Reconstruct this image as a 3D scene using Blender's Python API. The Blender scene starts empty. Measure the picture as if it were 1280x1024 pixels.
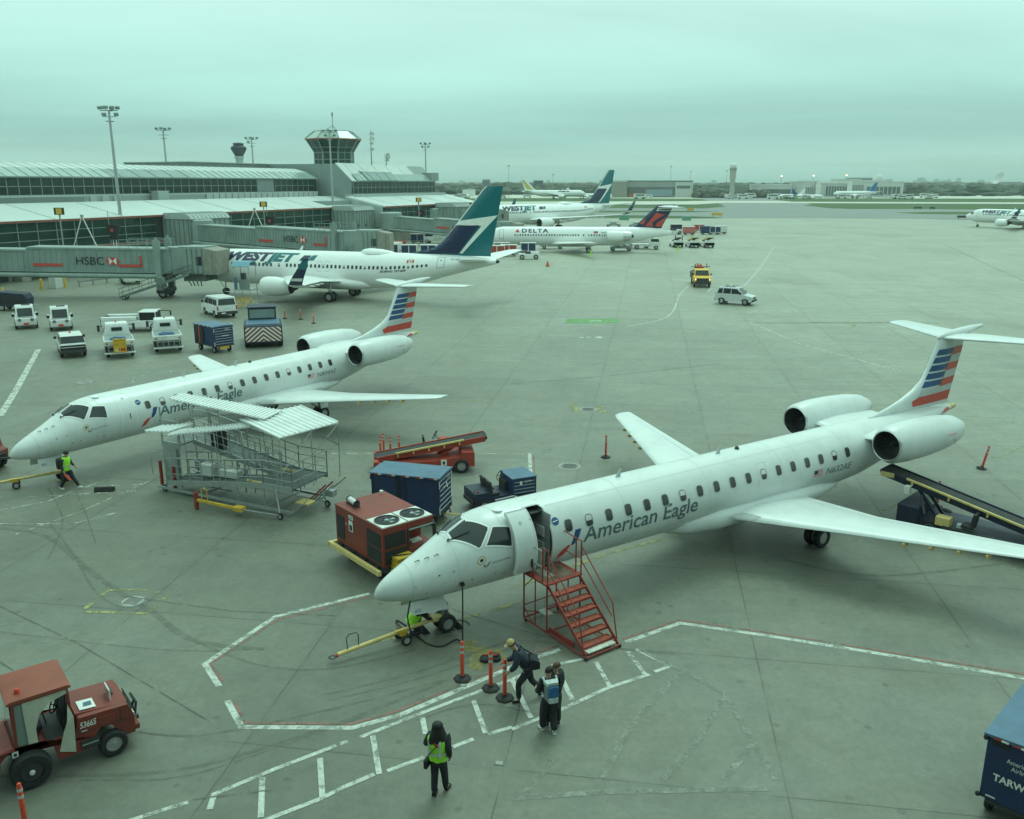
import bpy, bmesh, math, random
from mathutils import Vector, Matrix
R = math.radians
random.seed(7)
scn = bpy.context.scene
# ---------------------------------------------------------------- camera
FPX, PITCH, EYE = 1087.95, R(14.582), 12.803
cam = bpy.data.objects.new('camera', bpy.data.cameras.new('camera'))
scn.collection.objects.link(cam)
cam.location = (0, 0, EYE)
cam.rotation_euler = (R(90) - PITCH, 0, 0)
cam.data.sensor_fit = 'HORIZONTAL'
cam.data.sensor_width = 36
cam.data.lens = 36 * FPX / 1280
cam.data.clip_start = 0.3
cam.data.clip_end = 30000
scn.camera = cam
scn.render.resolution_x, scn.render.resolution_y = 1024, 819
# ---------------------------------------------------------------- sky
SUN_EL, SUN_AZ = R(60), R(20)
w = bpy.data.worlds.new('World'); scn.world = w; w.use_nodes = True
nt = w.node_tree; nt.nodes.clear()
def wn(t, **k):
    n = nt.nodes.new(t)
    for a, v in k.items(): setattr(n, a, v)
    return n
out = wn('ShaderNodeOutputWorld')
sky = wn('ShaderNodeTexSky', sky_type='NISHITA', sun_disc=False, sun_elevation=SUN_EL, sun_rotation=SUN_AZ)
tc = wn('ShaderNodeTexCoord'); sep = wn('ShaderNodeSeparateXYZ')
nt.links.new(tc.outputs['Generated'], sep.inputs[0])
ramp = wn('ShaderNodeValToRGB')
nt.links.new(sep.outputs['Z'], ramp.inputs['Fac'])
cr = ramp.color_ramp
cr.elements[0].position = 0.0;  cr.elements[0].color = (0.40, 0.71, 0.62, 1)
cr.elements[1].position = 1.0;  cr.elements[1].color = (0.88, 1.36, 1.18, 1)
for p, c in ((0.022, (0.42, 0.72, 0.62, 1)), (0.05, (0.36, 0.66, 0.59, 1)), (0.10, (0.475, 0.85, 0.755, 1)), (0.15, (0.555, 0.93, 0.83, 1)), (0.20, (0.63, 0.98, 0.88, 1)), (0.45, (0.76, 1.18, 1.03, 1))):
    e = cr.elements.new(p); e.color = c
# layered overcast: stretched noise, planar projection of the cloud deck
zc = wn('ShaderNodeMath', operation='MAXIMUM'); zc.inputs[1].default_value = 0.015
nt.links.new(sep.outputs['Z'], zc.inputs[0])
zp = wn('ShaderNodeMath', operation='ADD'); zp.inputs[1].default_value = 0.07
nt.links.new(zc.outputs[0], zp.inputs[0])
dv = wn('ShaderNodeVectorMath', operation='DIVIDE')
cmb = wn('ShaderNodeCombineXYZ')
for k in ('X', 'Y', 'Z'): nt.links.new(zp.outputs[0], cmb.inputs[k])
nt.links.new(tc.outputs['Generated'], dv.inputs[0]); nt.links.new(cmb.outputs[0], dv.inputs[1])
mp = wn('ShaderNodeMapping'); mp.inputs['Scale'].default_value = (0.22, 0.36, 0.0); mp.inputs['Rotation'].default_value = (0, 0, R(8)); mp.inputs['Location'].default_value = (1.7, 0.35, 0)
nt.links.new(dv.outputs[0], mp.inputs['Vector'])
n1 = wn('ShaderNodeTexNoise'); n1.inputs['Scale'].default_value = 1.3; n1.inputs['Detail'].default_value = 6; n1.inputs['Roughness'].default_value = 0.5; n1.inputs['Distortion'].default_value = 0.4
nt.links.new(mp.outputs[0], n1.inputs['Vector'])
mr = wn('ShaderNodeMapRange'); mr.inputs['From Min'].default_value = 0.3; mr.inputs['From Max'].default_value = 0.7; mr.inputs['To Min'].default_value = 0.90; mr.inputs['To Max'].default_value = 1.10
nt.links.new(n1.outputs['Fac'], mr.inputs['Value'])
mul = wn('ShaderNodeVectorMath', operation='MULTIPLY')
nt.links.new(ramp.outputs['Color'], mul.inputs[0]); nt.links.new(mr.outputs[0], mul.inputs[1])
bg1 = wn('ShaderNodeBackground'); bg1.inputs['Strength'].default_value = 1.0
nt.links.new(mul.outputs[0], bg1.inputs['Color'])
bg2 = wn('ShaderNodeBackground'); bg2.inputs['Strength'].default_value = 0.06
nt.links.new(sky.outputs[0], bg2.inputs['Color'])
mx = wn('ShaderNodeMixShader'); mx.inputs[0].default_value = 0.06
nt.links.new(bg1.outputs[0], mx.inputs[1]); nt.links.new(bg2.outputs[0], mx.inputs[2]); nt.links.new(mx.outputs[0], out.inputs['Surface'])
# ---------------------------------------------------------------- sun (overcast: weak and very soft)
sl = bpy.data.lights.new('sun', 'SUN'); sl.energy = 1.1; sl.angle = R(24); sl.color = (0.70, 1.0, 0.86)
so = bpy.data.objects.new('sun', sl); scn.collection.objects.link(so)
so.rotation_euler = (R(90) - SUN_EL, 0, R(180) - SUN_AZ + R(0))
scn.view_settings.view_transform = 'Standard'
scn.view_settings.look = 'None'
scn.view_settings.exposure = 0.0
scn.view_settings.gamma = 1

# ---------------------------------------------------------------- helpers
def at(px, py, z=0.0):
    """ground position seen at a photograph pixel"""
    u = (px - 640) / FPX; v = -(py - 512) / FPX
    r = Vector((u, math.cos(PITCH) + v * math.sin(PITCH), -math.sin(PITCH) + v * math.cos(PITCH)))
    t = (z - EYE) / r.z
    return Vector((0, 0, EYE)) + r * t

_M = {}
def mat(name, rgb, rough=0.5, metal=0.0, var=0.08, scale=3.0, bump=0.0, dirt=0.0, coat=0.0, emit=None, dscale=1.2):
    if name in _M: return _M[name]
    m = bpy.data.materials.new(name); m.use_nodes = True; _M[name] = m
    t = m.node_tree; b = t.nodes['Principled BSDF']; L = t.links.new
    b.inputs['Roughness'].default_value = rough; b.inputs['Metallic'].default_value = metal
    if coat: b.inputs['Coat Weight'].default_value = coat; b.inputs['Coat Roughness'].default_value = 0.15
    if emit:
        b.inputs['Emission Color'].default_value = (*rgb, 1); b.inputs['Emission Strength'].default_value = emit
    c = t.nodes.new('ShaderNodeTexCoord')
    n = t.nodes.new('ShaderNodeTexNoise'); n.inputs['Scale'].default_value = scale; n.inputs['Detail'].default_value = 5
    L(c.outputs['Object'], n.inputs['Vector'])
    rg = t.nodes.new('ShaderNodeMapRange'); rg.inputs['From Min'].default_value = .3; rg.inputs['From Max'].default_value = .7
    rg.inputs['To Min'].default_value = 1 - var; rg.inputs['To Max'].default_value = 1 + var
    L(n.outputs['Fac'], rg.inputs['Value'])
    mm = t.nodes.new('ShaderNodeVectorMath'); mm.operation = 'MULTIPLY'; mm.inputs[0].default_value = rgb
    L(rg.outputs[0], mm.inputs[1]); last = mm.outputs[0]
    if dirt:
        n2 = t.nodes.new('ShaderNodeTexNoise'); n2.inputs['Scale'].default_value = dscale; n2.inputs['Detail'].default_value = 8; n2.inputs['Roughness'].default_value = .7
        mpp = t.nodes.new('ShaderNodeMapping'); mpp.inputs['Scale'].default_value = (1, 1, 0.35); mpp.inputs['Location'].default_value = (3, 7, 1)
        L(c.outputs['Object'], mpp.inputs[0]); L(mpp.outputs[0], n2.inputs['Vector'])
        r2 = t.nodes.new('ShaderNodeMapRange'); r2.inputs['From Min'].default_value = .48; r2.inputs['From Max'].default_value = .75
        r2.inputs['To Min'].default_value = 0; r2.inputs['To Max'].default_value = dirt
        L(n2.outputs['Fac'], r2.inputs['Value'])
        mi = t.nodes.new('ShaderNodeMix'); mi.data_type = 'RGBA'
        L(r2.outputs[0], mi.inputs['Factor']); L(last, mi.inputs['A']); mi.inputs['B'].default_value = (.07, .062, .05, 1)
        last = mi.outputs['Result']
        r3 = t.nodes.new('ShaderNodeMapRange'); r3.inputs['To Min'].default_value = rough; r3.inputs['To Max'].default_value = min(1, rough + .3)
        L(n2.outputs['Fac'], r3.inputs['Value']); L(r3.outputs[0], b.inputs['Roughness'])
    L(last, b.inputs['Base Color'])
    if bump:
        bp = t.nodes.new('ShaderNodeBump'); bp.inputs['Strength'].default_value = bump; bp.inputs['Distance'].default_value = .02
        n3 = t.nodes.new('ShaderNodeTexNoise'); n3.inputs['Scale'].default_value = scale * 6; n3.inputs['Detail'].default_value = 4
        L(c.outputs['Object'], n3.inputs['Vector']); L(n3.outputs['Fac'], bp.inputs['Height']); L(bp.outputs[0], b.inputs['Normal'])
    return m

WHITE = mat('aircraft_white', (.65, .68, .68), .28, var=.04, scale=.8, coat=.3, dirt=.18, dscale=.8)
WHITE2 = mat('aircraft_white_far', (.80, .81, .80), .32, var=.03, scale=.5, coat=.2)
OFFW = mat('offwhite_paint', (.66, .67, .64), .45, var=.06, dirt=.35)
VANW = mat('vehicle_white', (.74, .75, .74), .3, var=.03, dirt=.12, coat=.4)
BLK = mat('black_rubber', (.022, .022, .024), .75, var=.25, scale=9)
DARK = mat('dark_metal', (.06, .062, .065), .5, .4, var=.2, dirt=.3)
STEEL = mat('galvanised_steel', (.40, .42, .42), .42, .55, var=.12, scale=6, dirt=.25)
ALU = mat('bare_aluminium', (.58, .60, .60), .3, .8, var=.08)
RIM = mat('wheel_rim', (.42, .43, .42), .45, .3, var=.15, dirt=.5)
GLASS = mat('dark_glass', (.022, .030, .032), .14, var=.3, scale=.7)
SMOKE = mat('cabin_glass', (.050, .052, .046), .22, var=.4, scale=2)
CLEAR = mat('grey_glass', (.20, .26, .25), .12, var=.25, scale=.5, coat=.6)
REDP = mat('red_paint', (.225, .036, .024), .42, var=.14, scale=1.6, dirt=.5)
REDB = mat('bright_red_paint', (.36, .05, .03), .45, var=.12, scale=2.5, dirt=.25)
REDST = mat('stair_red', (.30, .040, .028), .5, var=.18, scale=5, dirt=.4)
ORANGE = mat('safety_orange', (.62, .07, .03), .55, var=.08, scale=5, dirt=.15)
YEL = mat('safety_yellow', (.68, .42, .04), .45, var=.12, scale=4, dirt=.45)
YEL2 = mat('pale_yellow', (.70, .53, .21), .5, var=.1, scale=4, dirt=.3)
BLUE = mat('cart_blue', (.014, .032, .092), .45, var=.15, scale=2, dirt=.25)
BLUET = mat('cart_roof_blue', (.075, .15, .235), .38, var=.15, scale=1.5, dirt=.25)
NAVY = mat('navy_paint', (.014, .022, .05), .4, var=.15, scale=2, dirt=.3)
TEAL = mat('tail_teal', (.0, .13, .15), .3, var=.04, scale=.4, coat=.4)
WJN = mat('tail_navy', (.012, .02, .07), .3, var=.05, scale=.4, coat=.4)
AAR = mat('tail_red', (.62, .06, .04), .35, var=.03)
AAB = mat('tail_blue', (.012, .07, .20), .35, var=.25, scale=1.6)
AAG = mat('tail_silver', (.52, .54, .54), .35, var=.04)
TXT = mat('lettering_slate', (.10, .14, .16), .5, var=.05)
TXTW = mat('lettering_white', (.75, .75, .72), .5, var=.05)
TXTK = mat('lettering_black', (.02, .022, .03), .5, var=.05)
BELT = mat('conveyor_belt', (.035, .037, .037), .8, var=.3, scale=4)
HIVIS = mat('hivis_lime', (.36, .82, .04), .6, var=.12, scale=5)
REFL = mat('reflective_tape', (.5, .52, .52), .3, var=.05)
SKIN = mat('skin', (.50, .30, .21), .55, var=.05)
CLOTH = mat('dark_cloth', (.022, .024, .03), .85, var=.3, scale=7, bump=.3)
NCLOTH = mat('navy_cloth', (.025, .035, .055), .85, var=.3, scale=6, bump=.3)
HAIR = mat('dark_hair', (.012, .010, .009), .6, var=.3, scale=20)
SEAT = mat('seat_vinyl', (.03, .03, .032), .6, var=.2)
JET = mat('jetbridge_green', (.25, .31, .29), .5, var=.1, scale=.5, dirt=.35, dscale=.6)
JETD = mat('jetbridge_dark', (.14, .175, .16), .5, var=.12, scale=.6, dirt=.35)
SIGNR = mat('sign_red', (.55, .07, .05), .45, var=.05)
CANVAS = mat('grey_canvas', (.28, .27, .23), .8, var=.15, scale=2, bump=.3, dirt=.3)

class MB:
    def __init__(s): s.v = []; s.f = []; s.mi = []; s.ms = []; s.T = None
    def _m(s, m):
        if m not in s.ms: s.ms.append(m)
        return s.ms.index(m)
    def add(s, vs, fs, m):
        o = len(s.v)
        if s.T is not None: vs = [s.T @ Vector(v) for v in vs]
        s.v += [tuple(v) for v in vs]; k = s._m(m)
        for f in fs: s.f.append(tuple(i + o for i in f)); s.mi.append(k)
        return s
    def bx(s, x0, x1, y0, y1, z0, z1, m):
        vs = [(x, y, z) for z in (z0, z1) for y in (y0, y1) for x in (x0, x1)]
        return s.add(vs, [(0, 2, 3, 1), (4, 5, 7, 6), (0, 1, 5, 4), (2, 6, 7, 3), (0, 4, 6, 2), (1, 3, 7, 5)], m)
    def ob(s, p, q, w, h, m, up=(0, 0, 1)):
        """oriented bar from p to q, w wide, h tall (centred)"""
        p, q = Vector(p), Vector(q); d = (q - p).normalized(); u = Vector(up)
        l = d.cross(u)
        if l.length < 1e-4: l = d.cross(Vector((1, 0, 0)))
        l.normalize(); u = l.cross(d); vs = []
        for e in (p, q):
            for a, b in ((-1, -1), (1, -1), (1, 1), (-1, 1)): vs.append(e + l * a * w / 2 + u * b * h / 2)
        return s.add(vs, [(0, 1, 2, 3), (7, 6, 5, 4), (0, 4, 5, 1), (1, 5, 6, 2), (2, 6, 7, 3), (3, 7, 4, 0)], m)
    def prism(s, poly, ax, a0, a1, m, m2=None):
        """poly in the two other axes, extruded along ax"""
        def P(p, a):
            return {'x': (a, p[0], p[1]), 'y': (p[0], a, p[1]), 'z': (p[0], p[1], a)}[ax]
        n = len(poly); vs = [P(p, a0) for p in poly] + [P(p, a1) for p in poly]
        s.add(vs, [(i, (i + 1) % n, n + (i + 1) % n, n + i) for i in range(n)], m)
        return s.add(vs, [tuple(range(n)), tuple(range(2 * n - 1, n - 1, -1))], m2 or m)
    def ring(s, rings, m, caps=True, closed=True):
        n = len(rings[0]); vs = [p for r in rings for p in r]; fs = []
        for k in range(len(rings) - 1):
            for i in range(n if closed else n - 1):
                j = (i + 1) % n; fs.append((k * n + i, k * n + j, (k + 1) * n + j, (k + 1) * n + i))
        if caps: fs += [tuple(range(n)), tuple(range((len(rings) - 1) * n, len(rings) * n))]
        return s.add(vs, fs, m)
    def lathe(s, prof, o, ax, m, n=20, caps=True):
        o = Vector(o); ax = Vector(ax).normalized()
        u = ax.cross(Vector((0, 0, 1)));  u = Vector((1, 0, 0)) if u.length < 1e-4 else u.normalized()
        v = ax.cross(u)
        return s.ring([[o + ax * h + (u * math.cos(2 * math.pi * i / n) + v * math.sin(2 * math.pi * i / n)) * r for i in range(n)] for r, h in prof], m, caps)
    def tube(s, p, q, r, m, n=8, r2=None):
        p, q = Vector(p), Vector(q)
        return s.lathe([(r, 0), (r if r2 is None else r2, (q - p).length)], p, q - p, m, n)
    def path(s, pts, r, m, n=6, closed=False):
        pts = [Vector(p) for p in pts]; rings = []; prev = None
        for i, p in enumerate(pts):
            a = pts[max(i - 1, 0)]; b = pts[min(i + 1, len(pts) - 1)]
            d = (b - a).normalized()
            if prev is None:
                u = d.cross(Vector((0, 0, 1)));  u = Vector((1, 0, 0)) if u.length < 1e-3 else u.normalized()
            else: u = (prev - d * prev.dot(d)).normalized()
            prev = u; v = d.cross(u)
            rings.append([p + (u * math.cos(2 * math.pi * k / n) + v * math.sin(2 * math.pi * k / n)) * r for k in range(n)])
        return s.ring(rings, m)
    def sphere(s, c, r, m, n=12, sz=1.0):
        c = Vector(c); pr = [(max(r * math.sin(math.pi * k / (n // 2 + 2)), .001), -r * sz * math.cos(math.pi * k / (n // 2 + 2))) for k in range(n // 2 + 3)]
        return s.lathe(pr, c, (0, 0, 1), m, n)
    def split(s, name, parent=None, **k):
        """one object per connected piece"""
        r = list(range(len(s.v)))
        def fd(i):
            while r[i] != i: r[i] = r[r[i]]; i = r[i]
            return i
        for f in s.f:
            for j in f[1:]: r[fd(j)] = fd(f[0])
        g = {}
        for f, m in zip(s.f, s.mi): g.setdefault(fd(f[0]), []).append((f, m))
        for fs in g.values():
            ids = sorted({i for f, m in fs for i in f}); mp_ = {i: n for n, i in enumerate(ids)}; q = MB(); q.v = [s.v[i] for i in ids]; q.ms = list(s.ms)
            for f, m in fs: q.f.append(tuple(mp_[i] for i in f)); q.mi.append(m)
            o = q.obj(name, parent, **k)
        return o
    def obj(s, name, parent=None, smooth=True, bevel=0.0, ang=38, label=None):
        me = bpy.data.meshes.new(name); me.from_pydata(s.v, [], s.f)
        for m in s.ms: me.materials.append(m)
        for p, k in zip(me.polygons, s.mi): p.material_index = k
        bm = bmesh.new(); bm.from_mesh(me)
        bmesh.ops.recalc_face_normals(bm, faces=bm.faces)
        if smooth:
            for f in bm.faces: f.smooth = True
            for e in bm.edges:
                if len(e.link_faces) != 2 or e.calc_face_angle(0) > R(ang): e.smooth = False
        bm.to_mesh(me); bm.free()
        o = bpy.data.objects.new(name, me); scn.collection.objects.link(o)
        if parent: o.parent = parent
        if bevel:
            b = o.modifiers.new('bevel', 'BEVEL'); b.width = bevel; b.segments = 2; b.limit_method = 'ANGLE'; b.angle_limit = R(40); b.harden_normals = False
        if label: o['label'] = label
        return o

def thing(name, label, cat, loc=(0, 0, 0), rz=0.0, group=None):
    o = bpy.data.objects.new(name, None); scn.collection.objects.link(o)
    o.empty_display_size = .3
    o.location = loc; o.rotation_euler = (0, 0, rz); o['label'] = label; o['category'] = cat
    if group: o['group'] = group
    return o
def tag(o, label, cat, group=None):
    o['label'] = label; o['category'] = cat
    if group: o['group'] = group
    return o
def struct(o, kind='structure'):
    o['kind'] = kind; return o
def dup(root, loc, rz, label=None, group=None, cat=None):
    r = root.copy(); scn.collection.objects.link(r); r.location = loc; r.rotation_euler = (0, 0, rz)
    if label: r['label'] = label
    if group: r['group'] = group
    def rec(a, b):
        for ch in list(a.children):
            if ch.get('_skip'): continue
            c = ch.copy(); scn.collection.objects.link(c); c.parent = b; rec(ch, c)
    rec(root, r)
    return r

def text_mesh(s, size=1.0, shear=0.0, bold=0.0, sx=1.0, track=1.0):
    """2D vertices and faces of a word, baseline at v=0, starting at u=0"""
    cu = bpy.data.curves.new('t', 'FONT'); cu.body = s; cu.size = size; cu.shear = shear; cu.offset = bold; cu.resolution_u = 3; cu.space_character = track
    o = bpy.data.objects.new('t', cu); scn.collection.objects.link(o)
    dg = bpy.context.evaluated_depsgraph_get(); me = bpy.data.meshes.new_from_object(o.evaluated_get(dg))
    vs = [(v.co.x * sx, v.co.y) for v in me.vertices]; fs = [tuple(p.vertices) for p in me.polygons]
    bpy.data.objects.remove(o); bpy.data.curves.remove(cu); bpy.data.meshes.remove(me)
    u0 = min(v[0] for v in vs); vs = [(u - u0, v) for u, v in vs]
    return vs, fs
def text_fit(s, width, height=None, **k):
    vs, fs = text_mesh(s, **k); W = max(v[0] for v in vs); 
    H = max(v[1] for v in vs)
    sc = width / W; sv = sc if height is None else height / H
    return [(u * sc, v * sv) for u, v in vs], fs
def flat_text(b, s, width, o, ux, vx, m, height=None, **k):
    """add a word to MB b lying on a plane: origin o, direction ux, up vx"""
    vs, fs = text_fit(s, width, height, **k); o, ux, vx = Vector(o), Vector(ux).normalized(), Vector(vx).normalized()
    b.add([o + ux * u + vx * v for u, v in vs], fs, m)
def split2d(vs, fs, du, dv):
    bm = bmesh.new(); bv = [bm.verts.new((u, v, 0)) for u, v in vs]
    for f in fs:
        try: bm.faces.new([bv[i] for i in f])
        except ValueError: pass
    bmesh.ops.triangulate(bm, faces=[f for f in bm.faces if len(f.verts) > 4])
    us = [v[0] for v in vs]; ws = [v[1] for v in vs]
    for d, lo, hi, no in ((du, min(us), max(us), (1, 0, 0)), (dv, min(ws), max(ws), (0, 1, 0))):
        k = math.floor(lo / d) + 1
        while k * d < hi:
            c = (k * d, 0, 0) if no[0] else (0, k * d, 0)
            bmesh.ops.bisect_plane(bm, geom=bm.verts[:] + bm.edges[:] + bm.faces[:], plane_co=c, plane_no=no, dist=1e-5); k += 1
    bm.verts.index_update()
    r = [(v.co.x, v.co.y) for v in bm.verts], [tuple(v.index for v in f.verts) for f in bm.faces]
    bm.free(); return r
def rrect(w, h, r, n=4):
    p = []
    for cx, cy, a0 in ((w / 2 - r, h / 2 - r, 0), (-w / 2 + r, h / 2 - r, 90), (-w / 2 + r, -h / 2 + r, 180), (w / 2 - r, -h / 2 + r, 270)):
        for k in range(n + 1):
            a = R(a0 + 90 * k / n); p.append((cx + r * math.cos(a), cy + r * math.sin(a)))
    return p
def rring(w, h, r, t, n=4):
    a, b = rrect(w, h, r, n), rrect(w - 2 * t, h - 2 * t, max(r - t, .005), n); N = len(a)
    return a + b, [(i, (i + 1) % N, N + (i + 1) % N, N + i) for i in range(N)]
# ================================================================ ground
def ground_mat(name, base, joints=True, stain=.5, zone=False):
    m = bpy.data.materials.new(name); m.use_nodes = True; t = m.node_tree; L = t.links.new; b = t.nodes['Principled BSDF']
    b.inputs['Roughness'].default_value = .52
    def N(ty, **k):
        n = t.nodes.new(ty)
        for a, v in k.items(): setattr(n, a, v)
        return n
    def math_(op, a, b_=None, cl=False):
        n = N('ShaderNodeMath', operation=op, use_clamp=cl)
        for i, x in enumerate((a, b_)):
            if x is None: continue
            if isinstance(x, (int, float)): n.inputs[i].default_value = x
            else: L(x, n.inputs[i])
        return n.outputs[0]
    def rng(v, a, b_, c, d, sm=False):
        n = N('ShaderNodeMapRange');
        if sm: n.interpolation_type = 'SMOOTHSTEP'
        L(v, n.inputs['Value'])
        for k, x in zip(('From Min', 'From Max', 'To Min', 'To Max'), (a, b_, c, d)): n.inputs[k].default_value = x
        return n.outputs[0]
    c = N('ShaderNodeTexCoord').outputs['Object']
    def noise(scale, det=4, rough=.55, sc=(1, 1, 1), rot=0, dist=0):
        mp = N('ShaderNodeMapping'); mp.inputs['Scale'].default_value = sc; mp.inputs['Rotation'].default_value = (0, 0, rot); L(c, mp.inputs[0])
        n = N('ShaderNodeTexNoise'); n.inputs['Scale'].default_value = scale; n.inputs['Detail'].default_value = det; n.inputs['Roughness'].default_value = rough; n.inputs['Distortion'].default_value = dist
        L(mp.outputs[0], n.inputs['Vector']); return n.outputs['Fac']
    f = math_('MULTIPLY', rng(noise(.05, 3), .3, .7, .90, 1.09), rng(noise(.45, 6, .65), .3, .7, .90, 1.10))
    f = math_('MULTIPLY', f, rng(noise(5, 8, .8), .3, .7, .83, 1.15))
    f = math_('MULTIPLY', f, rng(noise(1.6, 7, .7, dist=.5), .3, .7, .87, 1.11))
    f = math_('MULTIPLY', f, rng(noise(45, 3, .7), .3, .7, .93, 1.07))
    f = math_('MULTIPLY', f, rng(noise(.6, 4, .6, (.10, 1.6, 1), R(-22)), .3, .7, .94, 1.06))
    # oily drips and blotches
    v = N('ShaderNodeTexNoise'); v.inputs['Scale'].default_value = 1.4; v.inputs['Detail'].default_value = 9; v.inputs['Roughness'].default_value = .72; L(c, v.inputs['Vector'])
    f = math_('MULTIPLY', f, rng(v.outputs['Fac'], .57, .72, 1, 1 - stain * .45, True))
    vo = N('ShaderNodeTexVoronoi'); vo.inputs['Scale'].default_value = 1.1; vo.inputs['Randomness'].default_value = 1; L(c, vo.inputs['Vector'])
    wob = math_('ADD', vo.outputs['Distance'], math_('MULTIPLY', noise(9, 4, .7), .16))
    sp = rng(wob, .15, .215, 1 - stain * .62, 1, True)
    gate = rng(noise(.22, 3), .42, .54, 0, 1, True)
    sp = math_('ADD', math_('MULTIPLY', sp, gate), math_('SUBTRACT', 1, gate))
    f = math_('MULTIPLY', f, sp)
    # large darkened stand areas where aircraft are parked (rubber, oil), long streaks
    f = math_('MULTIPLY', f, rng(noise(.085, 5, .6, (1, .6, 1), R(33)), .5, .68, 1, 1 - stain * .30, True))
    if zone:   # tone ramp with wavering edge: darker near and left, paler far and right
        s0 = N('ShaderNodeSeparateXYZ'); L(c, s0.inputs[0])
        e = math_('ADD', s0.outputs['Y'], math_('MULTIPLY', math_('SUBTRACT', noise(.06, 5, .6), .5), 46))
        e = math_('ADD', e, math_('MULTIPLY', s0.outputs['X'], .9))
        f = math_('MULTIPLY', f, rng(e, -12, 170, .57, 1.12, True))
    if joints:
        sx = N('ShaderNodeSeparateXYZ'); mp = N('ShaderNodeMapping'); mp.inputs['Rotation'].default_value = (0, 0, R(8.7)); L(c, mp.inputs[0]); L(mp.outputs[0], sx.inputs[0])
        U = sx.outputs['X']; V = sx.outputs['Y']
        uu = math_('DIVIDE', math_('SUBTRACT', U, 3.45), 6.2); vv = math_('DIVIDE', math_('SUBTRACT', V, 16.75), 5.7)
        wj = math_('MULTIPLY', math_('SUBTRACT', noise(3, 3), .5), .006)
        for q, sz in ((uu, 6.2), (vv, 5.7)):
            fr = math_('FRACT', math_('ADD', math_('ADD', q, 100.5), wj)); d = math_('MULTIPLY', math_('ABSOLUTE', math_('SUBTRACT', fr, .5)), sz)
            line = rng(d, .010, .028, .50, 1, True)
            sm = rng(d, .0, .28, .955, 1, True)
            g = rng(noise(.5, 2), .35, .55, .1, 1)
            f = math_('MULTIPLY', f, math_('SUBTRACT', 1, math_('MULTIPLY', math_('SUBTRACT', 1, line), g)))
            f = math_('MULTIPLY', f, sm)
        wn_ = N('ShaderNodeTexWhiteNoise', noise_dimensions='2D'); cb = N('ShaderNodeCombineXYZ')
        L(math_('FLOOR', math_('ADD', uu, 100)), cb.inputs[0]); L(math_('FLOOR', math_('ADD', vv, 100)), cb.inputs[1]); L(cb.outputs[0], wn_.inputs['Vector'])
        f = math_('MULTIPLY', f, rng(wn_.outputs['Value'], 0, 1, .94, 1.05))
    mm = N('ShaderNodeVectorMath', operation='MULTIPLY'); mm.inputs[0].default_value = base; L(f, mm.inputs[1])
    hue = N('ShaderNodeMix', data_type='RGBA'); L(rng(noise(.3, 5), .4, .7, 0, .35), hue.inputs['Factor']); L(mm.outputs[0], hue.inputs['A'])
    m2 = N('ShaderNodeVectorMath', operation='MULTIPLY'); L(mm.outputs[0], m2.inputs[0]); m2.inputs[1].default_value = (1.10, 1.0, .86); L(m2.outputs[0], hue.inputs['B'])
    L(hue.outputs['Result'], b.inputs['Base Color'])
    bp = N('ShaderNodeBump'); bp.inputs['Strength'].default_value = .35; bp.inputs['Distance'].default_value = .01
    L(noise(30, 5, .7), bp.inputs['Height']); L(bp.outputs[0], b.inputs['Normal'])
    return m
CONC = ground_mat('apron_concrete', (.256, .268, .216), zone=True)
FARC = ground_mat('runway_concrete', (.50, .49, .42), False, .15)
ASPH = ground_mat('taxiway_asphalt', (.155, .165, .155), False, .2)
GRASS = mat('grass_green', (.046, .092, .018), .95, var=.28, scale=.02)
LAND = mat('far_land', (.10, .115, .07), .95, var=.35, scale=.006)
def sheet(name, pts, z, m, kind='structure'):
    b = MB(); b.add([(p[0], p[1], z) for p in pts], [tuple(range(len(pts)))], m)
    o = b.obj(name, smooth=False); o['kind'] = kind; return o
sheet('ground', [(-9000, -600), (9000, -600), (9000, 14000), (-9000, 14000)], -.06, LAND)
A = lambda l: [at(*p) for p in l]
apron = [(-400, -60), (500, -60)] + [tuple(at(1500, 288)[:2])] + [tuple(at(x, y)[:2]) for x, y in ((1280, 276.5), (1140, 273.5), (985, 272.5), (820, 273.5), (560, 272))] + [(-400, 420)]
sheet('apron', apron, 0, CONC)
# asphalt taxiway across the far side, then grass islands and concrete strips laid on it
sheet('taxiway', A([(300, 272.2), (560, 271.8), (820, 273.2), (985, 272.2), (1140, 273.2), (1280, 276), (1500, 280), (1500, 261), (1060, 261.3), (1015, 256), (995, 247.3), (870, 247.3), (905, 256), (860, 259.5), (300, 259.5)]), -.03, ASPH)
sheet('runway', A([(300, 256.2), (870, 255.6), (905, 253.5), (960, 253.7), (1600, 256.2), (1600, 252.7), (970, 251.2), (900, 251.2), (300, 252.4)]), -.015, FARC)
sheet('taxiway', A([(300, 248.2), (1600, 251.3), (1600, 246.0), (1060, 243.6), (940, 243.2), (700, 243.4), (300, 244.5)]), -.045, FARC)
def grass(l, z=-.008):
    o = sheet('grass_verge', A(l), z, GRASS)
grass([(300, 252.2), (560, 252.2), (860, 251.6), (883, 250.2), (872, 248.4), (700, 247.6), (300, 248.4)])
grass([(300, 259.2), (560, 259.2), (880, 260.6), (908, 258.3), (900, 256.6), (870, 255.9), (560, 256.3), (300, 256.3)])
grass([(300, 266.0), (560, 266), (860, 265.4), (900, 264.6), (860, 263.6), (560, 263.2), (300, 263.2)])
grass([(300, 270.8), (560, 270.8), (860, 273.0), (905, 272.9), (890, 271.2), (850, 270.0), (760, 268.8), (300, 267.8)])
grass([(966, 249.6), (980, 247.9), (1280, 248.4), (1600, 249.0), (1600, 252.4), (1280, 253.1), (990, 252.2)])
grass([(1003, 256.6), (1022, 254.8), (1280, 255.4), (1600, 256.4), (1600, 264.6), (1280, 262.4), (1040, 260.6)])
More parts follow.
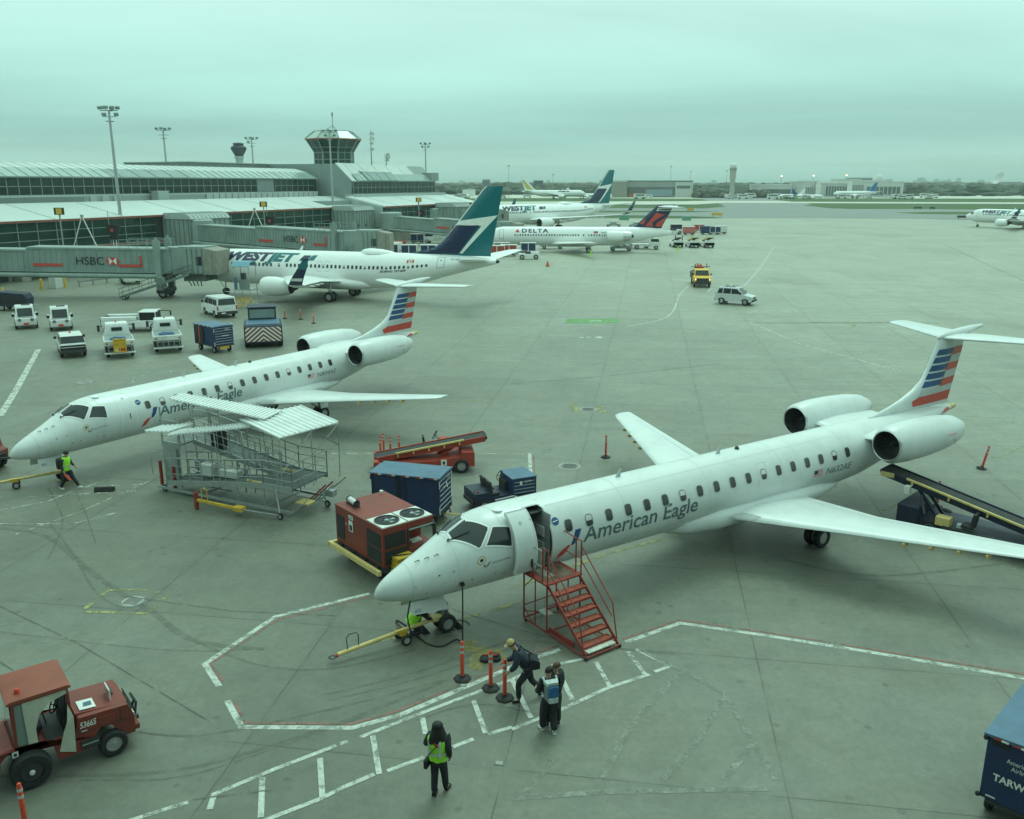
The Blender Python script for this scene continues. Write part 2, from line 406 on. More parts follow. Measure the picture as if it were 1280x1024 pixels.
grass([(1118, 265.9), (1160, 264.9), (1280, 265.0), (1600, 268), (1600, 270.6), (1280, 268.9), (1150, 267.6)])

# painted lines --------------------------------------------------------------
def paint_mat(name, rgb, wear, soft=.05):
    m = bpy.data.materials.new(name); m.use_nodes = True; t = m.node_tree; L = t.links.new; b = t.nodes['Principled BSDF']
    b.inputs['Roughness'].default_value = .7
    c = t.nodes.new('ShaderNodeTexCoord'); n = t.nodes.new('ShaderNodeTexNoise'); n.inputs['Scale'].default_value = 2.2; n.inputs['Detail'].default_value = 10; n.inputs['Roughness'].default_value = .75
    L(c.outputs['Object'], n.inputs['Vector'])
    r = t.nodes.new('ShaderNodeMapRange'); r.inputs['From Min'].default_value = wear - soft; r.inputs['From Max'].default_value = wear + soft; L(n.outputs['Fac'], r.inputs['Value'])
    tr = t.nodes.new('ShaderNodeBsdfTransparent'); mx = t.nodes.new('ShaderNodeMixShader')
    b.inputs['Base Color'].default_value = (*rgb, 1)
    n2 = t.nodes.new('ShaderNodeTexNoise'); n2.inputs['Scale'].default_value = 9; n2.inputs['Detail'].default_value = 6; L(c.outputs['Object'], n2.inputs['Vector'])
    mm = t.nodes.new('ShaderNodeVectorMath'); mm.operation = 'MULTIPLY'; mm.inputs[0].default_value = rgb
    q = t.nodes.new('ShaderNodeMapRange'); q.inputs['From Min'].default_value = .3; q.inputs['From Max'].default_value = .7; q.inputs['To Min'].default_value = .72; q.inputs['To Max'].default_value = 1.1
    L(n2.outputs['Fac'], q.inputs['Value']); L(q.outputs[0], mm.inputs[1]); L(mm.outputs[0], b.inputs['Base Color'])
    L(r.outputs[0], mx.inputs[0]); L(tr.outputs[0], mx.inputs[1]); L(b.outputs[0], mx.inputs[2])
    L(mx.outputs[0], t.nodes['Material Output'].inputs['Surface']); return m
PW = paint_mat('line_white', (.55, .57, .52), .44, .07)
PW2 = paint_mat('line_white_worn', (.50, .52, .47), .52)
PG = paint_mat('line_ghost', (.290, .300, .255), .45, .18)
PR = paint_mat('line_red', (.30, .145, .12), .45)
PY = paint_mat('line_yellow', (.36, .33, .14), .5)
PK = paint_mat('tyre_mark', (.175, .178, .148), .66, .30)
PJ = paint_mat('joint_black', (.12, .12, .105), .46)
PGR = paint_mat('stand_green', (.16, .36, .12), .46)
PO = paint_mat('yellow_patch', (.36, .31, .12), .48, .16)
_zc = [0]
def stripe(b, pts, w, m, z=.004):
    _zc[0] += 1; z += .00007 * _zc[0]
    pts = [Vector((p[0], p[1], 0)) for p in pts]
    L_, R_ = [], []
    for i, p in enumerate(pts):
        a = pts[max(i - 1, 0)]; c = pts[min(i + 1, len(pts) - 1)]
        d1 = (p - a).normalized() if i else (c - p).normalized(); d2 = (c - p).normalized() if i < len(pts) - 1 else d1
        n = (d1 + d2).normalized(); s = Vector((-n.y, n.x, 0)); k = w / 2 / max(.4, s.dot(Vector((-d1.y, d1.x, 0))))
        L_.append(p + s * k); R_.append(p - s * k)
    n = len(pts); vs = [(q.x, q.y, z) for q in L_ + R_]
    b.add(vs, [(i, i + 1, n + i + 1, n + i) for i in range(n - 1)], m)
def smooth_path(p, n=8):
    p = [Vector((q[0], q[1], 0)) for q in p]; o = []
    for i in range(len(p) - 1):
        p0 = p[max(i - 1, 0)]; p1 = p[i]; p2 = p[i + 1]; p3 = p[min(i + 2, len(p) - 1)]
        for k in range(n):
            t = k / n; o.append(.5 * ((2 * p1) + (p2 - p0) * t + (2 * p0 - 5 * p1 + 4 * p2 - p3) * t * t + (3 * p1 - p0 - 3 * p2 + p3) * t ** 3))
    return o + [p[-1]]
b = MB()
# near stand outline, white with a red inner edge
for l in ([(274, 858), (256, 830), (344, 771), (462, 742)], [(284, 876), (302, 909), (440, 910), (500, 894), (575, 862), (660, 825), (700, 812)], [(782, 803), (850, 779), (960, 795), (1080, 814), (1280, 848), (1420, 872)]):
    stripe(b, A(l), .16, PW)
for l in ([(279, 852), (263, 830), (347, 775), (462, 746)], [(293, 878), (307, 904), (440, 905), (497, 889), (574, 857), (660, 819), (700, 806)], [(778, 799), (850, 775), (960, 791), (1080, 810), (1280, 843), (1420, 867)]):
    stripe(b, A(l), .08, PR, .005)
# pedestrian walkway ladder
out_ = [(150, 1030), (235, 1003)], [(262, 1012), (268, 993), (340, 963), (400, 940), (420, 932)], [(425, 930), (436, 927)], [(450, 922), (500, 902), (560, 879), (625, 855), (655, 843)], [(690, 832), (728, 824)], [(795, 812), (838, 833), (818, 840)]
for l in out_: stripe(b, A(l), .12, PW, .006)
for l in ([(330, 1026), (400, 999), (430, 984), (468, 968)], [(484, 964), (530, 947)], [(566, 934), (592, 924)], [(610, 918), (640, 909)], [(640, 912), (700, 888), (760, 860), (812, 843)]): stripe(b, A(l), .12, PW, .006)
for l in ([(262, 1012), (268, 993)], [(326, 1022), (328, 972)], [(403, 996), (400, 948)], [(474, 968), (466, 920)], [(532, 918), (528, 897)], [(607, 917), (592, 876)], [(664, 898), (640, 850)], [(716, 876), (697, 838)], [(763, 860), (745, 828)], [(806, 843), (785, 815)]): stripe(b, A(l), .13, PW, .0075)
# ground-out ghosts of the former marking
for l in ([(850, 840), (790, 905), (752, 972)], [(905, 872), (870, 930), (828, 975)], [(855, 838), (905, 868), (940, 925), (970, 975)], [(940, 930), (905, 975)], [(640, 998), (760, 990), (960, 986)], [(690, 950), (650, 1000)], [(800, 812), (850, 838)]): stripe(b, A(l), .17, PG, .0045)
# stand lines by the far regional jet
for l in ([(0, 638), (60, 627), (95, 612), (150, 596)], [(0, 655), (90, 655), (150, 640)], [(20, 668), (100, 640), (190, 600)], [(0, 622), (60, 620), (170, 614)], [(90, 610), (170, 606), (190, 604)]): stripe(b, A(l), .10, PW2)
stripe(b, A([(0, 520), (20, 488), (48, 437)]), .38, PW)
for l in ([(0, 424), (100, 417), (200, 409), (330, 402)], [(0, 441), (48, 437)], [(36, 370), (110, 374)], [(165, 480), (168, 472), (190, 468)], [(285, 402), (300, 410)], [(130, 372), (270, 368)], [(210, 465), (240, 460)], [(322, 388), (338, 402), (380, 405), (560, 408)]): stripe(b, A(l), .13, PW2)
# belt loader bay
stripe(b, A([(400, 567), (592, 567), (662, 568)]), .10, PW2); stripe(b, A([(662, 567), (664, 612)]), .16, PW); stripe(b, A([(667, 568), (669, 612)]), .07, PR)
# apron guide lines
for l in ([(614, 409), (712, 411), (845, 410), (1000, 412)], [(560, 418), (760, 427), (900, 430)], [(600, 392), (860, 396), (1100, 398)], [(850, 410), (930, 420), (1010, 440)], [(560, 425), (700, 426)]): stripe(b, A(l), .09, PW2)
stripe(b, smooth_path(A([(868, 352), (850, 368), (842, 388), (825, 400), (784, 408)])), .16, PW)
stripe(b, A([(930, 358), (950, 335), (968, 308)]), .22, PW); stripe(b, A([(938, 403), (1000, 430), (1140, 468)]), .13, PW); stripe(b, A([(934, 392), (945, 389), (1010, 388)]), .12, PW)
stripe(b, A([(884, 365), (890, 360)]), .2, PW); stripe(b, A([(866, 365), (884, 365)]), .15, PW2)
stripe(b, A([(865, 330), (900, 310), (917, 304), (910, 295)]), .14, PW2)
stripe(b, smooth_path(A([(1180, 305), (1215, 322), (1250, 338), (1300, 360)])), .3, PY); stripe(b, A([(1040, 288), (1180, 305)]), .25, PY)
stripe(b, A([(1240, 575), (1280, 558), (1400, 510)]), .1, PY); stripe(b, A([(1100, 640), (1140, 622)]), .1, PY)
# taxi lead-in lines under the jets
stripe(b, A([(640, 735), (760, 692), (900, 655), (1010, 630)]), .16, PY); stripe(b, A([(440, 810), (520, 790), (600, 768), (660, 750)]), .16, PY)
stripe(b, A([(60, 600), (96, 606), (130, 600)]), .15, PY); stripe(b, A([(420, 510), (505, 504), (620, 500)]), .15, PY)
for l in ([(72, 740), (130, 676+54), (110, 725+25), (80, 758)],): pass
stripe(b, A([(105, 762), (135, 738), (175, 738), (212, 742)]), .16, PY); stripe(b, A([(105, 765), (185, 767), (212, 742)]), .14, PY)
stripe(b, A([(70, 483), (120, 484), (140, 476)]), .12, PY)
stripe(b, A([(716, 505), (718, 515)]), .5, PY); stripe(b, A([(750, 507), (753, 516)]), .5, PY)
for x, y in ((1020, 404), (1090, 403), (1135, 404)):
    p = at(x, y); stripe(b, [(p.x - 6, p.y), (p.x + 3, p.y)], .5, PK)
p = at(1066, 406); stripe(b, [(p.x - .3, p.y - 1.1), (p.x + .1, p.y), (p.x - .3, p.y + 1.1)], .4, PY)
# stand number patch
q = at(740, 402); b.add([(*at(706, 404.5)[:2], .004), (*at(772, 404.5)[:2], .004), (*at(775, 398.5)[:2], .004), (*at(708, 398.5)[:2], .004)], [(0, 1, 2, 3)], PGR)
for x0, x1, y in ((722, 730, 422), (733, 738, 422), (744, 753, 422), (736, 752, 401.5)):
    stripe(b, [at(x0, y), at(x1, y)], .9 if x0 == 744 else .45, PW, .008)
# yellow overspray by the drum, random patches
rp = random.Random(3)
for cx, cy, n, s_ in ((606, 818, 14, .42), (590, 805, 7, .25), (594, 830, 6, .2)):
    c = at(cx, cy)
    for k in range(n):
        a = rp.uniform(0, 6.3); d = rp.uniform(0, s_ * 1.3); x, y = c.x + math.cos(a) * d, c.y + math.sin(a) * d; r_ = rp.uniform(.08, .24)
        b.add([(x + r_ * rp.uniform(.6, 1.2) * math.cos(6.283 * j / 9), y + r_ * rp.uniform(.6, 1.2) * math.sin(6.283 * j / 9), .005 + .0006 * k) for j in range(9)], [tuple(range(9))], PO)
o = b.obj('painted_marking', smooth=False); o['kind'] = 'structure'
# tyre tracks and odd joints -------------------------------------------------
b = MB()
for i, (l, w_) in enumerate((([(0, 660), (60, 672), (120, 720), (190, 765), (240, 800), (330, 812)], .22), ([(62, 655), (90, 690), (118, 738), (150, 760)], .1), ([(-20, 970), (150, 968), (260, 955), (420, 905), (560, 850)], .13), ([(100, 975), (220, 972), (330, 940), (470, 890)], .07),
        ([(170, 915), (260, 918), (420, 885), (560, 850), (640, 842)], .1), ([(60, 610), (78, 650), (60, 700)], .08), ([(0, 790), (200, 812), (330, 812)], .08), ([(400, 870), (520, 840), (640, 800)], .1), ([(410, 876), (530, 846), (650, 806)], .08),
        ([(560, 760), (700, 800), (860, 820)], .09), ([(980, 700), (1100, 720), (1290, 700)], .15), ([(640, 480), (760, 470), (900, 455)], .18), ([(240, 800), (320, 830), (410, 836), (520, 812)], .1), ([(520, 900), (600, 880), (700, 900)], .08))):
    stripe(b, smooth_path(A(l)), w_, PK, .0035 + i * .0007)
for i, l in enumerate(([(0, 758), (100, 806), (262, 902)], [(-20, 815), (24, 843)], [(150, 745), (290, 764), (420, 770)], [(85, 590), (110, 650), (120, 680)], [(240, 1000), (340, 988)])):
    stripe(b, A(l), .022, PJ, .0145 + i * .0006)
o = b.obj('tyre_mark', smooth=False); o['kind'] = 'structure'
# manholes and drain covers
MAN = mat('manhole_iron', (.19, .20, .18), .7, .3, var=.25, scale=8)
CONCP = mat('patch_concrete', (.34, .35, .31), .85, var=.12, scale=2)
def manhole(x, y, r, lab, square=False, pale=False):
    p = at(x, y); b = MB()
    if square: b.bx(-r, r, -r * .8, r * .8, .001, .012, MAN); b.bx(-r * .7, r * .7, -r * .5, r * .5, .012, .016, CONCP)
    else:
        b.lathe([(r * 1.25, 0), (r * 1.25, .009)], (0, 0, 0), (0, 0, 1), CONCP if not pale else MAN, 28)
        b.lathe([(r, .009), (r, .016)], (0, 0, 0), (0, 0, 1), MAN if not pale else CONCP, 28)
        for k in range(-3, 4): b.bx(-r * .7, r * .7, k * r * .2 - .015, k * r * .2 + .015, .016, .02, DARK)
    o = b.obj('manhole_cover'); o.location = (p.x, p.y, 0); o.rotation_euler.z = R(-8.7); tag(o, lab, 'manhole cover', 'covers let into the apron')
manhole(166, 752, .34, 'pale round manhole cover inside a faded yellow outline left of the stairs', pale=True)
manhole(735, 512, .42, 'round manhole cover between two small yellow marks on open concrete')
manhole(712, 583, .42, 'round manhole cover just behind the nearest jet, beyond its fuselage')
manhole(106, 478, .5, 'oval looking manhole cover behind the nose of the far regional jet', pale=True)
manhole(624, 954, .11, 'small square metal cover on the concrete by the woman in the hi-vis vest', True)
manhole(579, 857, .09, 'tiny square metal cover at the base of the leftmost orange post', True)
# ================================================================ aircraft
def pchip(xs, ys, x):
    n = len(xs)
    if x <= xs[0]: return ys[0]
    if x >= xs[-1]: return ys[-1]
    h = [xs[i + 1] - xs[i] for i in range(n - 1)]; d = [(ys[i + 1] - ys[i]) / h[i] for i in range(n - 1)]
    def sl(i):
        if i == 0: return d[0]
        if i == n - 1: return d[-1]
        if d[i - 1] * d[i] <= 0: return 0
        return 2 * d[i - 1] * d[i] / (d[i - 1] + d[i])
    i = max(k for k in range(n - 1) if xs[k] <= x); t = (x - xs[i]) / h[i]; m0, m1 = sl(i), sl(i + 1)
    return (2*t**3-3*t*t+1)*ys[i] + (t**3-2*t*t+t)*h[i]*m0 + (-2*t**3+3*t*t)*ys[i+1] + (t**3-t*t)*h[i]*m1
class Fus:
    """fuselage: stations (aft, z bottom, z top, half width); x = -aft, y = port, z up"""
    def __init__(s, st): s.st = st; s.c = [[q[i] for q in st] for i in range(4)]; s.Rm = max(s.c[3])
    def dims(s, a): return [pchip(s.c[0], s.c[i], a) for i in (1, 2, 3)]
    def pt(s, a, ph, off=0.0):
        zb, zt, w = s.dims(a); h = (zt - zb) / 2
        c, q = math.cos(ph), math.sin(ph)
        n = Vector((0, c / max(w, .01), q / max(h, .01))).normalized()
        return Vector((-a, w * c, (zb + zt) / 2 + h * q)) + n * off
    def body(s, b, m, n=64, step=.3, hole=None):
        xs = set(round(q[0], 3) for q in s.st); a = 0; L_ = s.c[0][-1]
        while a < L_: xs.add(round(a, 3)); a += step if 4.5 < a < L_ * .65 else step * .4
        if hole: xs |= {hole[0], hole[1]}
        xs = sorted(xs); xs = [x for i, x in enumerate(xs) if i == 0 or x - xs[i - 1] > .012 or (hole and x in hole[:2])]
        vs = [s.pt(x, 2 * math.pi * i / n) for x in xs for i in range(n)]; fs = []
        for k in range(len(xs) - 1):
            for i in range(n):
                if hole and hole[0] <= xs[k] < hole[1] - 1e-6:
                    ph = 360 * (i + .5) / n; ph = ph - 360 if ph > 180 else ph
                    if hole[2] < ph < hole[3]: continue
                j = (i + 1) % n; fs.append((k * n + i, k * n + j, (k + 1) * n + j, (k + 1) * n + i))
        fs += [tuple(range(n)), tuple(range((len(xs) - 1) * n, len(xs) * n))]
        b.add(vs, fs, m)
    def decal(s, b, vs, fs, m, a0, ph0, side=1, off=.006, dv=.12, du=.6, flip=False):
        """2D shape (u aft from a0, v up the skin from angle ph0) laid on the skin"""
        vs, fs = split2d(vs, fs, du, dv); o = []
        for u, v in vs:
            a = a0 + u; ph = ph0 + v / s.Rm
            if side < 0: ph = math.pi - ph
            o.append(s.pt(a, ph, off))
        b.add(o, fs, m)
    def quad(s, b, pts, m, off=.006, side=1):
        """polygon with corners (aft, angle deg)"""
        vs = [(a, R(p) * s.Rm) for a, p in pts]
        s.decal(b, vs, [tuple(range(len(vs)))], m, 0, 0, side, off, .1, .15)
    def line(s, b, pts, w, m, off=.007, side=1, closed=True):
        P = [(a, R(p) * s.Rm) for a, p in pts]; n = len(P)
        for i in range(n if closed else n - 1):
            p, q = Vector(P[i]), Vector(P[(i + 1) % n]); d = (q - p).normalized(); nn = Vector((-d.y, d.x)) * w / 2
            if i % 2 == 0: p2, q2 = p - d * w / 2, q + d * w / 2
            else: p2, q2 = p + d * w / 2, q - d * w / 2
            s.decal(b, [tuple(p2 + nn), tuple(q2 + nn), tuple(q2 - nn), tuple(p2 - nn)], [(0, 1, 2, 3)], m, 0, 0, side, off, .1, .15)
AF = [(0, 0), (.012, .17), (.05, .34), (.12, .47), (.25, .56), (.4, .58), (.6, .46), (.8, .26), (1, .012)]
def airfoil(a, y, z, c, t, vert=False, camber=0.0):
    """closed ring around leading edge at aft=a, chord c, thickness t"""
    up = [(a + f * c, h * t) for f, h in AF]; lo = [(a + f * c, -h * t * (1 - camber)) for f, h in reversed(AF[1:-1])]
    lo = [(up[-1][0], -up[-1][1])] + lo
    return [(-p, y + q, z) if vert else (-p, y, z + q) for p, q in up + lo]
def wing(b, secs, m, side=1, vert=False, camber=.5):
    """secs: (a_le, y, z, chord, thickness)"""
    b.ring([airfoil(a, y * side, z, c, t, vert, camber) for a, y, z, c, t in secs], m)
class Fin:
    """vertical surface: rows (z, a_le, a_te, thickness)"""
    def __init__(s, rows): s.rows = rows
    def body(s, b, m): b.ring([airfoil(l, 0, z, t - l, th, True, 0) for z, l, t, th in s.rows], m)
    def decal(s, b, poly, m, off=.016, side=1, dv=.25, faces=None):
        vs, fs = split2d(poly, faces or [tuple(range(len(poly)))], .14, dv); o = []; zs = [r[0] for r in s.rows]
        for a, z in vs:
            k = max([i for i in range(len(zs) - 1) if zs[i] <= z] or [0]); r0, r1 = s.rows[k], s.rows[k + 1]
            t = min(1, max(0, (z - r0[0]) / (r1[0] - r0[0]))); le, te, th = [r0[i] + (r1[i] - r0[i]) * t for i in (1, 2, 3)]
            f = min(1, max(0, (a - le) / (te - le)))
            i = max(j for j in range(len(AF) - 1) if AF[j][0] <= f) if f < 1 else len(AF) - 2
            h = AF[i][1] + (AF[i + 1][1] - AF[i][1]) * (f - AF[i][0]) / (AF[i + 1][0] - AF[i][0])
            o.append((-a, side * (h * th + off), z))
        b.add(o, fs, m)
    def both(s, b, poly, m, **k):
        s.decal(b, poly, m, side=1, **k); s.decal(b, poly, m, side=-1, **k)
def wheel(parent, x, y, r, w, name='wheel'):
    b = MB(); b.lathe([(r * .6, -w / 2), (r * .9, -w / 2), (r, -w * .3), (r, w * .3), (r * .9, w / 2), (r * .6, w / 2), (r * .6, -w / 2)], (x, y, r), (0, 1, 0), BLK, 28, False)
    t = b.obj(name, parent)
    b = MB(); b.lathe([(r * .61, -w * .36), (r * .5, -w * .40), (r * .42, -w * .25), (r * .16, -w * .25), (r * .14, -w * .44), (.01, -w * .44)], (x, y, r), (0, 1, 0), RIM, 20)
    b.lathe([(r * .61, w * .36), (r * .5, w * .40), (r * .42, w * .25), (r * .16, w * .25), (r * .14, w * .44), (.01, w * .44)], (x, y, r), (0, 1, 0), RIM, 20)
    for k in range(6):
        a = k * math.pi / 3
        for sg in (-1, 1): b.tube((x + r * .3 * math.cos(a), y + sg * w * .25, r + r * .3 * math.sin(a)), (x + r * .3 * math.cos(a), y + sg * w * .3, r + r * .3 * math.sin(a)), r * .085, BLK, 8)
    b.obj('rim', t); return t
def nacelle(parent, a0, y, z, L_, r_in, r_max, m, lip=ALU, tail_r=.3, n=40, fan=True, core=None, squash=0.0, name='engine', toe=0.0):
    b = MB(); T = Matrix.Translation((-a0, y, z)) @ Matrix.Rotation(R(toe), 4, 'Z'); b.T = T
    def ly(pr, mm, caps=False): b.lathe([(r, h) for h, r in pr], (0, 0, 0), (-1, 0, 0), mm, n, caps)
    k = r_max
    ly([(.02, r_in), (.0, r_in * 1.03), (.01, r_in * 1.08), (.06, r_in * 1.14)], lip)
    ly([(.06, r_in * 1.14), (.25, k * .93), (L_ * .22, k), (L_ * .45, k), (L_ * .7, k * .92), (L_ * .88, k * .75 if tail_r < .5 * k else (k + tail_r) / 2), (L_, tail_r)], m)
    ly([(L_, tail_r), (L_ - .02, tail_r * .93), (L_ * .8, tail_r * .85)], DARK)
    ly([(.02, r_in), (.3, r_in * .96), (.62, r_in * .95)], DARK)
    o = b.obj(name, parent)
    b = MB(); b.T = T
    if fan:
        b.lathe([(r_in * .96, .6), (.02, .6)], (0, 0, 0), (-1, 0, 0), BLK, n, False)
        b.lathe([(.01, .30), (r_in * .12, .36), (r_in * .26, .6)], (0, 0, 0), (-1, 0, 0), DARK, 16, False)
        for q in range(18):
            a = q * math.pi / 9; c, s_ = math.cos(a), math.sin(a); c2, s2 = math.cos(a + .22), math.sin(a + .22)
            b.add([(-.57, r_in * .25 * c, r_in * .25 * s_), (-.5, r_in * .94 * c, r_in * .94 * s_), (-.58, r_in * .94 * c2, r_in * .94 * s2), (-.6, r_in * .25 * c2, r_in * .25 * s2)], [(0, 1, 2, 3)], DARK)
        b.obj('fan', o)
    b = MB(); b.T = T
    if core: b.lathe([(tail_r * .75, L_ * .85), (tail_r * .62, L_ + .25 * core), (tail_r * .35, L_ + .7 * core), (.02, L_ + core)], (0, 0, 0), (-1, 0, 0), DARK, 24)
    else: b.lathe([(tail_r * .8, L_ * .85), (tail_r * .3, L_ + .1), (.02, L_ + .25)], (0, 0, 0), (-1, 0, 0), DARK, 20)
    b.obj('exhaust_cone', o)
    return o
def windows(f, parent, a_list, ph, w, h, fr=.03, m=SMOKE, side=1, off=.006, r=None, frame=None):
    r = r or w * .34
    for i, a in enumerate(a_list):
        b = MB(); shade = (i * 7) % 5 == 2
        f.decal(b, rrect(w, h, r), [tuple(range(20))], m, a, ph, side, off)
        f.decal(b, *rring(w + 2 * fr, h + 2 * fr, r + fr, fr), frame or AAG, a, ph, side, off + .003)
        if shade: f.decal(b, [(-w * .42, h * .0), (w * .42, h * .0), (w * .42, h * .3), (w * .3, h * .44), (-w * .3, h * .44), (-w * .42, h * .3)], [(0, 1, 2, 3, 4, 5)], OFFW, a, ph, side, off + .004)
        b.obj('window', parent)

ERJ_ST = [(0,1.655,1.715,.03),(.04,1.60,1.80,.09),(.1,1.55,1.90,.15),(.3,1.46,2.07,.27),(.6,1.39,2.23,.41),(1,1.33,2.41,.57),(1.5,1.28,2.62,.74),(2,1.25,2.86,.87),(2.5,1.25,3.13,.98),(3,1.25,3.36,1.06),(3.5,1.25,3.48,1.11),(4.2,1.25,3.53,1.14),(19,1.25,3.53,1.14),(20.5,1.35,3.53,1.12),(22,1.62,3.52,1.03),(23.5,2.0,3.5,.88),(25,2.38,3.46,.68),(26.5,2.75,3.4,.42),(27.5,2.98,3.32,.2),(27.93,3.05,3.28,.11)]
SEAL = mat('door_outline', (.82, .83, .82), .4, var=.02)
GREYL = mat('panel_line', (.42, .44, .44), .5, var=.1)
SEAM = mat('seam_grey', (.50, .52, .51), .5, var=.1)
PANEL = mat('door_bay_grey', (.30, .32, .32), .6, var=.2, scale=3)
def regional_jet(label, q, short, reg, door_open, nmod):
    """q = nose x, y, direction of the tail in degrees"""
    root = thing('regional_jet', label, 'airplane', (q[0], q[1], 0), R(q[2] + 180), 'white regional jets with striped tails')
    cut = 1.42 if short else 0.0
    st = [(a if a < 8 else a - cut, *r) for a, *r in ERJ_ST]
    f = Fus(st); b = MB()
    f.body(b, WHITE, 64, hole=(4.58, 5.26, -34, 68) if door_open else None)
    # belly fairing
    s0 = 10.2 - cut / 2
    ring = []
    for k, (a, w_, zt, zb) in enumerate(((s0, .3, 1.7, 1.32), (s0 + .8, .95, 1.9, 1.14), (s0 + 2.2, 1.22, 2.05, 1.02), (s0 + 5.5, 1.26, 2.05, 1.0), (s0 + 7.5, 1.18, 1.95, 1.05), (s0 + 9, .8, 1.7, 1.2), (s0 + 9.9, .3, 1.55, 1.3))):
        ring.append([(-a, w_ * math.cos(t) * (1.0 if math.sin(t) > 0 else 1.0), (zt + zb) / 2 + (zt - zb) / 2 * (abs(math.sin(t)) ** .7) * (1 if math.sin(t) > 0 else -1)) for t in [2 * math.pi * i / 28 for i in range(28)]])
    b.ring(ring, WHITE)
    # blade antennas, beacon, air vents on the spine
    for a in (8.6, 13.2 - cut): b.prism([(-a, 3.5), (-a - .22, 3.5), (-a - .26, 3.78), (-a - .18, 3.78)], 'y', -.015, .015, AAG)
    for a, y in ((3.9, .25), (4.9, 0), (5.3, .12)): b.lathe([(.16 if a < 4.5 else .07, 0), (.12 if a < 4.5 else .05, .035)], (-a, y, 3.5), (0, 0, 1), SEAL, 14)
    b.lathe([(.09, 0), (.07, .08), (.02, .12)], (-14.3 + cut, 0, 3.52), (0, 0, 1), DARK, 12)
    b.lathe([(.13, 0), (.11, .35), (.09, .36)], (-27.9 + cut, 0, 3.165), (-1, 0, .1), YEL2, 14)
    body = b.obj('fuselage', root, ang=50)
    # small marks on the nose
    b = MB()
    f.decal(b, *rring(.26, .26, .13, .025), YEL, 2.87, R(8.4), off=.008)
    f.decal(b, rrect(.10, .10, .05), [tuple(range(20))], TXTK, 2.87, R(8.4), off=.007)
    f.decal(b, rrect(.26, .26, .13), [tuple(range(20))], AAB, 5.5, R(33), off=.008); f.decal(b, [(-.1, -.02), (.1, .01), (.1, .03), (-.1, .01)], [(0, 1, 2, 3)], TXTW, 5.5, R(33), off=.011)
    for a, ph, r_ in ((1.65, 16, .03), (2.05, 12, .05), (1.3, -22, .05), (2.25, -18, .03), (3.35, -23, .05), (3.65, -29, .05), (1.0, 5, .02), (2.95, -2, .03), (2.6, -20, .025)):
        f.decal(b, rrect(2 * r_, 2 * r_, r_ * .95), [tuple(range(20))], GREYL if r_ > .04 else TXTK, a, R(ph), off=.008)
    f.decal(b, *rring(.17, .17, .08, .03), TXTW, 3.42, R(-21), off=.009)
    f.decal(b, [(-.25, -.06), (-.1, -.04), (.0, .10), (-.06, .08), (-.12, .0)], [(0, 1, 2, 3, 4)], TXT, 3.15, R(-3), off=.008)
    for k in range(3): b.tube(f.pt(1.3 + .25 * k, R(70 - 6 * k), 0), f.pt(1.27 + .25 * k, R(70 - 6 * k), .07), .012, DARK); b.tube(f.pt(1.27 + .25 * k, R(70 - 6 * k), .07), f.pt(1.15 + .25 * k, R(70 - 6 * k), .08), .012, DARK)
    b.split('nose_marking', root, smooth=False)
    b = MB(); vs, fs = text_fit('American Airlines', .62, None); f.decal(b, vs, fs, TXT, 3.18, R(-3), off=.008); b.obj('operator_name', root, smooth=False)
    b = MB()
    for a in (2.2, 3.72, 8.2, 11.9, 15.6, 19.2): 
        if short and a > 15: a -= cut
        f.line(b, [(a, p) for p in range(-80, 130, 10)], .012, SEAM, .004, closed=False)
    for a0, p0, p1 in ((.95, -60, 130),): f.line(b, [(a0, p) for p in range(p0, p1, 10)], .014, SEAM, .005, closed=False)
    f.line(b, [(8.2, -28), (12, -28)], .01, SEAM, .004, closed=False); f.line(b, [(5.4, 62), (19, 62)], .01, SEAM, .004, closed=False)
    for a, p, w_, h_ in ((7.6, -25, .5, .35), (10.6, -18, .3, .25), (16.9, -20, .35, .3), (1.9, -12, .4, .3)): f.decal(b, *rring(w_, h_, .05, .012), SEAM, a, R(p), off=.005)
    b.obj('panel_line', root, smooth=False)
    # cockpit glazing
    def pane(pts, side, parent):
        b = MB(); f.quad(b, pts, GLASS, .012, side); g = b.obj('windshield', parent)
        cx = sum(p[0] for p in pts) / len(pts); cy = sum(p[1] for p in pts) / len(pts)
        b = MB(); P = [(cx + (a - cx) * 1.04, cy + (p - cy) * 1.04) for a, p in pts]; f.line(b, P, .045, SEAL, .016, side); b.obj('frame', g)
        return g
    for sd in (1, -1):
        g = pane([(2.30, 67), (2.34, 86.5), (2.93, 87.5), (2.90, 82), (3.30, 53), (3.27, 49), (2.92, 30), (2.84, 29)], sd, root)
        pane([(3.07, 27), (3.40, 48), (3.46, 50), (3.90, 43), (3.93, 40), (3.86, 15), (3.78, 15)], sd, root)
        b = MB(); p0 = f.pt(2.22, R(70), .04) if sd > 0 else f.pt(2.22, R(110), .04); p1 = f.pt(2.78, R(60 if sd > 0 else 120), .05)
        b.tube(p0, p1, .014, TXTK, 5); b.tube(f.pt(2.2, R(72 if sd > 0 else 108), 0), p0 + Vector((.03, 0, .03)), .03, TXTK, 6); b.obj('wiper', g)
    # passenger windows; the emergency exit is one of them
    nw = 16 if short else 18; ex = 10 if short else 11
    windows(f, root, [5.93 + .787 * k for k in range(nw)], R(22), .265, .37, .022)
    b = MB(); ea = 5.93 + .787 * ex
    vs, fs = rring(.53, 1.0, .1, .04); f.decal(b, vs, fs, TXTW, ea, R(21), off=.008); b.obj('emergency_exit', root)
    # lettering
    b = MB()
    vs, fs = text_fit('American Eagle', 4.85, None, shear=.12, bold=.012, sx=.9); k = .50 / max(v for u, v in vs)
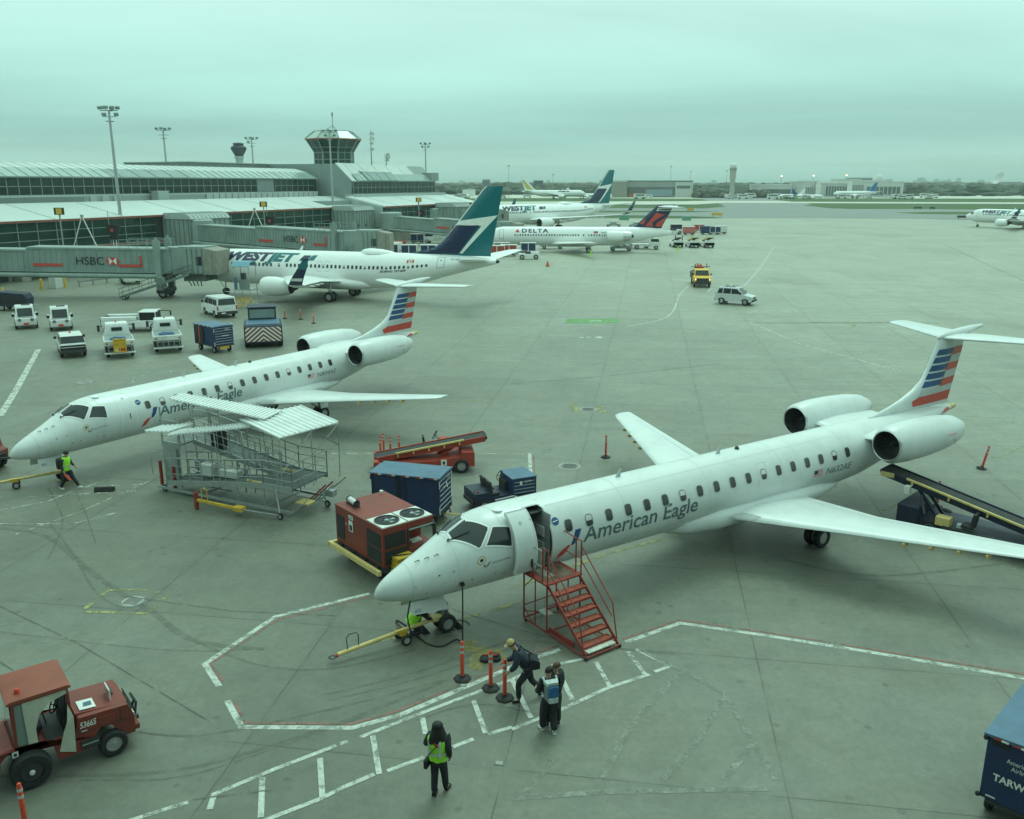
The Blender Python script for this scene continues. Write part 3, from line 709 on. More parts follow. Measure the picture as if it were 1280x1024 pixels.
    vs = [(u, v * k) for u, v in vs]; f.decal(b, vs, fs, TXT, 6.44, R(-10.5), off=.008); b.obj('airline_name', root, smooth=False)
    b = MB(); f.decal(b, [(.0, .0), (.17, .46), (.40, .46), (.24, .12), (.10, .0)], [(0, 1, 2, 3, 4)], AAB, 5.98, R(-10), off=.008)
    f.decal(b, [(0, 0), (.24, .10), (.46, .42), (.38, .46), (.12, .28)], [(0, 1, 2, 3, 4)], AAR, 5.50, R(-31), off=.008); b.obj('airline_emblem', root, smooth=False)
    ra = 18.02 - cut
    b = MB(); vs, fs = text_fit(reg, 1.5, .25, shear=.18); f.decal(b, vs, fs, TXT, ra, R(-10.5), off=.008); b.obj('registration', root, smooth=False)
    b = MB()
    for k in range(7): f.decal(b, [(0 if k < 3 else .0, k * .034), (.50, k * .034), (.50, k * .034 + .034), (0, k * .034 + .034)], [(0, 1, 2, 3)], AAR if k % 2 == 0 else TXTW, ra - .72, R(-9), off=.008)
    f.decal(b, [(0, .10), (.22, .10), (.22, .238), (0, .238)], [(0, 1, 2, 3)], AAB, ra - .72, R(-9), off=.011); b.obj('flag', root, smooth=False)
    # doors
    if door_open:
        b = MB(); b.bx(-5.26, -4.58, -.5, .9, 1.55, 1.6, DARK); b.bx(-5.26, -4.58, -.95, -.9, 1.6, 3.3, PANEL); b.bx(-5.3, -5.26, -.9, 1.0, 1.6, 3.3, PANEL); b.bx(-4.58, -4.54, -.9, 1.0, 1.6, 3.3, DARK)
        b.bx(-5.26, -4.58, -.9, .6, 3.25, 3.28, DARK)
        for z in (1.9, 2.3, 2.7): b.bx(-5.24, -4.9, -.9, -.82, z, z + .25, OFFW)
        for z in (2.0, 2.5): b.bx(-5.26, -5.22, .2, .75, z, z + .3, OFFW)
        b.obj('doorway', root, smooth=False)
        b = MB(); f.line(b, [(4.56, -34), (4.56, 60), (4.66, 69), (5.18, 69), (5.28, 60), (5.28, -34)], .035, GREYL, .006, closed=False); b.obj('door_frame', root)
        b = MB(); N_ = 18
        def dp(a, ph, off): return f.pt(5.0, R(ph), off) + Vector((5.0 - a, 0, 0))
        outer = [[dp(3.88 + .72 * u + .0, -28 + 88 * v / N_, .20) for u in (0, .03, .5, .97, 1)] for v in range(N_ + 1)]
        vs = []; fs = []; W_ = 5
        for v in range(N_ + 1): vs += outer[v]
        for v in range(N_ + 1): vs += [dp(3.88 + .72 * u, -28 + 88 * v / N_, .10) for u in (0, .03, .5, .97, 1)]
        o2 = (N_ + 1) * W_
        for v in range(N_):
            for u in range(W_ - 1): i = v * W_ + u; fs += [(i, i + 1, i + W_ + 1, i + W_), (o2 + i, o2 + i + W_, o2 + i + W_ + 1, o2 + i + 1)]
            for u in (0, W_ - 1): i = v * W_ + u; fs.append((i, i + W_, o2 + i + W_, o2 + i))
        for v in (0, N_):
            for u in range(W_ - 1): i = v * W_ + u; fs.append((i, i + 1, o2 + i + 1, o2 + i))
        b.add(vs, fs, WHITE); d = b.obj('cabin_door', root)
        b = MB(); e = [dp(3.90, p, .205) for p in range(-27, 60, 4)]; b.path(e, .016, SEAL); e = [dp(4.59, p, .205) for p in range(-27, 60, 4)]; b.path(e, .016, SEAL)
        b.path([dp(3.90 + .69 * t / 8, 59, .205) for t in range(9)], .016, SEAL)
        b.lathe([(.055, 0), (.05, .012)], dp(4.2, 41, .2), dp(4.2, 41, 1) - dp(4.2, 41, 0), GREYL, 14)
        b.bx(-4.44, -4.38, 1.30, 1.345, 1.95, 2.2, DARK); b.tube(dp(4.55, 10, .1), dp(4.62, 10, -.05), .03, DARK); b.tube(dp(4.55, 40, .1), dp(4.62, 40, -.05), .03, DARK)
        b.obj('door_handle', d)
    else:
        b = MB(); f.line(b, [(4.56, -34), (4.56, 60), (4.66, 69), (5.18, 69), (5.28, 60), (5.28, -34)], .04, SEAL, .007); f.decal(b, rrect(.11, .11, .05), [tuple(range(20))], GREYL, 4.9, R(52), off=.008); f.decal(b, [(-.02, -.12), (.03, -.12), (.03, .12), (-.02, .12)], [(0, 1, 2, 3)], DARK, 4.95, R(6), off=.008); b.obj('cabin_door', root)
    # wings
    wo = cut / 2
    for sd in (1, -1):
        b = MB(); wing(b, [(12.2 - wo, .6, 1.42, 5.2, .62), (13.0 - wo, 1.15, 1.50, 4.0, .50), (14.35 - wo, 4.2, 1.76, 2.45, .30), (16.75 - wo, 9.55, 2.16, 1.12, .13), (16.98 - wo, 9.9, 2.19, .95, .08), (17.3 - wo, 10.02, 2.2, .55, .03)], WHITE, sd)
        wg = b.obj('wing', root)
        b = MB()
        if sd == 1:
            for k in range(9):
                a = 12.75 - wo + k * .07; b.add([(-(a), 1.25, 1.705), (-(a + .03), 1.25, 1.705), (-(a + .3), 1.95, 1.735), (-(a + .27), 1.95, 1.735)], [(0, 1, 2, 3)], GREYL)
            b.obj('walkway_mark', wg, smooth=False)
        b = MB()
        # vortilons under the leading edge
        for y in (6.2, 6.9, 7.6, 8.3):
            t = (y - 4.2) / 5.35; a = 14.35 - wo + 2.4 * t; z = 1.76 + .4 * t
            b.prism([(-a - .25, z - .05), (-a + .13, z - .03), (-a + .05, z - .16), (-a - .12, z - .18)], 'y', sd * y - .012, sd * y + .012, YEL2)
        b.split('vortilon', wg, smooth=False)
        b = MB(); ys = (1.9, 4.2, 6.6, 9.0); 
        for i in range(3):
            y0, y1 = ys[i] + .03, ys[i + 1] - .03
            def te(y):
                if y < 4.2: t = (y - 1.15) / 3.05; return 17.0 - wo + (16.8 - 17.0) * t, 1.5 + .26 * t
                t = (y - 4.2) / 5.35; return 16.8 - wo + (17.87 - 16.8) * t, 1.76 + .4 * t
            for (ya, yb, w_) in ((y0, y1, .02),):
                (a0, z0), (a1, z1) = te(ya), te(yb); cs = .55 - .08 * i
                b.add([(-(a0 - cs), sd * ya, z0 + .105 - .02 * i), (-(a0 - cs - .025), sd * ya, z0 + .107 - .02 * i), (-(a1 - cs - .025 + .06), sd * yb, z1 + .092 - .02 * i), (-(a1 - cs + .06), sd * yb, z1 + .09 - .02 * i)], [(0, 1, 2, 3)], GREYL)
        b.obj('flap_line', wg, smooth=False)
    # fin and stripes
    dz = -cut
    rows = [(3.42, 21.7, 27.75, .05), (3.55, 22.0, 27.68, .16), (3.75, 23.1, 27.72, .22), (4.0, 24.05, 27.8, .30), (4.3, 24.85, 27.86, .34), (4.65, 25.42, 27.95, .34), (5.3, 25.82, 28.13, .31), (5.95, 26.2, 28.32, .28), (6.38, 26.45, 28.5, .26)]
    fin = Fin([(z, l + dz, t + dz, th) for z, l, t, th in rows]); b = MB(); fin.body(b, WHITE); fo = b.obj('tail_fin', root)
    b = MB()
    LEa = lambda z: 24.80 + (z - 3.63) * .637 + (.05 if z > 4.4 else 0) + dz
    TEa = lambda z: 27.62 + (z - 3.44) * .29 + dz
    MIDa = lambda z: 26.62 + (z - 4.3) * .52 + dz
    sl_ = .0
    for i in range(5):
        z1 = 5.93 - .325 * i; z0 = z1 - .325
        fin.both(b, [(LEa(z0 + .06) + .03, z0 + .075), (MIDa(z0), z0 + .075), (MIDa(z1), z1), (LEa(z1) + .03, z1)], AAB)
        fin.both(b, [(MIDa(z0), z0 + .004), (TEa(z0), z0 + .004), (TEa(z1), z1), (MIDa(z1), z1)], AAR if i % 2 == 0 else AAG)
    fin.both(b, [(LEa(4.0) + .12, 4.02), (TEa(4.0), 4.02), (TEa(4.3), 4.3), (LEa(4.3) + .06, 4.3)], AAG)
    fin.both(b, [(LEa(3.63) + .1, 3.60), (TEa(3.6), 3.60), (TEa(4.0), 4.015), (LEa(4.0) + .12, 4.015), (LEa(3.9) - .25, 3.86)], AAR)
    b.obj('tail_stripes', fo, smooth=False)
    b = MB(); f.quad(b, [(26.7 + dz, 5), (27.3 + dz, 40), (27.6 + dz, 40), (27.6 + dz, -10)], AAR, .008); b.obj('tail_cone_stripe', root)
    # horizontal tail and bullet
    for sd in (1, -1):
        b = MB(); wing(b, [(26.55 + dz, .05, 6.40, 2.35, .20), (28.35 + dz, 3.6, 6.43, 1.3, .10), (28.6 + dz, 3.78, 6.43, 1.0, .04)], WHITE, sd, camber=0); b.obj('tailplane', root)
    b = MB(); b.lathe([(.02, 0), (.10, .15), (.17, .6), (.18, 1.5), (.15, 2.5), (.07, 3.4), (.02, 3.55)], (-26.3 - dz, 0, 6.42), (-1, 0, .075), WHITE, 18); b.obj('tail_bullet', root)
    # engines
    for sd in (1, -1):
        e = nacelle(root, 20.1 + dz, 2.12 * sd, 3.2, 4.8, .55, .77, WHITE, tail_r=.34, toe=0)
        b = MB(); b.prism([(-20.9 - dz, 0), (-21.3 - dz, 0), (-21.3 - dz, 0)], 'z', 3.2, 3.21, WHITE)
        b = MB(); wing(b, [(20.6 + dz, .75, 3.1, 3.9, .34), (20.5 + dz, 1.5, 3.2, 3.9, .3)], WHITE, sd, camber=0); b.obj('pylon', e)
        if sd == 1:
            b = MB(); T0 = Matrix.Translation((0, 0, 0))
            def ep(u, ang, off=.76): return Vector((-u, 2.12 + off * math.cos(ang), 3.2 + off * math.sin(ang)))
            for (u0, v0, u1, v1) in ((0, 0, .62, 0), (.62, 0, .62, .45), (.62, .45, 0, .45), (0, .45, 0, 0)):
                b.tube(ep(23.0 + dz + u0, R(-22) + v0 / .8, .728), ep(23.0 + dz + u1, R(-22) + v1 / .8, .728 - .055 * (u1 > 0)), .012, AAR, 4)
            b.obj('warning_mark', e)
    # landing gear
    g = bpy.data.objects.new('nose_gear', None); scn.collection.objects.link(g); g.parent = root
    for y in (.17, -.17): wheel(g, -2.19, y, .28, .17)
    b = MB(); b.tube((-2.19, 0, .28), (-2.05, 0, 1.35), .055, STEEL, 10); b.tube((-2.19, -.2, .28), (-2.19, .2, .28), .04, STEEL); b.tube((-2.12, 0, .8), (-1.6, 0, 1.35), .03, STEEL); b.tube((-2.3, .0, .5), (-2.3, .0, .85), .03, STEEL); b.tube((-2.3, 0, .5), (-2.19, 0, .36), .025, STEEL); b.tube((-2.3, 0, .85), (-2.13, 0, .95), .025, STEEL)
    b.tube((-2.0, .12, .95), (-2.0, .2, 1.0), .07, CLEAR, 10); b.obj('strut', g)
    b = MB()
    for y in (.28, -.28): b.add([(-.95, y, 1.34), (-2.0, y, 1.30), (-2.15, y * 1.3, .86), (-.95, y * 1.3, .98), (-.95, y + .02, 1.34), (-2.0, y + .02, 1.30), (-2.15, y * 1.3 + .02, .86), (-.95, y * 1.3 + .02, .98)], [(0, 1, 2, 3), (4, 5, 6, 7), (0, 1, 5, 4), (1, 2, 6, 5), (2, 3, 7, 6), (3, 0, 4, 7)], WHITE)
    flat_text(b, {'N632AE': '632', 'N804AE': '804'}[reg], .2, (-1.05, .392, 1.03), (-1, 0, 0), (0, -.1, 1), TXT)
    b.obj('gear_door', g, smooth=False)
    for sd in (1, -1):
        g = bpy.data.objects.new('main_gear', None); scn.collection.objects.link(g); g.parent = root
        x = -16.55 + cut / 2
        for y in (2.05 + .2, 2.05 - .2): wheel(g, x, y * sd, .38, .24)
        b = MB(); b.tube((x, 2.05 * sd, .38), (x + .1, 2.0 * sd, 1.55), .08, STEEL, 10); b.tube((x, 1.8 * sd, .38), (x, 2.3 * sd, .38), .05, STEEL); b.tube((x + .1, 2.0 * sd, .7), (x + .9, 1.5 * sd, 1.4), .04, STEEL)
        b.add([(x - .3, 2.3 * sd, 1.6), (x + .4, 2.3 * sd, 1.6), (x + .32, 2.42 * sd, .75), (x - .22, 2.42 * sd, .75)], [(0, 1, 2, 3)], WHITE); b.obj('strut', g)
    return root
J1 = regional_jet('nearest white regional jet with its front door swung open at the red stairs', (-3.825, 22.114, 33.484), False, 'N632AE', True, 0)
J2 = regional_jet('white regional jet with closed doors standing behind the covered silver ramp', (-21.1, 34.895, 56.614), True, 'N804AE', False, 0)

# ---------------------------------------------------------------- larger jets
def jet_gear(root, a, ys, r, w, ztop, name, dual=0.0, axles=(0,)):
    g = bpy.data.objects.new(name, None); scn.collection.objects.link(g); g.parent = root
    for ax in axles:
        for y in ys: wheel(g, -a - ax, y, r, w)
    b = MB(); ym = sum(ys) / len(ys)
    b.tube((-a, ym, r), (-a, ym, ztop), r * .2, STEEL, 10); b.tube((-a - axles[0], min(ys), r), (-a - axles[0], max(ys), r), r * .12, STEEL)
    if len(axles) > 1: b.tube((-a - axles[0], ym, r), (-a - axles[-1], ym, r), r * .16, STEEL)
    b.tube((-a, ym, r * 1.6), (-a + .9, ym, ztop), r * .1, STEEL); b.obj('strut', g)
    return g
def leaf_fin(fin, b, o, z0, z1, c0, c1, m):
    pass
def airline_tail(fin, b, dz, h0, h1):
    """teal fin with navy sail and white bands; fractions of the fin's own height and chord"""
    def P(u, v):  # u chord fraction, v height fraction
        z = h0 + (h1 - h0) * v; rows = fin.rows; k = max([i for i in range(len(rows) - 1) if rows[i][0] <= z] or [0])
        r0, r1 = rows[k], rows[k + 1]; t = (z - r0[0]) / (r1[0] - r0[0]); le = r0[1] + (r1[1] - r0[1]) * t; te = r0[2] + (r1[2] - r0[2]) * t
        return (le + (te - le) * u, z)
    b2 = b
    fin.both(b2, [P(.02, .44), P(.03, .50), P(1, .585), P(.64, .02), P(.60, .02), P(.66, .43)], TXTW, off=.02)
    fin.both(b2, [P(.015, .0), P(.015, .1), P(.015, .25), P(.02, .425), P(.60, .44), P(.59, .015)], WJN, off=.024)
    pts = [(fin.rows[i][1] + .04, fin.rows[i][0]) for i in range(len(fin.rows))]
    for p, q in zip(pts, pts[1:]):
        if p[1] > h0 + (h1 - h0) * .25: fin.both(b2, [p, q, (q[0] + .14, q[1]), (p[0] + .14, p[1])], TXTW, off=.022)
def narrowbody(label, loc, hd, name_txt='WESTJET', reg='C-GWSL', detail=True, group='white and teal airliners'):
    root = thing('airliner', label, 'airplane', (loc[0], loc[1], 0), R(hd + 180), group)
    f = Fus([(0, 2.95, 3.1, .06), (.15, 2.7, 3.35, .35), (.6, 2.35, 3.7, .72), (1.3, 2.0, 4.05, 1.1), (2.2, 1.72, 4.5, 1.42), (3.2, 1.52, 5.0, 1.68), (4.5, 1.38, 5.28, 1.84), (6, 1.33, 5.34, 1.88), (23.5, 1.33, 5.34, 1.88), (26.5, 1.5, 5.34, 1.85), (29.5, 2.1, 5.32, 1.68), (32.5, 2.95, 5.28, 1.35), (35.5, 3.75, 5.15, .9), (37.5, 4.25, 4.98, .45), (38.1, 4.45, 4.85, .2)])
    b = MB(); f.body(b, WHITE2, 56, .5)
    ring = []
    for a, w_, zt, zb in ((11.8, .4, 2.2, 1.45), (13.2, 1.5, 2.5, 1.2), (15.5, 2.0, 2.9, 1.08), (20.5, 2.05, 2.9, 1.08), (22.8, 1.7, 2.6, 1.2), (24.6, .5, 2.1, 1.45)):
        ring.append([(-a, w_ * math.cos(t), (zt + zb) / 2 + (zt - zb) / 2 * math.sin(t)) for t in [2 * math.pi * i / 28 for i in range(28)]])
    b.ring(ring, WHITE2)
    b.ring([[(-22.0 - u, w_ * math.cos(t), 5.2 + q_ * math.sin(t)) for t in [math.pi * i / 10 for i in range(11)]] for u, w_, q_ in ((0, .05, .1), (.5, .6, .45), (1.3, .85, .58), (2.6, .8, .5), (3.8, .5, .3), (4.4, .05, .1))], WHITE2, caps=False, closed=False)
    b.prism([(-14.2, 5.3), (-14.6, 5.3), (-14.8, 5.85), (-14.6, 5.85)], 'y', -.03, .03, TXTW)
    for a in (9.5, 18.5): b.prism([(-a, 1.4), (-a - .35, 1.4), (-a - .5, 1.0), (-a - .4, 1.0)], 'y', -.02, .02, AAG)
    b.obj('fuselage', root, ang=50)
    ph = R(13)
    al = [5.9 + .515 * k for k in range(49) if k not in (0, 12, 14)]
    windows(f, root, al, ph, .25, .36, .02, GLASS, 1, .012)
    b = MB()
    for sd in (1, -1):
        f.quad(b, [(1.55, 62), (1.6, 88), (2.35, 88), (2.55, 50), (2.1, 34)], GLASS, .02, sd); f.quad(b, [(2.2, 32), (2.65, 48), (3.2, 42), (3.1, 22), (2.4, 20)], GLASS, .02, sd)
    b.obj('windshield', root)
    for a0, a1, p0, p1 in ((4.3, 5.15, -18, 38), (31.8, 32.6, -5, 52)):
        b = MB(); f.line(b, [(a0, p0), (a0, p1), (a1, p1), (a1, p0)], .035, TXTK, .015); f.decal(b, rrect(.16, .2, .07), [tuple(range(20))], GLASS, (a0 + a1) / 2, R((p0 + p1) / 2 + 10), off=.016); b.obj('cabin_door', root)
    for k in (24, 26):
        a = 5.9 + .515 * k - .25 * (k == 26) ; b = MB(); vs, fs = rring(.62, 1.1, .14, .028); f.decal(b, vs, fs, GREYL, 5.9 + .515 * (23 if k == 24 else 25), ph, off=.014); b.obj('emergency_exit', root)
    b = MB()
    vs, fs = text_fit(name_txt[:4], 5.9, 1.15, shear=.35, bold=.06, sx=1.15); f.decal(b, vs, fs, WJN, 5.75, R(26), off=.014)
    vs, fs = text_fit(name_txt[4:], 4.3, 1.15, shear=.35, bold=.06, sx=1.15); f.decal(b, vs, fs, TEAL, 10.65, R(26), off=.014)
    f.decal(b, [(0, 0), (1.15, 0), (1.4, .7), (.5, .7)], [(0, 1, 2, 3)], WJN, 15.1, R(29), off=.014)
    f.decal(b, [(.9, .05), (1.75, .05), (2.1, .75), (1.5, .75)], [(0, 1, 2, 3)], TEAL, 15.2, R(29), off=.018); f.decal(b, [(.95, .1), (1.0, .1), (1.5, .7), (1.42, .7)], [(0, 1, 2, 3)], TXTW, 15.2, R(29), off=.022)
    b.obj('airline_name', root, smooth=False)
    if reg:
        b = MB(); vs, fs = text_fit(reg, 1.9, .34, shear=.15, bold=.02); f.decal(b, vs, fs, TXTK, 33.3, R(33), off=.014); b.obj('registration', root, smooth=False)
        b = MB(); vs, fs = text_fit('BOEING 737-800', 3.1, .22, shear=.3, bold=.03); f.decal(b, vs, fs, TXTK, 25.2, R(-2), off=.014); b.obj('model_name', root, smooth=False)
        b = MB()
        for u0, u1, m in ((0, .22, SIGNR), (.22, .62, TXTW), (.62, .84, SIGNR)): f.decal(b, [(u0, 0), (u1, 0), (u1, .42), (u0, .42)], [(0, 1, 2, 3)], m, 28.3, R(27), off=.014)
        f.decal(b, [(.34, .14), (.42, .06), (.50, .14), (.54, .26), (.42, .36), (.30, .26)], [(0, 1, 2, 3, 4, 5)], SIGNR, 28.3, R(27), off=.018)
        vs, fs = text_fit('Canada', .5, .09); f.decal(b, [(u + .17, v + .47) for u, v in vs], fs, TXTK, 28.3, R(27), off=.014); b.obj('flag', root, smooth=False)
    for sd in (1, -1):
        b = MB(); wing(b, [(12.6, 1.5, 2.15, 8.0, 1.0), (15.2, 5.2, 2.5, 4.6, .5), (20.0, 12.5, 3.1, 2.7, .26), (22.8, 16.6, 3.45, 1.75, .15), (23.15, 17.1, 3.55, 1.5, .13)], WHITE2, sd); wg = b.obj('wing', root)
        b = MB(); n_ = 6
        secs = [(23.15, 17.1, 3.55, 1.5, .12), (23.5, 17.5, 3.75, 1.4, .1), (23.95, 17.72, 4.3, 1.25, .1), (24.7, 17.85, 5.2, .95, .07), (25.4, 17.95, 6.1, .55, .05)]
        b.ring([airfoil(a, y * sd, z, c, t, k > 0, 0) for k, (a, y, z, c, t) in enumerate(secs)], WJN)
        wl = b.obj('winglet', wg)
        b = MB()
        for s2 in (1, -1): b.add([(-23.65, sd * 17.6 + s2 * .085, 3.95), (-24.95, sd * 17.62 + s2 * .05, 3.95), (-25.1, sd * 17.72 + s2 * .05, 4.25), (-23.9, sd * 17.7 + s2 * .085, 4.2)], [(0, 1, 2, 3)], TXTW); b.add([(-24.7, sd * 17.85 + s2 * .06, 5.1), (-25.6, sd * 17.86 + s2 * .03, 5.05), (-25.85, sd * 17.92 + s2 * .03, 5.95), (-25.3, sd * 17.94 + s2 * .05, 5.95)], [(0, 1, 2, 3)], TEAL)
        b.obj('winglet_band', wl, smooth=False)
        b = MB()
        for y, c in ((5.6, 4.4), (8.8, 3.7), (12.2, 2.9)):
            a = 15.2 + (y - 5.2) * .52; z = 2.45 + (y - 5.2) * .08
            b.ring([[(-a - c * .45 - u, sd * y + r_ * math.cos(t) * .16, z - .18 - .0 + r_ * math.sin(t) * .2) for t in [k * math.pi / 4 for k in range(8)]] for u, r_ in ((0, .2), (.6, 1), (1.8, 1), (3.0, .15))], WHITE2)
        b.obj('flap_fairing', wg)
        e = nacelle(root, 12.3, 4.83 * sd, 1.72, 3.6, .78, 1.08, WHITE2, tail_r=.72, core=1.0)
        b = MB(); b.prism([(-13.0, 2.7), (-15.2, 2.75), (-17.0, 2.35), (-16.4, 2.0), (-13.4, 2.3)], 'y', 4.83 * sd - .17, 4.83 * sd + .17, WHITE2); b.obj('pylon', e)
        b = MB(); wing(b, [(33.9, .6, 4.75, 3.6, .36), (37.3, 6.6, 5.4, 1.5, .16), (37.75, 7.1, 5.45, 1.1, .05)], WHITE2, sd, camber=0); b.obj('tailplane', root)
        jet_gear(root, 19.6, (2.86 * sd - .42, 2.86 * sd + .42), .56, .36, 2.2, 'main_gear')
    rows = [(5.2, 27.3, 37.5, .05), (5.35, 28.0, 37.45, .2), (5.6, 29.7, 37.5, .3), (6.0, 31.0, 37.55, .42), (6.6, 31.9, 37.7, .5), (7.2, 32.45, 37.85, .48), (9, 33.95, 38.2, .42), (10.8, 35.45, 38.55, .32), (12.2, 36.65, 38.82, .22), (12.5, 37.0, 38.85, .15)]
    fin = Fin(rows); b = MB(); fin.body(b, TEAL); fo = b.obj('tail_fin', root); b = MB(); airline_tail(fin, b, 0, 5.3, 12.5); b.obj('tail_marking', fo, smooth=False)
    b = MB(); b.lathe([(.2, 0), (.14, .35), (.1, .36)], (-38.05, 0, 4.65), (-1, 0, .1), DARK, 12); b.obj('exhaust', root)
    jet_gear(root, 3.99, (.2, -.2), .34, .22, 1.6, 'nose_gear')
    return root
W1 = narrowbody('white and teal airliner with large navy lettering parked nose-on to the nearest bridge', (-38.0, 105.6), -17.5)
W2 = narrowbody('white and teal airliner taxiing alone at the far right edge of the apron', (138.6, 272.0), -58, reg=None)
W3 = dup(W1, (-9.7, 236.6, 0), R(40.5 + 180), 'white and teal wide airliner parked beyond the red and navy tailed jet')
W3.scale = (1.37, 1.37, 1.33)
for c in W3.children:
    if c.name.split('.')[0] in ('model_name', 'registration'): bpy.data.objects.remove(c)
def rear_engine_jet(label, loc, hd):
    root = thing('airliner', label, 'airplane', (loc[0], loc[1], 0), R(hd + 180))
    f = Fus([(0, 2.5, 2.7, .06), (.2, 2.2, 2.95, .4), (.8, 1.85, 3.4, .85), (1.8, 1.55, 3.95, 1.25), (3, 1.35, 4.5, 1.55), (4.5, 1.25, 4.75, 1.67), (26, 1.25, 4.75, 1.67), (29, 1.75, 4.75, 1.5), (32, 2.5, 4.65, 1.05), (34.5, 3.0, 4.3, .55), (36.3, 3.3, 3.9, .12)])
    b = MB(); f.body(b, WHITE2, 48, .6)
    b.ring([[(-a, w_ * math.cos(t), 1.75 + h_ * math.sin(t)) for t in [2 * math.pi * i / 24 for i in range(24)]] for a, w_, h_ in ((12.5, .4, .3), (14.5, 1.65, .75), (21, 1.65, .75), (23, .4, .3))], WHITE2)
    b.obj('fuselage', root, ang=50)
    windows(f, root, [6.6 + .5 * k for k in range(36) if k not in (25, 27)], R(9), .24, .34, .01, GLASS, 1, .014)
    b = MB(); vs, fs = text_fit('DELTA', 5.0, .85, sx=1, track=1.25, bold=.03); f.decal(b, vs, fs, WJN, 7.9, R(24), off=.02)
    f.decal(b, [(0, 0), (.9, 0), (.45, .75)], [(0, 1, 2)], SIGNR, 6.6, R(25), off=.02); b.obj('airline_name', root, smooth=False)
    b = MB(); vs, fs = text_fit('N607AT', 1.6, .28); f.decal(b, vs, fs, TXTK, 22.9, R(20), off=.02); b.obj('registration', root, smooth=False)
    b = MB(); f.decal(b, [(0, 0), (.8, 0), (.8, .4), (0, .4)], [(0, 1, 2, 3)], AAR, 21.5, R(20), off=.02); f.decal(b, [(0, .15), (.4, .15), (.4, .4), (0, .4)], [(0, 1, 2, 3)], AAB, 21.5, R(20), off=.024); b.obj('flag', root, smooth=False)
    b = MB(); f.quad(b, [(1.5, 55), (1.6, 88), (2.4, 88), (2.6, 40), (2.0, 32)], GLASS, .02); b.obj('windshield', root)
    b = MB(); f.line(b, [(3.6, -15), (3.6, 45), (4.4, 45), (4.4, -15)], .04, TXTK, .015); b.obj('cabin_door', root)
    for sd in (1, -1):
        b = MB(); wing(b, [(13.8, 1.0, 1.55, 6.2, .8), (16.0, 5, 1.9, 3.6, .4), (20.6, 13.6, 2.6, 1.5, .14), (21.0, 14.2, 2.65, 1.0, .05)], WHITE2, sd); b.obj('wing', root)
        e = nacelle(root, 23.9, 2.75 * sd, 3.15, 4.6, .72, .98, WHITE2, tail_r=.62, core=.5)
        b = MB(); b.lathe([(.985, 3.1), (.93, 3.7), (.80, 4.5)], (-23.9, 2.75 * sd, 3.15), (-1, 0, 0), ALU, 30, False); b.obj('cowl_ring', e)
        b = MB(); wing(b, [(24.6, 1.4, 3.1, 3.4, .3), (24.6, 2.2, 3.15, 3.4, .3)], WHITE2, sd, camber=0); b.obj('pylon', e)
        b = MB(); wing(b, [(33.9, .1, 8.45, 3.0, .3), (36.6, 5.4, 8.5, 1.4, .14)], WHITE2, sd, camber=0); b.obj('tailplane', root)
        jet_gear(root, 20.6, (2.3 * sd - .33, 2.3 * sd + .33), .5, .32, 1.6, 'main_gear')
    fin = Fin([(4.5, 27.5, 34.3, .1), (4.7, 28.6, 34.4, .3), (5.0, 29.4, 34.5, .42), (6, 30.5, 35.0, .42), (7, 31.5, 35.6, .4), (8.2, 32.8, 36.2, .36), (8.7, 33.3, 36.6, .32), (8.9, 33.6, 36.9, .2)])
    b = MB(); fin.body(b, WJN); fo = b.obj('tail_fin', root)
    b = MB()
    fin.both(b, [(31.2, 4.85), (33.2, 7.4), (35.3, 6.9), (34.3, 4.85)], SIGNR, off=.02)
    fin.both(b, [(32.7, 4.9), (32.5, 5.6), (34.1, 6.6), (35.2, 7.2), (35.1, 6.6), (33.4, 5.5), (33.2, 4.9)], WJN, off=.026)
    fin.both(b, [(30.2, 5.35), (31.3, 6.4), (30.9, 5.2)], SIGNR, off=.02)
    fin.both(b, [(33.2, 7.7), (33.5, 8.2), (36.2, 8.2), (36.2, 8.08), (33.7, 8.05), (33.45, 7.8), (36.0, 7.85), (36, 7.75)], TXTW, off=.02)
    b.obj('tail_marking', fo, smooth=False)
    b = MB(); b.lathe([(.03, 0), (.2, .4), (.3, 1.5), (.28, 3), (.03, 4)], (-33.2, 0, 8.5), (-1, 0, 0), WHITE2, 14); b.obj('tail_bullet', root)
    jet_gear(root, 3.0, (.2, -.2), .33, .2, 1.5, 'nose_gear')
    return root
rear_engine_jet('white jet with red and navy T-shaped tail and engines at the back', (-5.9, 170.6), -3.5)
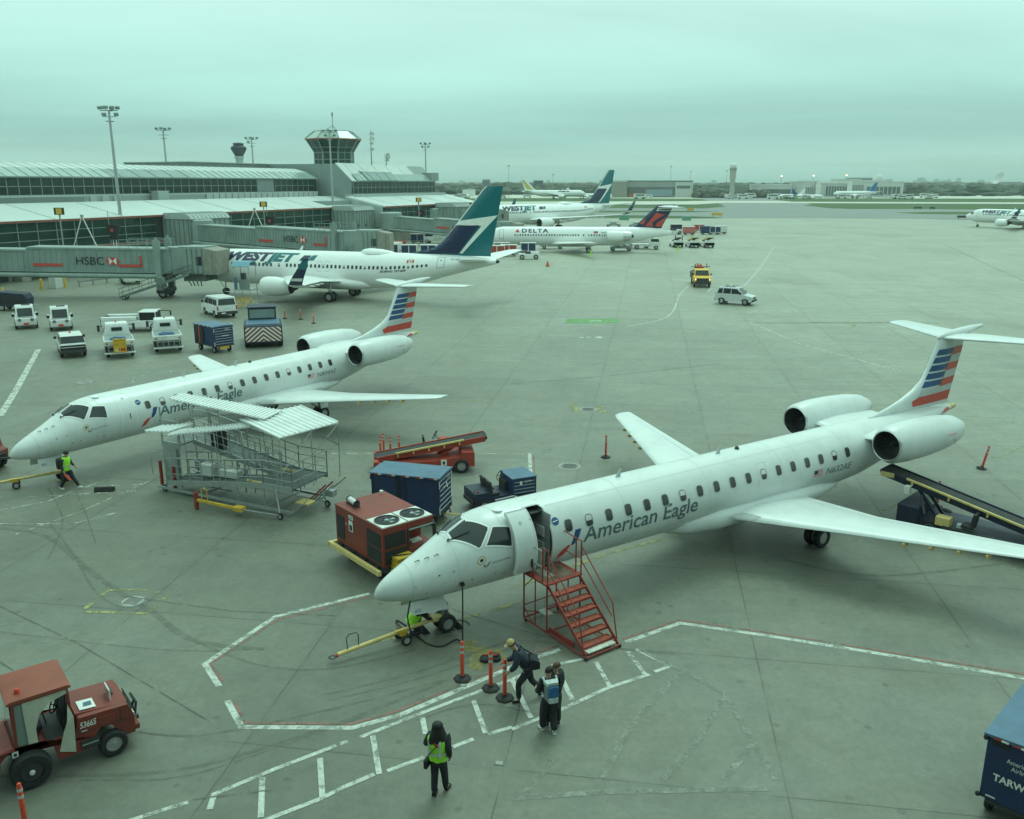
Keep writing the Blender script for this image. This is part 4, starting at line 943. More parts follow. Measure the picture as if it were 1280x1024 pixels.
def far_airliner(label, loc, hd, L_=60, finm=WHITE2, name=None, namem=TXTK, s_band=None, grp='airliners on the far side of the airfield'):
    root = thing('airliner', label, 'airplane', (loc[0], loc[1], 0), R(hd + 180), grp)
    k = L_ / 60; f = Fus([(0, 4.6 * k, 5 * k, .1), (1 * k, 3.7 * k, 6 * k, 1.2 * k), (3 * k, 2.9 * k, 7.3 * k, 2.2 * k), (6 * k, 2.3 * k, 8.2 * k, 2.9 * k), (38 * k, 2.3 * k, 8.2 * k, 2.9 * k), (50 * k, 4.3 * k, 8.1 * k, 1.9 * k), (60 * k, 6.3 * k, 7.3 * k, .2)])
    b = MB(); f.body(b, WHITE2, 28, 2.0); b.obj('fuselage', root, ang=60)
    b = MB()
    for q in range(34): f.decal(b, rrect(.5, .6, .15), [tuple(range(20))], GLASS, (8 + q * 1.2) * k, R(10), off=.05, dv=.5)
    b.obj('window_row', root)
    if name:
        b = MB(); vs, fs = text_fit(name[0], 11 * k, 2.0 * k, bold=.06); vs = [(11 * k - u, v) for u, v in vs] if name[1] < 0 else vs
        f.decal(b, vs, fs, namem, name[2] * k, R(28), side=name[1], off=.06); b.obj('airline_name', root, smooth=False)
    for sd in (1, -1):
        b = MB(); wing(b, [(19 * k, 2 * k, 3.2 * k, 11 * k, 1.2), (26 * k, 12 * k, 4.2 * k, 6 * k, .6), (36 * k, 29 * k, 6 * k, 2 * k, .2)], WHITE2, sd); wg = b.obj('wing', root)
        nacelle(root, 19 * k, 9 * k * sd, 2.6 * k, 5.5 * k, 1.3 * k, 1.6 * k, WHITE2, tail_r=1.0 * k, core=1.2, n=20, fan=False)
        b = MB(); wing(b, [(50 * k, .6 * k, 7 * k, 6 * k, .5), (56.5 * k, 10 * k, 8 * k, 2.4 * k, .2)], WHITE2, sd, camber=0); b.obj('tailplane', root)
    b = MB(); fin = Fin([(7.6 * k, 46 * k, 57 * k, .5), (9 * k, 48 * k, 57.6 * k, .6), (17.5 * k, 56 * k, 60.5 * k, .3)]); fin.body(b, finm); fo = b.obj('tail_fin', root)
    if s_band:
        b = MB(); fin.both(b, [(49.5 * k, 8.5 * k), (55 * k, 8.5 * k), (60 * k, 17 * k), (57.8 * k, 17 * k)], s_band, off=.05, dv=1.5); b.obj('tail_marking', fo, smooth=False)
    for a, y in ((5 * k, 0), (30 * k, 4 * k), (30 * k, -4 * k)): jet_gear(root, a, (y - .6, y + .6), .8 * k, .5, 3.2 * k, 'gear')
    return root
GOLD = mat('tail_gold', (.58, .46, .12), .4); SKYB = mat('tail_sky_blue', (.03, .25, .52), .4, var=.2, scale=.1); SKYD = mat('tail_deep_blue', (.01, .07, .22), .4)
far_airliner('long white airliner with a pale gold tail standing across the runway', (60.5, 735, 0), 180 - 9, 53, WHITE2, ('Aero', -1, 15), TXTK, GOLD)
far_airliner('white airliner nose just right of the gold tailed jet across the runway', (77, 780, 0), 170, 30)
far_airliner('white airliner with a sky blue tail parked at the right end of the far terminal', (276, 770, 0), 18, 45, SKYB, None, s_band=SKYD)
far_airliner('small white airliner parked in front of the far terminal, left of its white gate', (222, 745, 0), 25, 28, WHITE2)
far_airliner('small white airliner parked broadside at the middle of the far terminal', (258, 742, 0), 175, 26, SKYD)
# ================================================================ terminal pier
TRIM = mat('rust_red_trim', (.30, .085, .06), .6, var=.15)
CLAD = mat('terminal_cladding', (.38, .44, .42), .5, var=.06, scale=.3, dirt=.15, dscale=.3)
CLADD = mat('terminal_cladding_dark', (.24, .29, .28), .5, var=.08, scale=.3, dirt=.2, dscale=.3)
ROOFW = mat('roof_white', (.51, .56, .54), .35, var=.05, scale=.15, dirt=.12, dscale=.15)
SKYL = mat('skylight_glass', (.27, .36, .33), .22, var=.12, scale=.4, coat=.3)
SKYL2 = mat('skylight_glass_dark', (.14, .21, .20), .15, var=.15, scale=.4, coat=.3)
GLZ = mat('pier_glass', (.018, .050, .040), .12, var=.6, scale=.25)
GLZ2 = mat('pier_glass_upper', (.022, .045, .040), .14, var=.6, scale=.3)
MULL = mat('mullion_grey', (.30, .34, .33), .45, .3, var=.08)
BROWN = mat('lower_wall_concrete', (.30, .29, .24), .8, var=.12, scale=.6, dirt=.4)
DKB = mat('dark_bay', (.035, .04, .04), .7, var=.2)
PIER = thing('terminal_pier', 'long terminal pier with white sloping roofs and bands of dark glass on the left', 'terminal', (-66.14, 114.92, 0), math.atan2(.9257, .3782))
# local frame: x along the facade (away from the camera), y = inward
def roof(parent, s0, s1, t0, z0, t1, z1, m, name, th=.25, seam=None, sm=MULL):
    b = MB(); b.add([(s0, t0, z0), (s1, t0, z0), (s1, t1, z1), (s0, t1, z1), (s0, t0, z0 - th), (s1, t0, z0 - th), (s1, t1, z1 - th), (s0, t1, z1 - th)], [(0, 1, 2, 3), (4, 7, 6, 5), (0, 4, 5, 1), (1, 5, 6, 2), (2, 6, 7, 3), (3, 7, 4, 0)], m)
    if seam:
        s = s0 + seam / 2
        while s < s1: b.ob((s, t0 - .02, z0 + .03), (s, t1, z1 + .03), .09, .08, sm); s += seam
    return b.obj(name, parent, smooth=False)
def box_part(parent, name, x0, x1, y0, y1, z0, z1, m):
    b = MB(); b.bx(x0, x1, y0, y1, z0, z1, m); return b.obj(name, parent, smooth=False)
def win_bay(parent, s, w, t, z0, z1, rows, gm, proto=None, cols=1):
    if proto is None:
        b = MB(); b.bx(.04, w - .04, 0, .06, 0, z1 - z0, gm)
        for k in range(rows + 1): b.bx(0, w, -.05, .02, (z1 - z0) * k / rows - .045, (z1 - z0) * k / rows + .045, MULL)
        for k in range(cols): b.bx(w * k / cols - .05, w * k / cols + .05, -.07, .02, 0, z1 - z0, MULL)
        o = b.obj('window', parent, smooth=False)
    else:
        o = proto.copy(); scn.collection.objects.link(o); o.parent = parent
    o.location = (s, t, z0); return o
def lower(parent, s0, s1, t, wstart, wend, red=True):
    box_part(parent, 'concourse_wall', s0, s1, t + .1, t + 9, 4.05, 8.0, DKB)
    box_part(parent, 'lower_wall', s0, s1, t + 2.2, t + 9, 0, 4.05, BROWN)
    roof(parent, s0, s1, t - .5, 8.0, t + 9, 10.0, ROOFW, 'roof', .3, 12.0, ROOFW)
    box_part(parent, 'roof_back_wall', s0, s1, t + 9, t + 9.4, 4, 9.7, CLAD)
    box_part(parent, 'eave_band', s0, s1, t - .56, t - .5, 7.72, 7.97, TRIM)
    box_part(parent, 'sill_band', s0, s1, t - .06, t + .1, 3.8, 4.05, TRIM)
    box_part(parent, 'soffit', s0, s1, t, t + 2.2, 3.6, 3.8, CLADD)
    w_ = 3.05; n = int((wend - wstart) / w_); pr = None
    for k in range(n):
        o = win_bay(parent, wstart + k * w_, w_, t, 4.08, 7.7, 3, GLZ, pr); pr = pr or o
lower(PIER, -70, 27.5, 0, -16, 27.5)
lower(PIER, 27.5, 92, 0, 38.5, 75.5)
# columns, open bays and yellow bollards under the pier
for s in (-22, -14, -5.4, 3, 12, 21, 30, 39, 48, 57, 66, 75):
    b = MB(); b.bx(s - .7, s + .7, .3, 1.9, 0, 3.6, BROWN); b.obj('column', PIER, smooth=False)
for s in (-10, -1.5, 7.3): 
    b = MB(); b.bx(s - 3.2, s + 3.2, 2.12, 2.2, 0, 3.2, DKB)
    for k in range(8): b.bx(s - 3.2, s + 3.2, 2.09, 2.12, .4 * k + .02, .4 * k + .07, DARK)
    b.obj('roller_door', PIER, smooth=False)
for s in (18, 25, 33, 42, 51, 60): 
    b = MB(); b.bx(s - 1.5, s + 1.5, 2.12, 2.2, 1.6, 2.8, DKB)
    for k in range(4): b.bx(s - 1.5 + k, s - 1.44 + k, 2.08, 2.12, 1.6, 2.8, MULL)
    b.obj('window', PIER, smooth=False)
# upper concourse
def upper(parent, s0, s1, t, darks, wstart, blanks=(), zt=15.1, zr=15.9):
    box_part(parent, 'upper_wall', s0, s1, t + .12, t + 12, 9.3, 13.65, DKB)
    box_part(parent, 'parapet', s0, s1, t - .3, t + .12, 9.3, 11.0, CLAD)
    box_part(parent, 'sill_rail', s0, s1, t - .36, t - .3, 10.75, 11.02, ROOFW)
    box_part(parent, 'eave_gutter', s0, s1, t - .45, t + .15, 13.62, 13.78, MULL)
    s = s0
    for a, bb, dk in darks:
        roof(parent, a, bb, t - .4, 13.8, t + 2.3, zt, SKYL2 if dk else SKYL, 'skylight', .1, 1.95 if not dk else 3.9)
    roof(parent, s0, s1, t + 2.3, zt, t + 5.5, zr, ROOFW, 'roof', .2, 1.95, ROOFW)
    roof(parent, s0, s1, t + 5.5, zr, t + 12, zr + .1, ROOFW, 'roof', .2)
    w_ = 1.95; s = wstart; pr = None; n = 0
    while s + w_ <= s1 + .1 and n < 95:
        if not any(a <= s < bb for a, bb in blanks): o = win_bay(parent, s, w_, t, 11.05, 13.6, 2, GLZ2, pr); pr = pr or o; n += 1
        s += w_
    for a, bb in blanks: box_part(parent, 'blank_panel', a, bb + w_ * .6, t, t + .12, 11.05, 13.6, CLADD)
upper(PIER, -70, 88.5, 12, ((-70, 30.5, 0), (30.5, 50.5, 1), (50.5, 75, 0), (75, 88.5, 0)), -22, ((66, 72),))
# white hatches and roof plant along the parapet
b = MB()
for k in range(9): b.lathe([(.7, 0), (.7, .1)], (-14 + 2.6 * k, 11.6, 10.3), (0, -1, 0), ROOFW, 14)
b.bx(9, 24, 11.4, 11.6, 9.8, 10.7, CLADD)
for k in range(3): b.lathe([(.7, 0), (.7, .1)], (26 + 2.4 * k, 11.6, 10.3), (0, -1, 0), ROOFW, 14)
for k in range(20): b.bx(52 + 1.8 * k, 53.5 + 1.8 * k, 11.3, 11.6, 9.7, 10.9, ROOFW)
b.split('parapet_panel', PIER, smooth=False)
b = MB(); b.bx(38, 40.5, 9.6, 11.2, 9.9, 11.4, CLAD); b.bx(37.9, 40.6, 9.5, 11.3, 11.4, 11.5, ROOFW); b.obj('roof_unit', PIER, smooth=False)
# tall flat block behind, then the gabled block with its steep roof
box_part(PIER, 'tall_block', 65, 110, 26, 44, 9, 16.9, CLADD)
box_part(PIER, 'parapet_cap', 64.8, 110, 25.8, 44, 16.9, 17.1, CLAD)
b = MB(); b.prism([(4.4, 9.2), (4.0, 13.3), (7.9, 17.0), (30, 17.0), (30, 9.2)], 'x', 90.2, 131, CLADD); b.obj('gable_block', PIER, smooth=False)
roof(PIER, 90.1, 122, 3.7, 13.35, 7.9, 17.2, ROOFW, 'roof', .22, 6.0, ROOFW)
roof(PIER, 122, 131, 3.7, 13.35, 7.0, 15.2, ROOFW, 'roof', .22)
roof(PIER, 92.0, 128, 3.3, 13.4, 5.0, 14.9, SKYL, 'skylight', .1, 1.6)
roof(PIER, 96.5, 110, 3.1, 13.45, 5.3, 15.35, SKYL2, 'skylight', .12, 4.0)
roof(PIER, 96.5, 110, 5.3, 15.4, 5.9, 15.7, ROOFW, 'roof', .12)
b = MB(); b.bx(127.5, 131.5, 3.2, 6.5, 13.4, 15.4, CLADD); b.obj('stair_tower', PIER, smooth=False)
box_part(PIER, 'ledge', 88, 132, 1.5, 4.3, 9.3, 10.4, CLAD)
pr = None
for k in range(21): o = win_bay(PIER, 90.8 + 1.9 * k, 1.9, 3.9, 10.5, 13.2, 2, GLZ2, pr); pr = pr or o
# second, nearer low block
lower(PIER, 85.4, 134, -6.6, 87, 109)
b = MB(); b.prism([(-6.6, 3.6), (-6.6, 7.8), (2.4, 9.9), (2.4, 3.6)], 'x', 85.0, 85.4, CLAD); b.obj('end_wall', PIER, smooth=False)
box_part(PIER, 'link_block', 76, 90.2, 1.0, 11.5, 3.9, 9.15, CLADD)
box_part(PIER, 'lower_wall', 75.5, 92, 4.5, 10, 0, 3.9, BROWN)
# gate houses with ribbed rounded roofs
def gatehouse(s0, s1, t, label=None):
    b = MB(); b.bx(s0, s1, t - 5.5, t - .02, 3.3, 7.3, JET); 
    for k in range(9): s = s0 + (s1 - s0) * k / 8; b.bx(s - .06, s + .06, t - 5.56, t - 5.5, 3.3, 7.3, JETD)
    for k in range(6): y = t - 5.5 + .9 * k + .4; b.bx(s0 - .06, s0, y - .05, y + .05, 3.3, 7.3, JETD); 
    prof = [(t - .3, 7.3), (t - .3, 8.15), (t - 4.4, 8.15), (t - 5.2, 7.9), (t - 5.75, 7.3)]
    b.prism(prof, 'x', s0 - .15, s1 + .15, CLAD)
    for k in range(11):
        s = s0 + (s1 - s0) * k / 10; b.path([(s, t - .3, 8.2), (s, t - 4.4, 8.2), (s, t - 5.25, 7.95), (s, t - 5.8, 7.3)], .05, MULL, 4)
    for k in (0, 1): b.bx(s0 + 1.2 + 3 * k, s0 + 1.5 + 3 * k, t - 5.6, t - 5.5, 4.0, 4.5, DKB)
    b.obj('gate_house', PIER, smooth=False)
gatehouse(28.3, 37.5, 0); gatehouse(75.7, 83.5, 0); gatehouse(109.5, 118, -6.6); gatehouse(-43, -34, 0)
# octagonal apron control tower
TW = thing('apron_tower', 'octagonal glass control tower rising above the middle of the pier roof', 'control tower', (-41.8, 213, 16.2), R(22.5))
def octo(b, r0, z0, r1, z1, m): b.ring([[(r * math.cos(k * math.pi / 4), r * math.sin(k * math.pi / 4), z) for k in range(8)] for r, z in ((r0, z0), (r1, z1))], m)
b = MB(); octo(b, 4.55, -.3, 4.55, 3.5, JETD); b.obj('shaft', TW, smooth=False)
b = MB(); octo(b, 4.5, 3.5, 6.2, 6.3, GLZ); b.obj('cab_glass', TW, smooth=False)
b = MB(); octo(b, 6.65, 6.3, 6.65, 6.55, TRIM); b.obj('rim', TW, smooth=False)
b = MB(); octo(b, 6.6, 6.55, 4.3, 8.25, SKYL); octo(b, 4.35, 8.25, 4.3, 8.35, CLADD); b.obj('roof', TW, smooth=False)
b = MB()
for k in range(8):
    c, s = math.cos(k * math.pi / 4), math.sin(k * math.pi / 4); c2, s2 = math.cos((k + 1) * math.pi / 4), math.sin((k + 1) * math.pi / 4)
    b.tube((4.6 * c, 4.6 * s, -.3), (4.6 * c, 4.6 * s, 3.5), .14, MULL, 6); b.tube((4.55 * c, 4.55 * s, 3.5), (6.4 * c, 6.4 * s, 6.4), .13, MULL, 6); b.tube((6.6 * c, 6.6 * s, 6.6), (4.35 * c, 4.35 * s, 8.35), .1, MULL, 6)
    for z in (0.2, 1.9, 3.5): b.tube((4.62 * c, 4.62 * s, z), (4.62 * c2, 4.62 * s2, z), .09, MULL, 5)
    b.tube((5.2 * c, 5.2 * s, 4.6), (5.2 * c2, 5.2 * s2, 4.6), .07, MULL, 5)
    b.tube((4.62 * (c + c2) / 2, 4.62 * (s + s2) / 2, -.3), (4.62 * (c + c2) / 2, 4.62 * (s + s2) / 2, 3.5), .08, MULL, 5)
    b.tube((4.55 * (c + c2) / 2, 4.55 * (s + s2) / 2, 3.5), (6.4 * (c + c2) / 2, 6.4 * (s + s2) / 2, 6.4), .06, MULL, 5)
b.obj('mullion', TW)
b = MB()
for k in range(8):
    if k in (2, 3): continue
    c, s = math.cos((k + .5) * math.pi / 4), math.sin((k + .5) * math.pi / 4); T = Matrix.Rotation((k + .5) * math.pi / 4, 4, 'Z'); b.T = T
    for y0, y1 in ((-1.5, -.1), (.1, 1.5)):
        for z0, z1 in ((.4, 1.75), (2.05, 3.35)): b.bx(4.2, 4.24, y0, y1, z0, z1, GLZ)
b.T = None; b.obj('window', TW, smooth=False)
b = MB(); b.tube((0, 0, 8.3), (0, 0, 12.6), .09, MULL, 6); b.tube((0, 0, 9.6), (-2.2, 0, 8.3), .07, MULL, 5); b.tube((0, 0, 9.6), (1.4, 1.2, 8.3), .07, MULL, 5); b.lathe([(.22, 0), (.22, .8)], (0, 0, 11.6), (0, 0, 1), MULL, 8); b.obj('mast', TW)
def lattice(loc, h, label, extra=True):
    t = thing('antenna_mast', label, 'antenna', loc, 0)
    b = MB(); b.tube((0, 0, 0), (0, 0, h), .16, MULL, 6, .07)
    b.obj('mast', t)
    for z, r in ((h * .75, .55), (h * .9, .45), (h * .45, .35), (h * .62, .3)):
        b = MB(); b.lathe([(.02, .0), (r * .8, .12), (r, .3)], (.2 + r * .3, -.2, z), (.6, -.8, 0), OFFW, 12, False); b.bx(-.5, .6, -.08, .08, z - .05, z + .05, MULL); b.obj('dish', t)
lattice((-32.9, 212, 17.0), 7.6, 'tall aerial mast with dishes just right of the octagonal tower')
lattice((-29.6, 213, 16.8), 2.6, 'short aerial on the gabled roof to the right of the octagonal tower')
# light masts -----------------------------------------------------------------
def light_mast(x, y, ztop, label, heads=8, sc=1.0, plat=True, zbase=0):
    t = thing('light_mast', label, 'floodlight mast', (x, y, zbase), 0, 'floodlight masts along the terminal')
    h = ztop - zbase
    b = MB(); b.tube((0, 0, 0), (0, 0, h), .32 * sc, STEEL, 10, .15 * sc); b.lathe([(.55 * sc, 0), (.55 * sc, .07), (.6 * sc, .1), (.6 * sc, .02)], (0, 0, h - 1.6 * sc), (0, 0, 1), MULL, 16, False)
    b.bx(-1.3 * sc, 1.3 * sc, -.06, .06, h - .1, h + .02, MULL); b.bx(-.06, .06, -1.1 * sc, 1.1 * sc, h - .1, h + .02, MULL); b.bx(-1.0 * sc, 1.0 * sc, -.06, .06, h - .95 * sc, h - .85 * sc, MULL)
    b.obj('pole', t)
    for k in range(heads):
        a = [(-1.3, 0, 0), (1.3, 0, 0), (0, -1, 0), (0, 1, 0), (-.9, .3, -.9), (.9, .3, -.9), (-.6, -.5, 0), (.7, -.5, 0)][k]
        b = MB(); b.T = Matrix.Translation((a[0] * sc, a[1] * sc, h + (.35 + a[2]) * sc)) @ Matrix.Rotation(R(25), 4, 'X')
        b.bx(-.30 * sc, .30 * sc, -.15 * sc, .15 * sc, -.22 * sc, .22 * sc, MULL); b.bx(-.25 * sc, .25 * sc, -.17 * sc, -.15 * sc, -.18 * sc, .18 * sc, CLEAR); b.obj('floodlight', t, smooth=False)
    return t
def along(px, Y): return (px - 640) / FPX * (Y * math.cos(PITCH) + 0.2518 * (EYE - 23.5))
light_mast(along(135.5, 134) + .0, 134, 23.1, 'tallest floodlight mast, rising in front of the left part of the pier roof', 8)
light_mast(along(204, 200), 200, 24.0, 'second floodlight mast from the left, behind the pier roof', 4, 1.1)
light_mast(along(314, 215), 215, 22.8, 'floodlight mast beside the distant dark control tower', 5)
light_mast(along(411.5, 189), 189, 23.0, 'floodlight mast standing right in front of the octagonal tower', 6)
light_mast(along(531.5, 260), 260, 23.5, 'rightmost floodlight mast, at the end of the pier roof', 6)
# distant dark flared control tower
CT = thing('control_tower', 'distant dark flared control tower on a pale shaft above the pier roof', 'control tower', (along(300, 620), 620, 0), 0)
b = MB(); b.tube((0, 0, 0), (0, 0, 31), 2.5, CLAD, 16); b.lathe([(3.2, 0), (3.2, 1.4)], (0, 0, 29.0), (0, 0, 1), CLAD, 16); b.obj('shaft', CT)
b = MB(); b.lathe([(2.6, 0), (5.2, 4.6), (5.2, 5.8), (3.6, 7), (3.0, 7.2)], (0, 0, 30.6), (0, 0, 1), NAVY, 20); b.lathe([(3.2, 0), (3.8, 1.2), (1.6, 1.7)], (0, 0, 37.8), (0, 0, 1), DARK, 16); b.obj('tower_cab', CT)
# gate number signs and marshalling lights on the facade -----------------------
def gate_sign(s, t, label):
    th = thing('gate_sign', label, 'gate sign', PIER.matrix_world @ Vector((0, 0, 0)), 0)
    th.location = Vector((-66.14, 114.92, 0)) + Vector((.3782 * s - .9257 * t, .9257 * s + .3782 * t, 0)); th.rotation_euler.z = R(-8)
    b = MB(); b.tube((0, 0, 3.6), (0, 0, 9.6), .1, MULL); b.obj('pole', th)
    b = MB(); b.bx(-.6, .6, -.2, .2, 8.8, 9.7, BLK); b.obj('sign_box', th, smooth=False)
    b = MB(); b.bx(-.3, .52, -.22, -.2, 8.88, 9.62, YEL); b.obj('sign_face', th, smooth=False)
def docking(s, t, label):
    th = thing('docking_display', label, 'docking display', (0, 0, 0), R(-8))
    th.location = Vector((-66.14, 114.92, 0)) + Vector((.3782 * s - .9257 * t, .9257 * s + .3782 * t, 0))
    b = MB(); b.bx(-.9, .9, -.3, .3, 6.0, 7.1, BLK); b.bx(-.5, .5, -.28, .3, 5.0, 6.0, BLK); b.obj('display', th, smooth=False)
    b = MB(); b.bx(-.3, .15, -.32, -.3, 6.1, 6.5, SIGNR); b.obj('lamp', th, smooth=False)
    b = MB(); b.tube((-.2, 0, 3), (-.2, 0, 5), .08, OFFW, 6); b.tube((.25, 0, 3), (.25, 0, 5), .08, OFFW, 6); b.tube((-.6, 0, 7), (-.6, 0, 9), .05, MULL, 5); b.obj('post', th)
def aframe(s, t, label):
    th = thing('roof_davit', label, 'A-frame', (0, 0, 0), R(-8)); th.location = Vector((-66.14, 114.92, 0)) + Vector((.3782 * s - .9257 * t, .9257 * s + .3782 * t, 0))
    b = MB(); b.tube((-1.7, 0, 4.5), (0, 0, 8.5), .075, OFFW, 6); b.tube((1.7, 0, 4.5), (0, 0, 8.5), .075, OFFW, 6); b.lathe([(.25, 0), (.2, .3)], (0, 0, 8.4), (0, 0, 1), MULL, 8); b.obj('leg', th)
gate_sign(4, -6, 'yellow and black gate sign on a pole at the far left of the pier'); aframe(7.5, -6, 'white A-shaped frame over the leftmost bridge roof')
docking(14.5, -4, 'black docking display with a red lamp in front of the left glass band')
gate_sign(46, -6, 'yellow and black gate sign above the second bridge'); aframe(43.5, -6, 'white A-shaped frame over the second bridge roof')
docking(49, -5, 'black docking display beside the second white A-frame')
gate_sign(93.5, -11, 'yellow and black gate sign on the farther low roof'); docking(94.5, -11, 'black docking display in front of the farther glass band'); 

# ---------------------------------------------------------------- passenger bridges
def bridge(label, p, q, z0, z1, sign, cab, stair=True, pipe_side=1, w=3.0, h=2.75, cabh=0):
    """tunnel from p (terminal end) to q (aircraft end), floor heights z0, z1; cab turned by degrees"""
    p, q = Vector((*p, 0)), Vector((*q, 0)); d = q - p; L_ = d.length
    root = thing('passenger_bridge', label, 'jet bridge', (p.x, p.y, 0), math.atan2(d.y, d.x), 'green grey passenger bridges')
    # local: x towards the aircraft; camera side is y<0
    sl = (z1 - z0) / L_
    Z = lambda x: z0 + sl * x
    half = L_ * .46
    b = MB()
    for x0, x1, ww, hh in ((0, half, w - .35, h - .3), (half - .02, L_, w, h)):
        b.add([(x, y, Z(x) + zz) for x in (x0, x1) for y, zz in ((-ww / 2, 0), (ww / 2, 0), (ww / 2, hh), (-ww / 2, hh))], [(0, 1, 2, 3), (4, 7, 6, 5), (0, 4, 5, 1), (1, 5, 6, 2), (2, 6, 7, 3), (3, 7, 4, 0)], JET)
        n = int((x1 - x0) / .62)
        for k in range(n + 1):
            x = x0 + (x1 - x0) * k / n
            for sg in (-1, 1): b.ob((x, sg * (ww / 2 + .03), Z(x) + .12), (x, sg * (ww / 2 + .03), Z(x) + hh - .3), .14, .07, JETD if k % 1 else JET, up=(0, 1, 0))
        for zz, hh2 in ((.06, .16), (hh - .12, .2)):
            for sg in (-1, 1): b.ob((x0, sg * (ww / 2 + .05), Z(x0) + zz), (x1, sg * (ww / 2 + .05), Z(x1) + zz), .1, hh2, JET)
    tun = b.obj('tunnel', root, smooth=False)
    b = MB(); r = .26; y = -w / 2 - .45; zz = -.35
    b.path([(0 if not sign else -.0, y, Z(0) + zz), (L_ - 1.6, y, Z(L_ - 1.6) + zz), (L_ - .9, y, Z(L_) + zz - .25), (L_ - .7, y, Z(L_) + zz - 1.3)], r, JET, 10)
    for k in range(6): x = L_ * (k + .5) / 6; b.tube((x, y, Z(x) + zz), (x, -w / 2 + .3, Z(x)), .05, JETD)
    b.obj('air_duct', root)
    b = MB(); b.add([(x, yy, Z(x) + z_) for x in (0, L_) for yy, z_ in ((-w / 2 + .3, -.02), (w / 2 - .3, -.02), (w / 2 - .5, -.5), (-w / 2 + .5, -.5))], [(0, 1, 2, 3), (4, 7, 6, 5), (0, 4, 5, 1), (1, 5, 6, 2), (2, 6, 7, 3), (3, 7, 4, 0)], JETD); b.obj('under_frame', root, smooth=False)
    if sign:
        yv = -w / 2 - .10; o = half + .55; LL = L_ - half; ux = (1, 0, sl); vx = (0, 0, 1)
        if sign == 'full':
            b = MB(); zt = lambda x: Z(x) + .72
            for x0, x1 in ((o, o + 3.3), (L_ - 5.9, L_ - 3.2)): b.add([(x0, yv, zt(x0) - .1), (x1, yv, zt(x1) - .1), (x1, yv, zt(x1) + .22), (x0, yv, zt(x0) + .22)], [(0, 1, 2, 3)], SIGNR)
            x0 = L_ - 3.45; b.add([(x0, yv, zt(x0)), (x0 + .28, yv, zt(x0)), (x0 + .28, yv, zt(x0) + 1.15), (x0 - .1, yv, zt(x0) + 1.15), (x0 + .05, yv, zt(x0) + .75)], [(0, 1, 2, 3, 4)], SIGNR)
            b.split('sign_stripe', root, smooth=False)
            b = MB(); x0 = half + LL * .34; flat_text(b, 'HSBC', 3.1, (x0, yv - .01, Z(x0) + .85), ux, vx, TXTK, height=.88, bold=.0); b.obj('sign_text', root, smooth=False)
            b = MB(); cx = x0 + 4.1; cz = Z(cx) + 1.28; hh = .42
            b.bx(cx - hh, cx + hh, yv - .02, yv, cz - hh, cz + hh, TXTW)
            for tri in (((-2, 0), (-1, 1), (-1, -1)), ((2, 0), (1, -1), (1, 1)), ((-1, 1), (1, 1), (0, 0)), ((-1, -1), (0, 0), (1, -1))):
                b.add([(cx + u * hh, yv - .025, cz + v * hh) for u, v in tri], [(0, 1, 2)], SIGNR)
            b.obj('sign_emblem', root, smooth=False)
        else:
            b = MB(); b.add([(o, yv, Z(o) + .8), (o + 3.3, yv, Z(o + 3.3) + .8), (o + 3.3, yv, Z(o + 3.3) + 1.15), (o, yv, Z(o) + 1.15)], [(0, 1, 2, 3)], SIGNR); b.obj('sign_stripe', root, smooth=False)
            b = MB(); x0 = half + LL * .34; flat_text(b, 'HSBC', 3.1, (x0, yv - .01, Z(x0) + .85), ux, vx, TXTK, height=.88); b.obj('sign_text', root, smooth=False)
    # rotunda
    b = MB(); b.lathe([(2.3, 0), (2.3, h + .5), (2.0, h + .7)], (-.6, 0, z0 - .3), (0, 0, 1), JET, 24); b.tube((-.6, 0, 0), (-.6, 0, z0 - .3), .55, JETD, 12); b.obj('rotunda', root)
    # drive column
    xd = L_ - 1.3
    b = MB()
    for sg in (-1, 1): b.bx(xd - .35, xd + .35, sg * (w / 2 + .35) - .28, sg * (w / 2 + .35) + .28, .95, Z(xd) + h + .9, JET)
    b.bx(xd - .5, xd + .5, -w / 2 - .6, w / 2 + .6, Z(xd) - 1.0, Z(xd) - .5, JETD); b.bx(xd - .6, xd + .6, -1.6, 1.6, .55, 1.0, DARK)
    for sg in (-1, 1): b.tube((xd, sg * (w / 2 + .35), Z(xd) + h + .9), (xd, sg * (w / 2 + .35), Z(xd) + h + 1.25), .16, JET, 10)
    dc = b.obj('drive_column', root, smooth=False)
    for sg in (-1, 1): wheel(dc, xd, sg * 1.3, .5, .42)
    # roof platform with railings
    b = MB(); x0, x1 = L_ - 5.6, L_ - .4; zz = Z(L_) + h
    for yy in (-w / 2, w / 2):
        for z_ in (.5, 1.0): b.tube((x0, yy, zz + z_), (x1, yy, zz + z_), .035, JET, 5)
        for k in range(6): x = x0 + (x1 - x0) * k / 5; b.tube((x, yy, zz), (x, yy, zz + 1.0), .035, JET, 5)
    b.obj('roof_railing', root)
    # cab
    T = Matrix.Translation((L_ + 1.2, 0, z1)) @ Matrix.Rotation(R(cab), 4, 'Z')
    b = MB(); b.T = T; b.lathe([(1.9, -.1), (1.9, h + .15)], (0, 0, 0), (0, 0, 1), JET, 20); b.bx(.2, 3.2, -1.75, 1.75, -.15, h + .25, JET)
    for k in range(5): b.bx(.5 + .6 * k, .6 + .6 * k, -1.8, -1.75, 0, h, JETD)
    cb = b.obj('cab', root, smooth=False)
    b = MB(); b.T = T; b.bx(2.2, 2.9, -1.79, -1.76, .9, 1.9, GLASS); b.obj('cab_window', cb, smooth=False)
    b = MB(); b.T = T
    n = 5
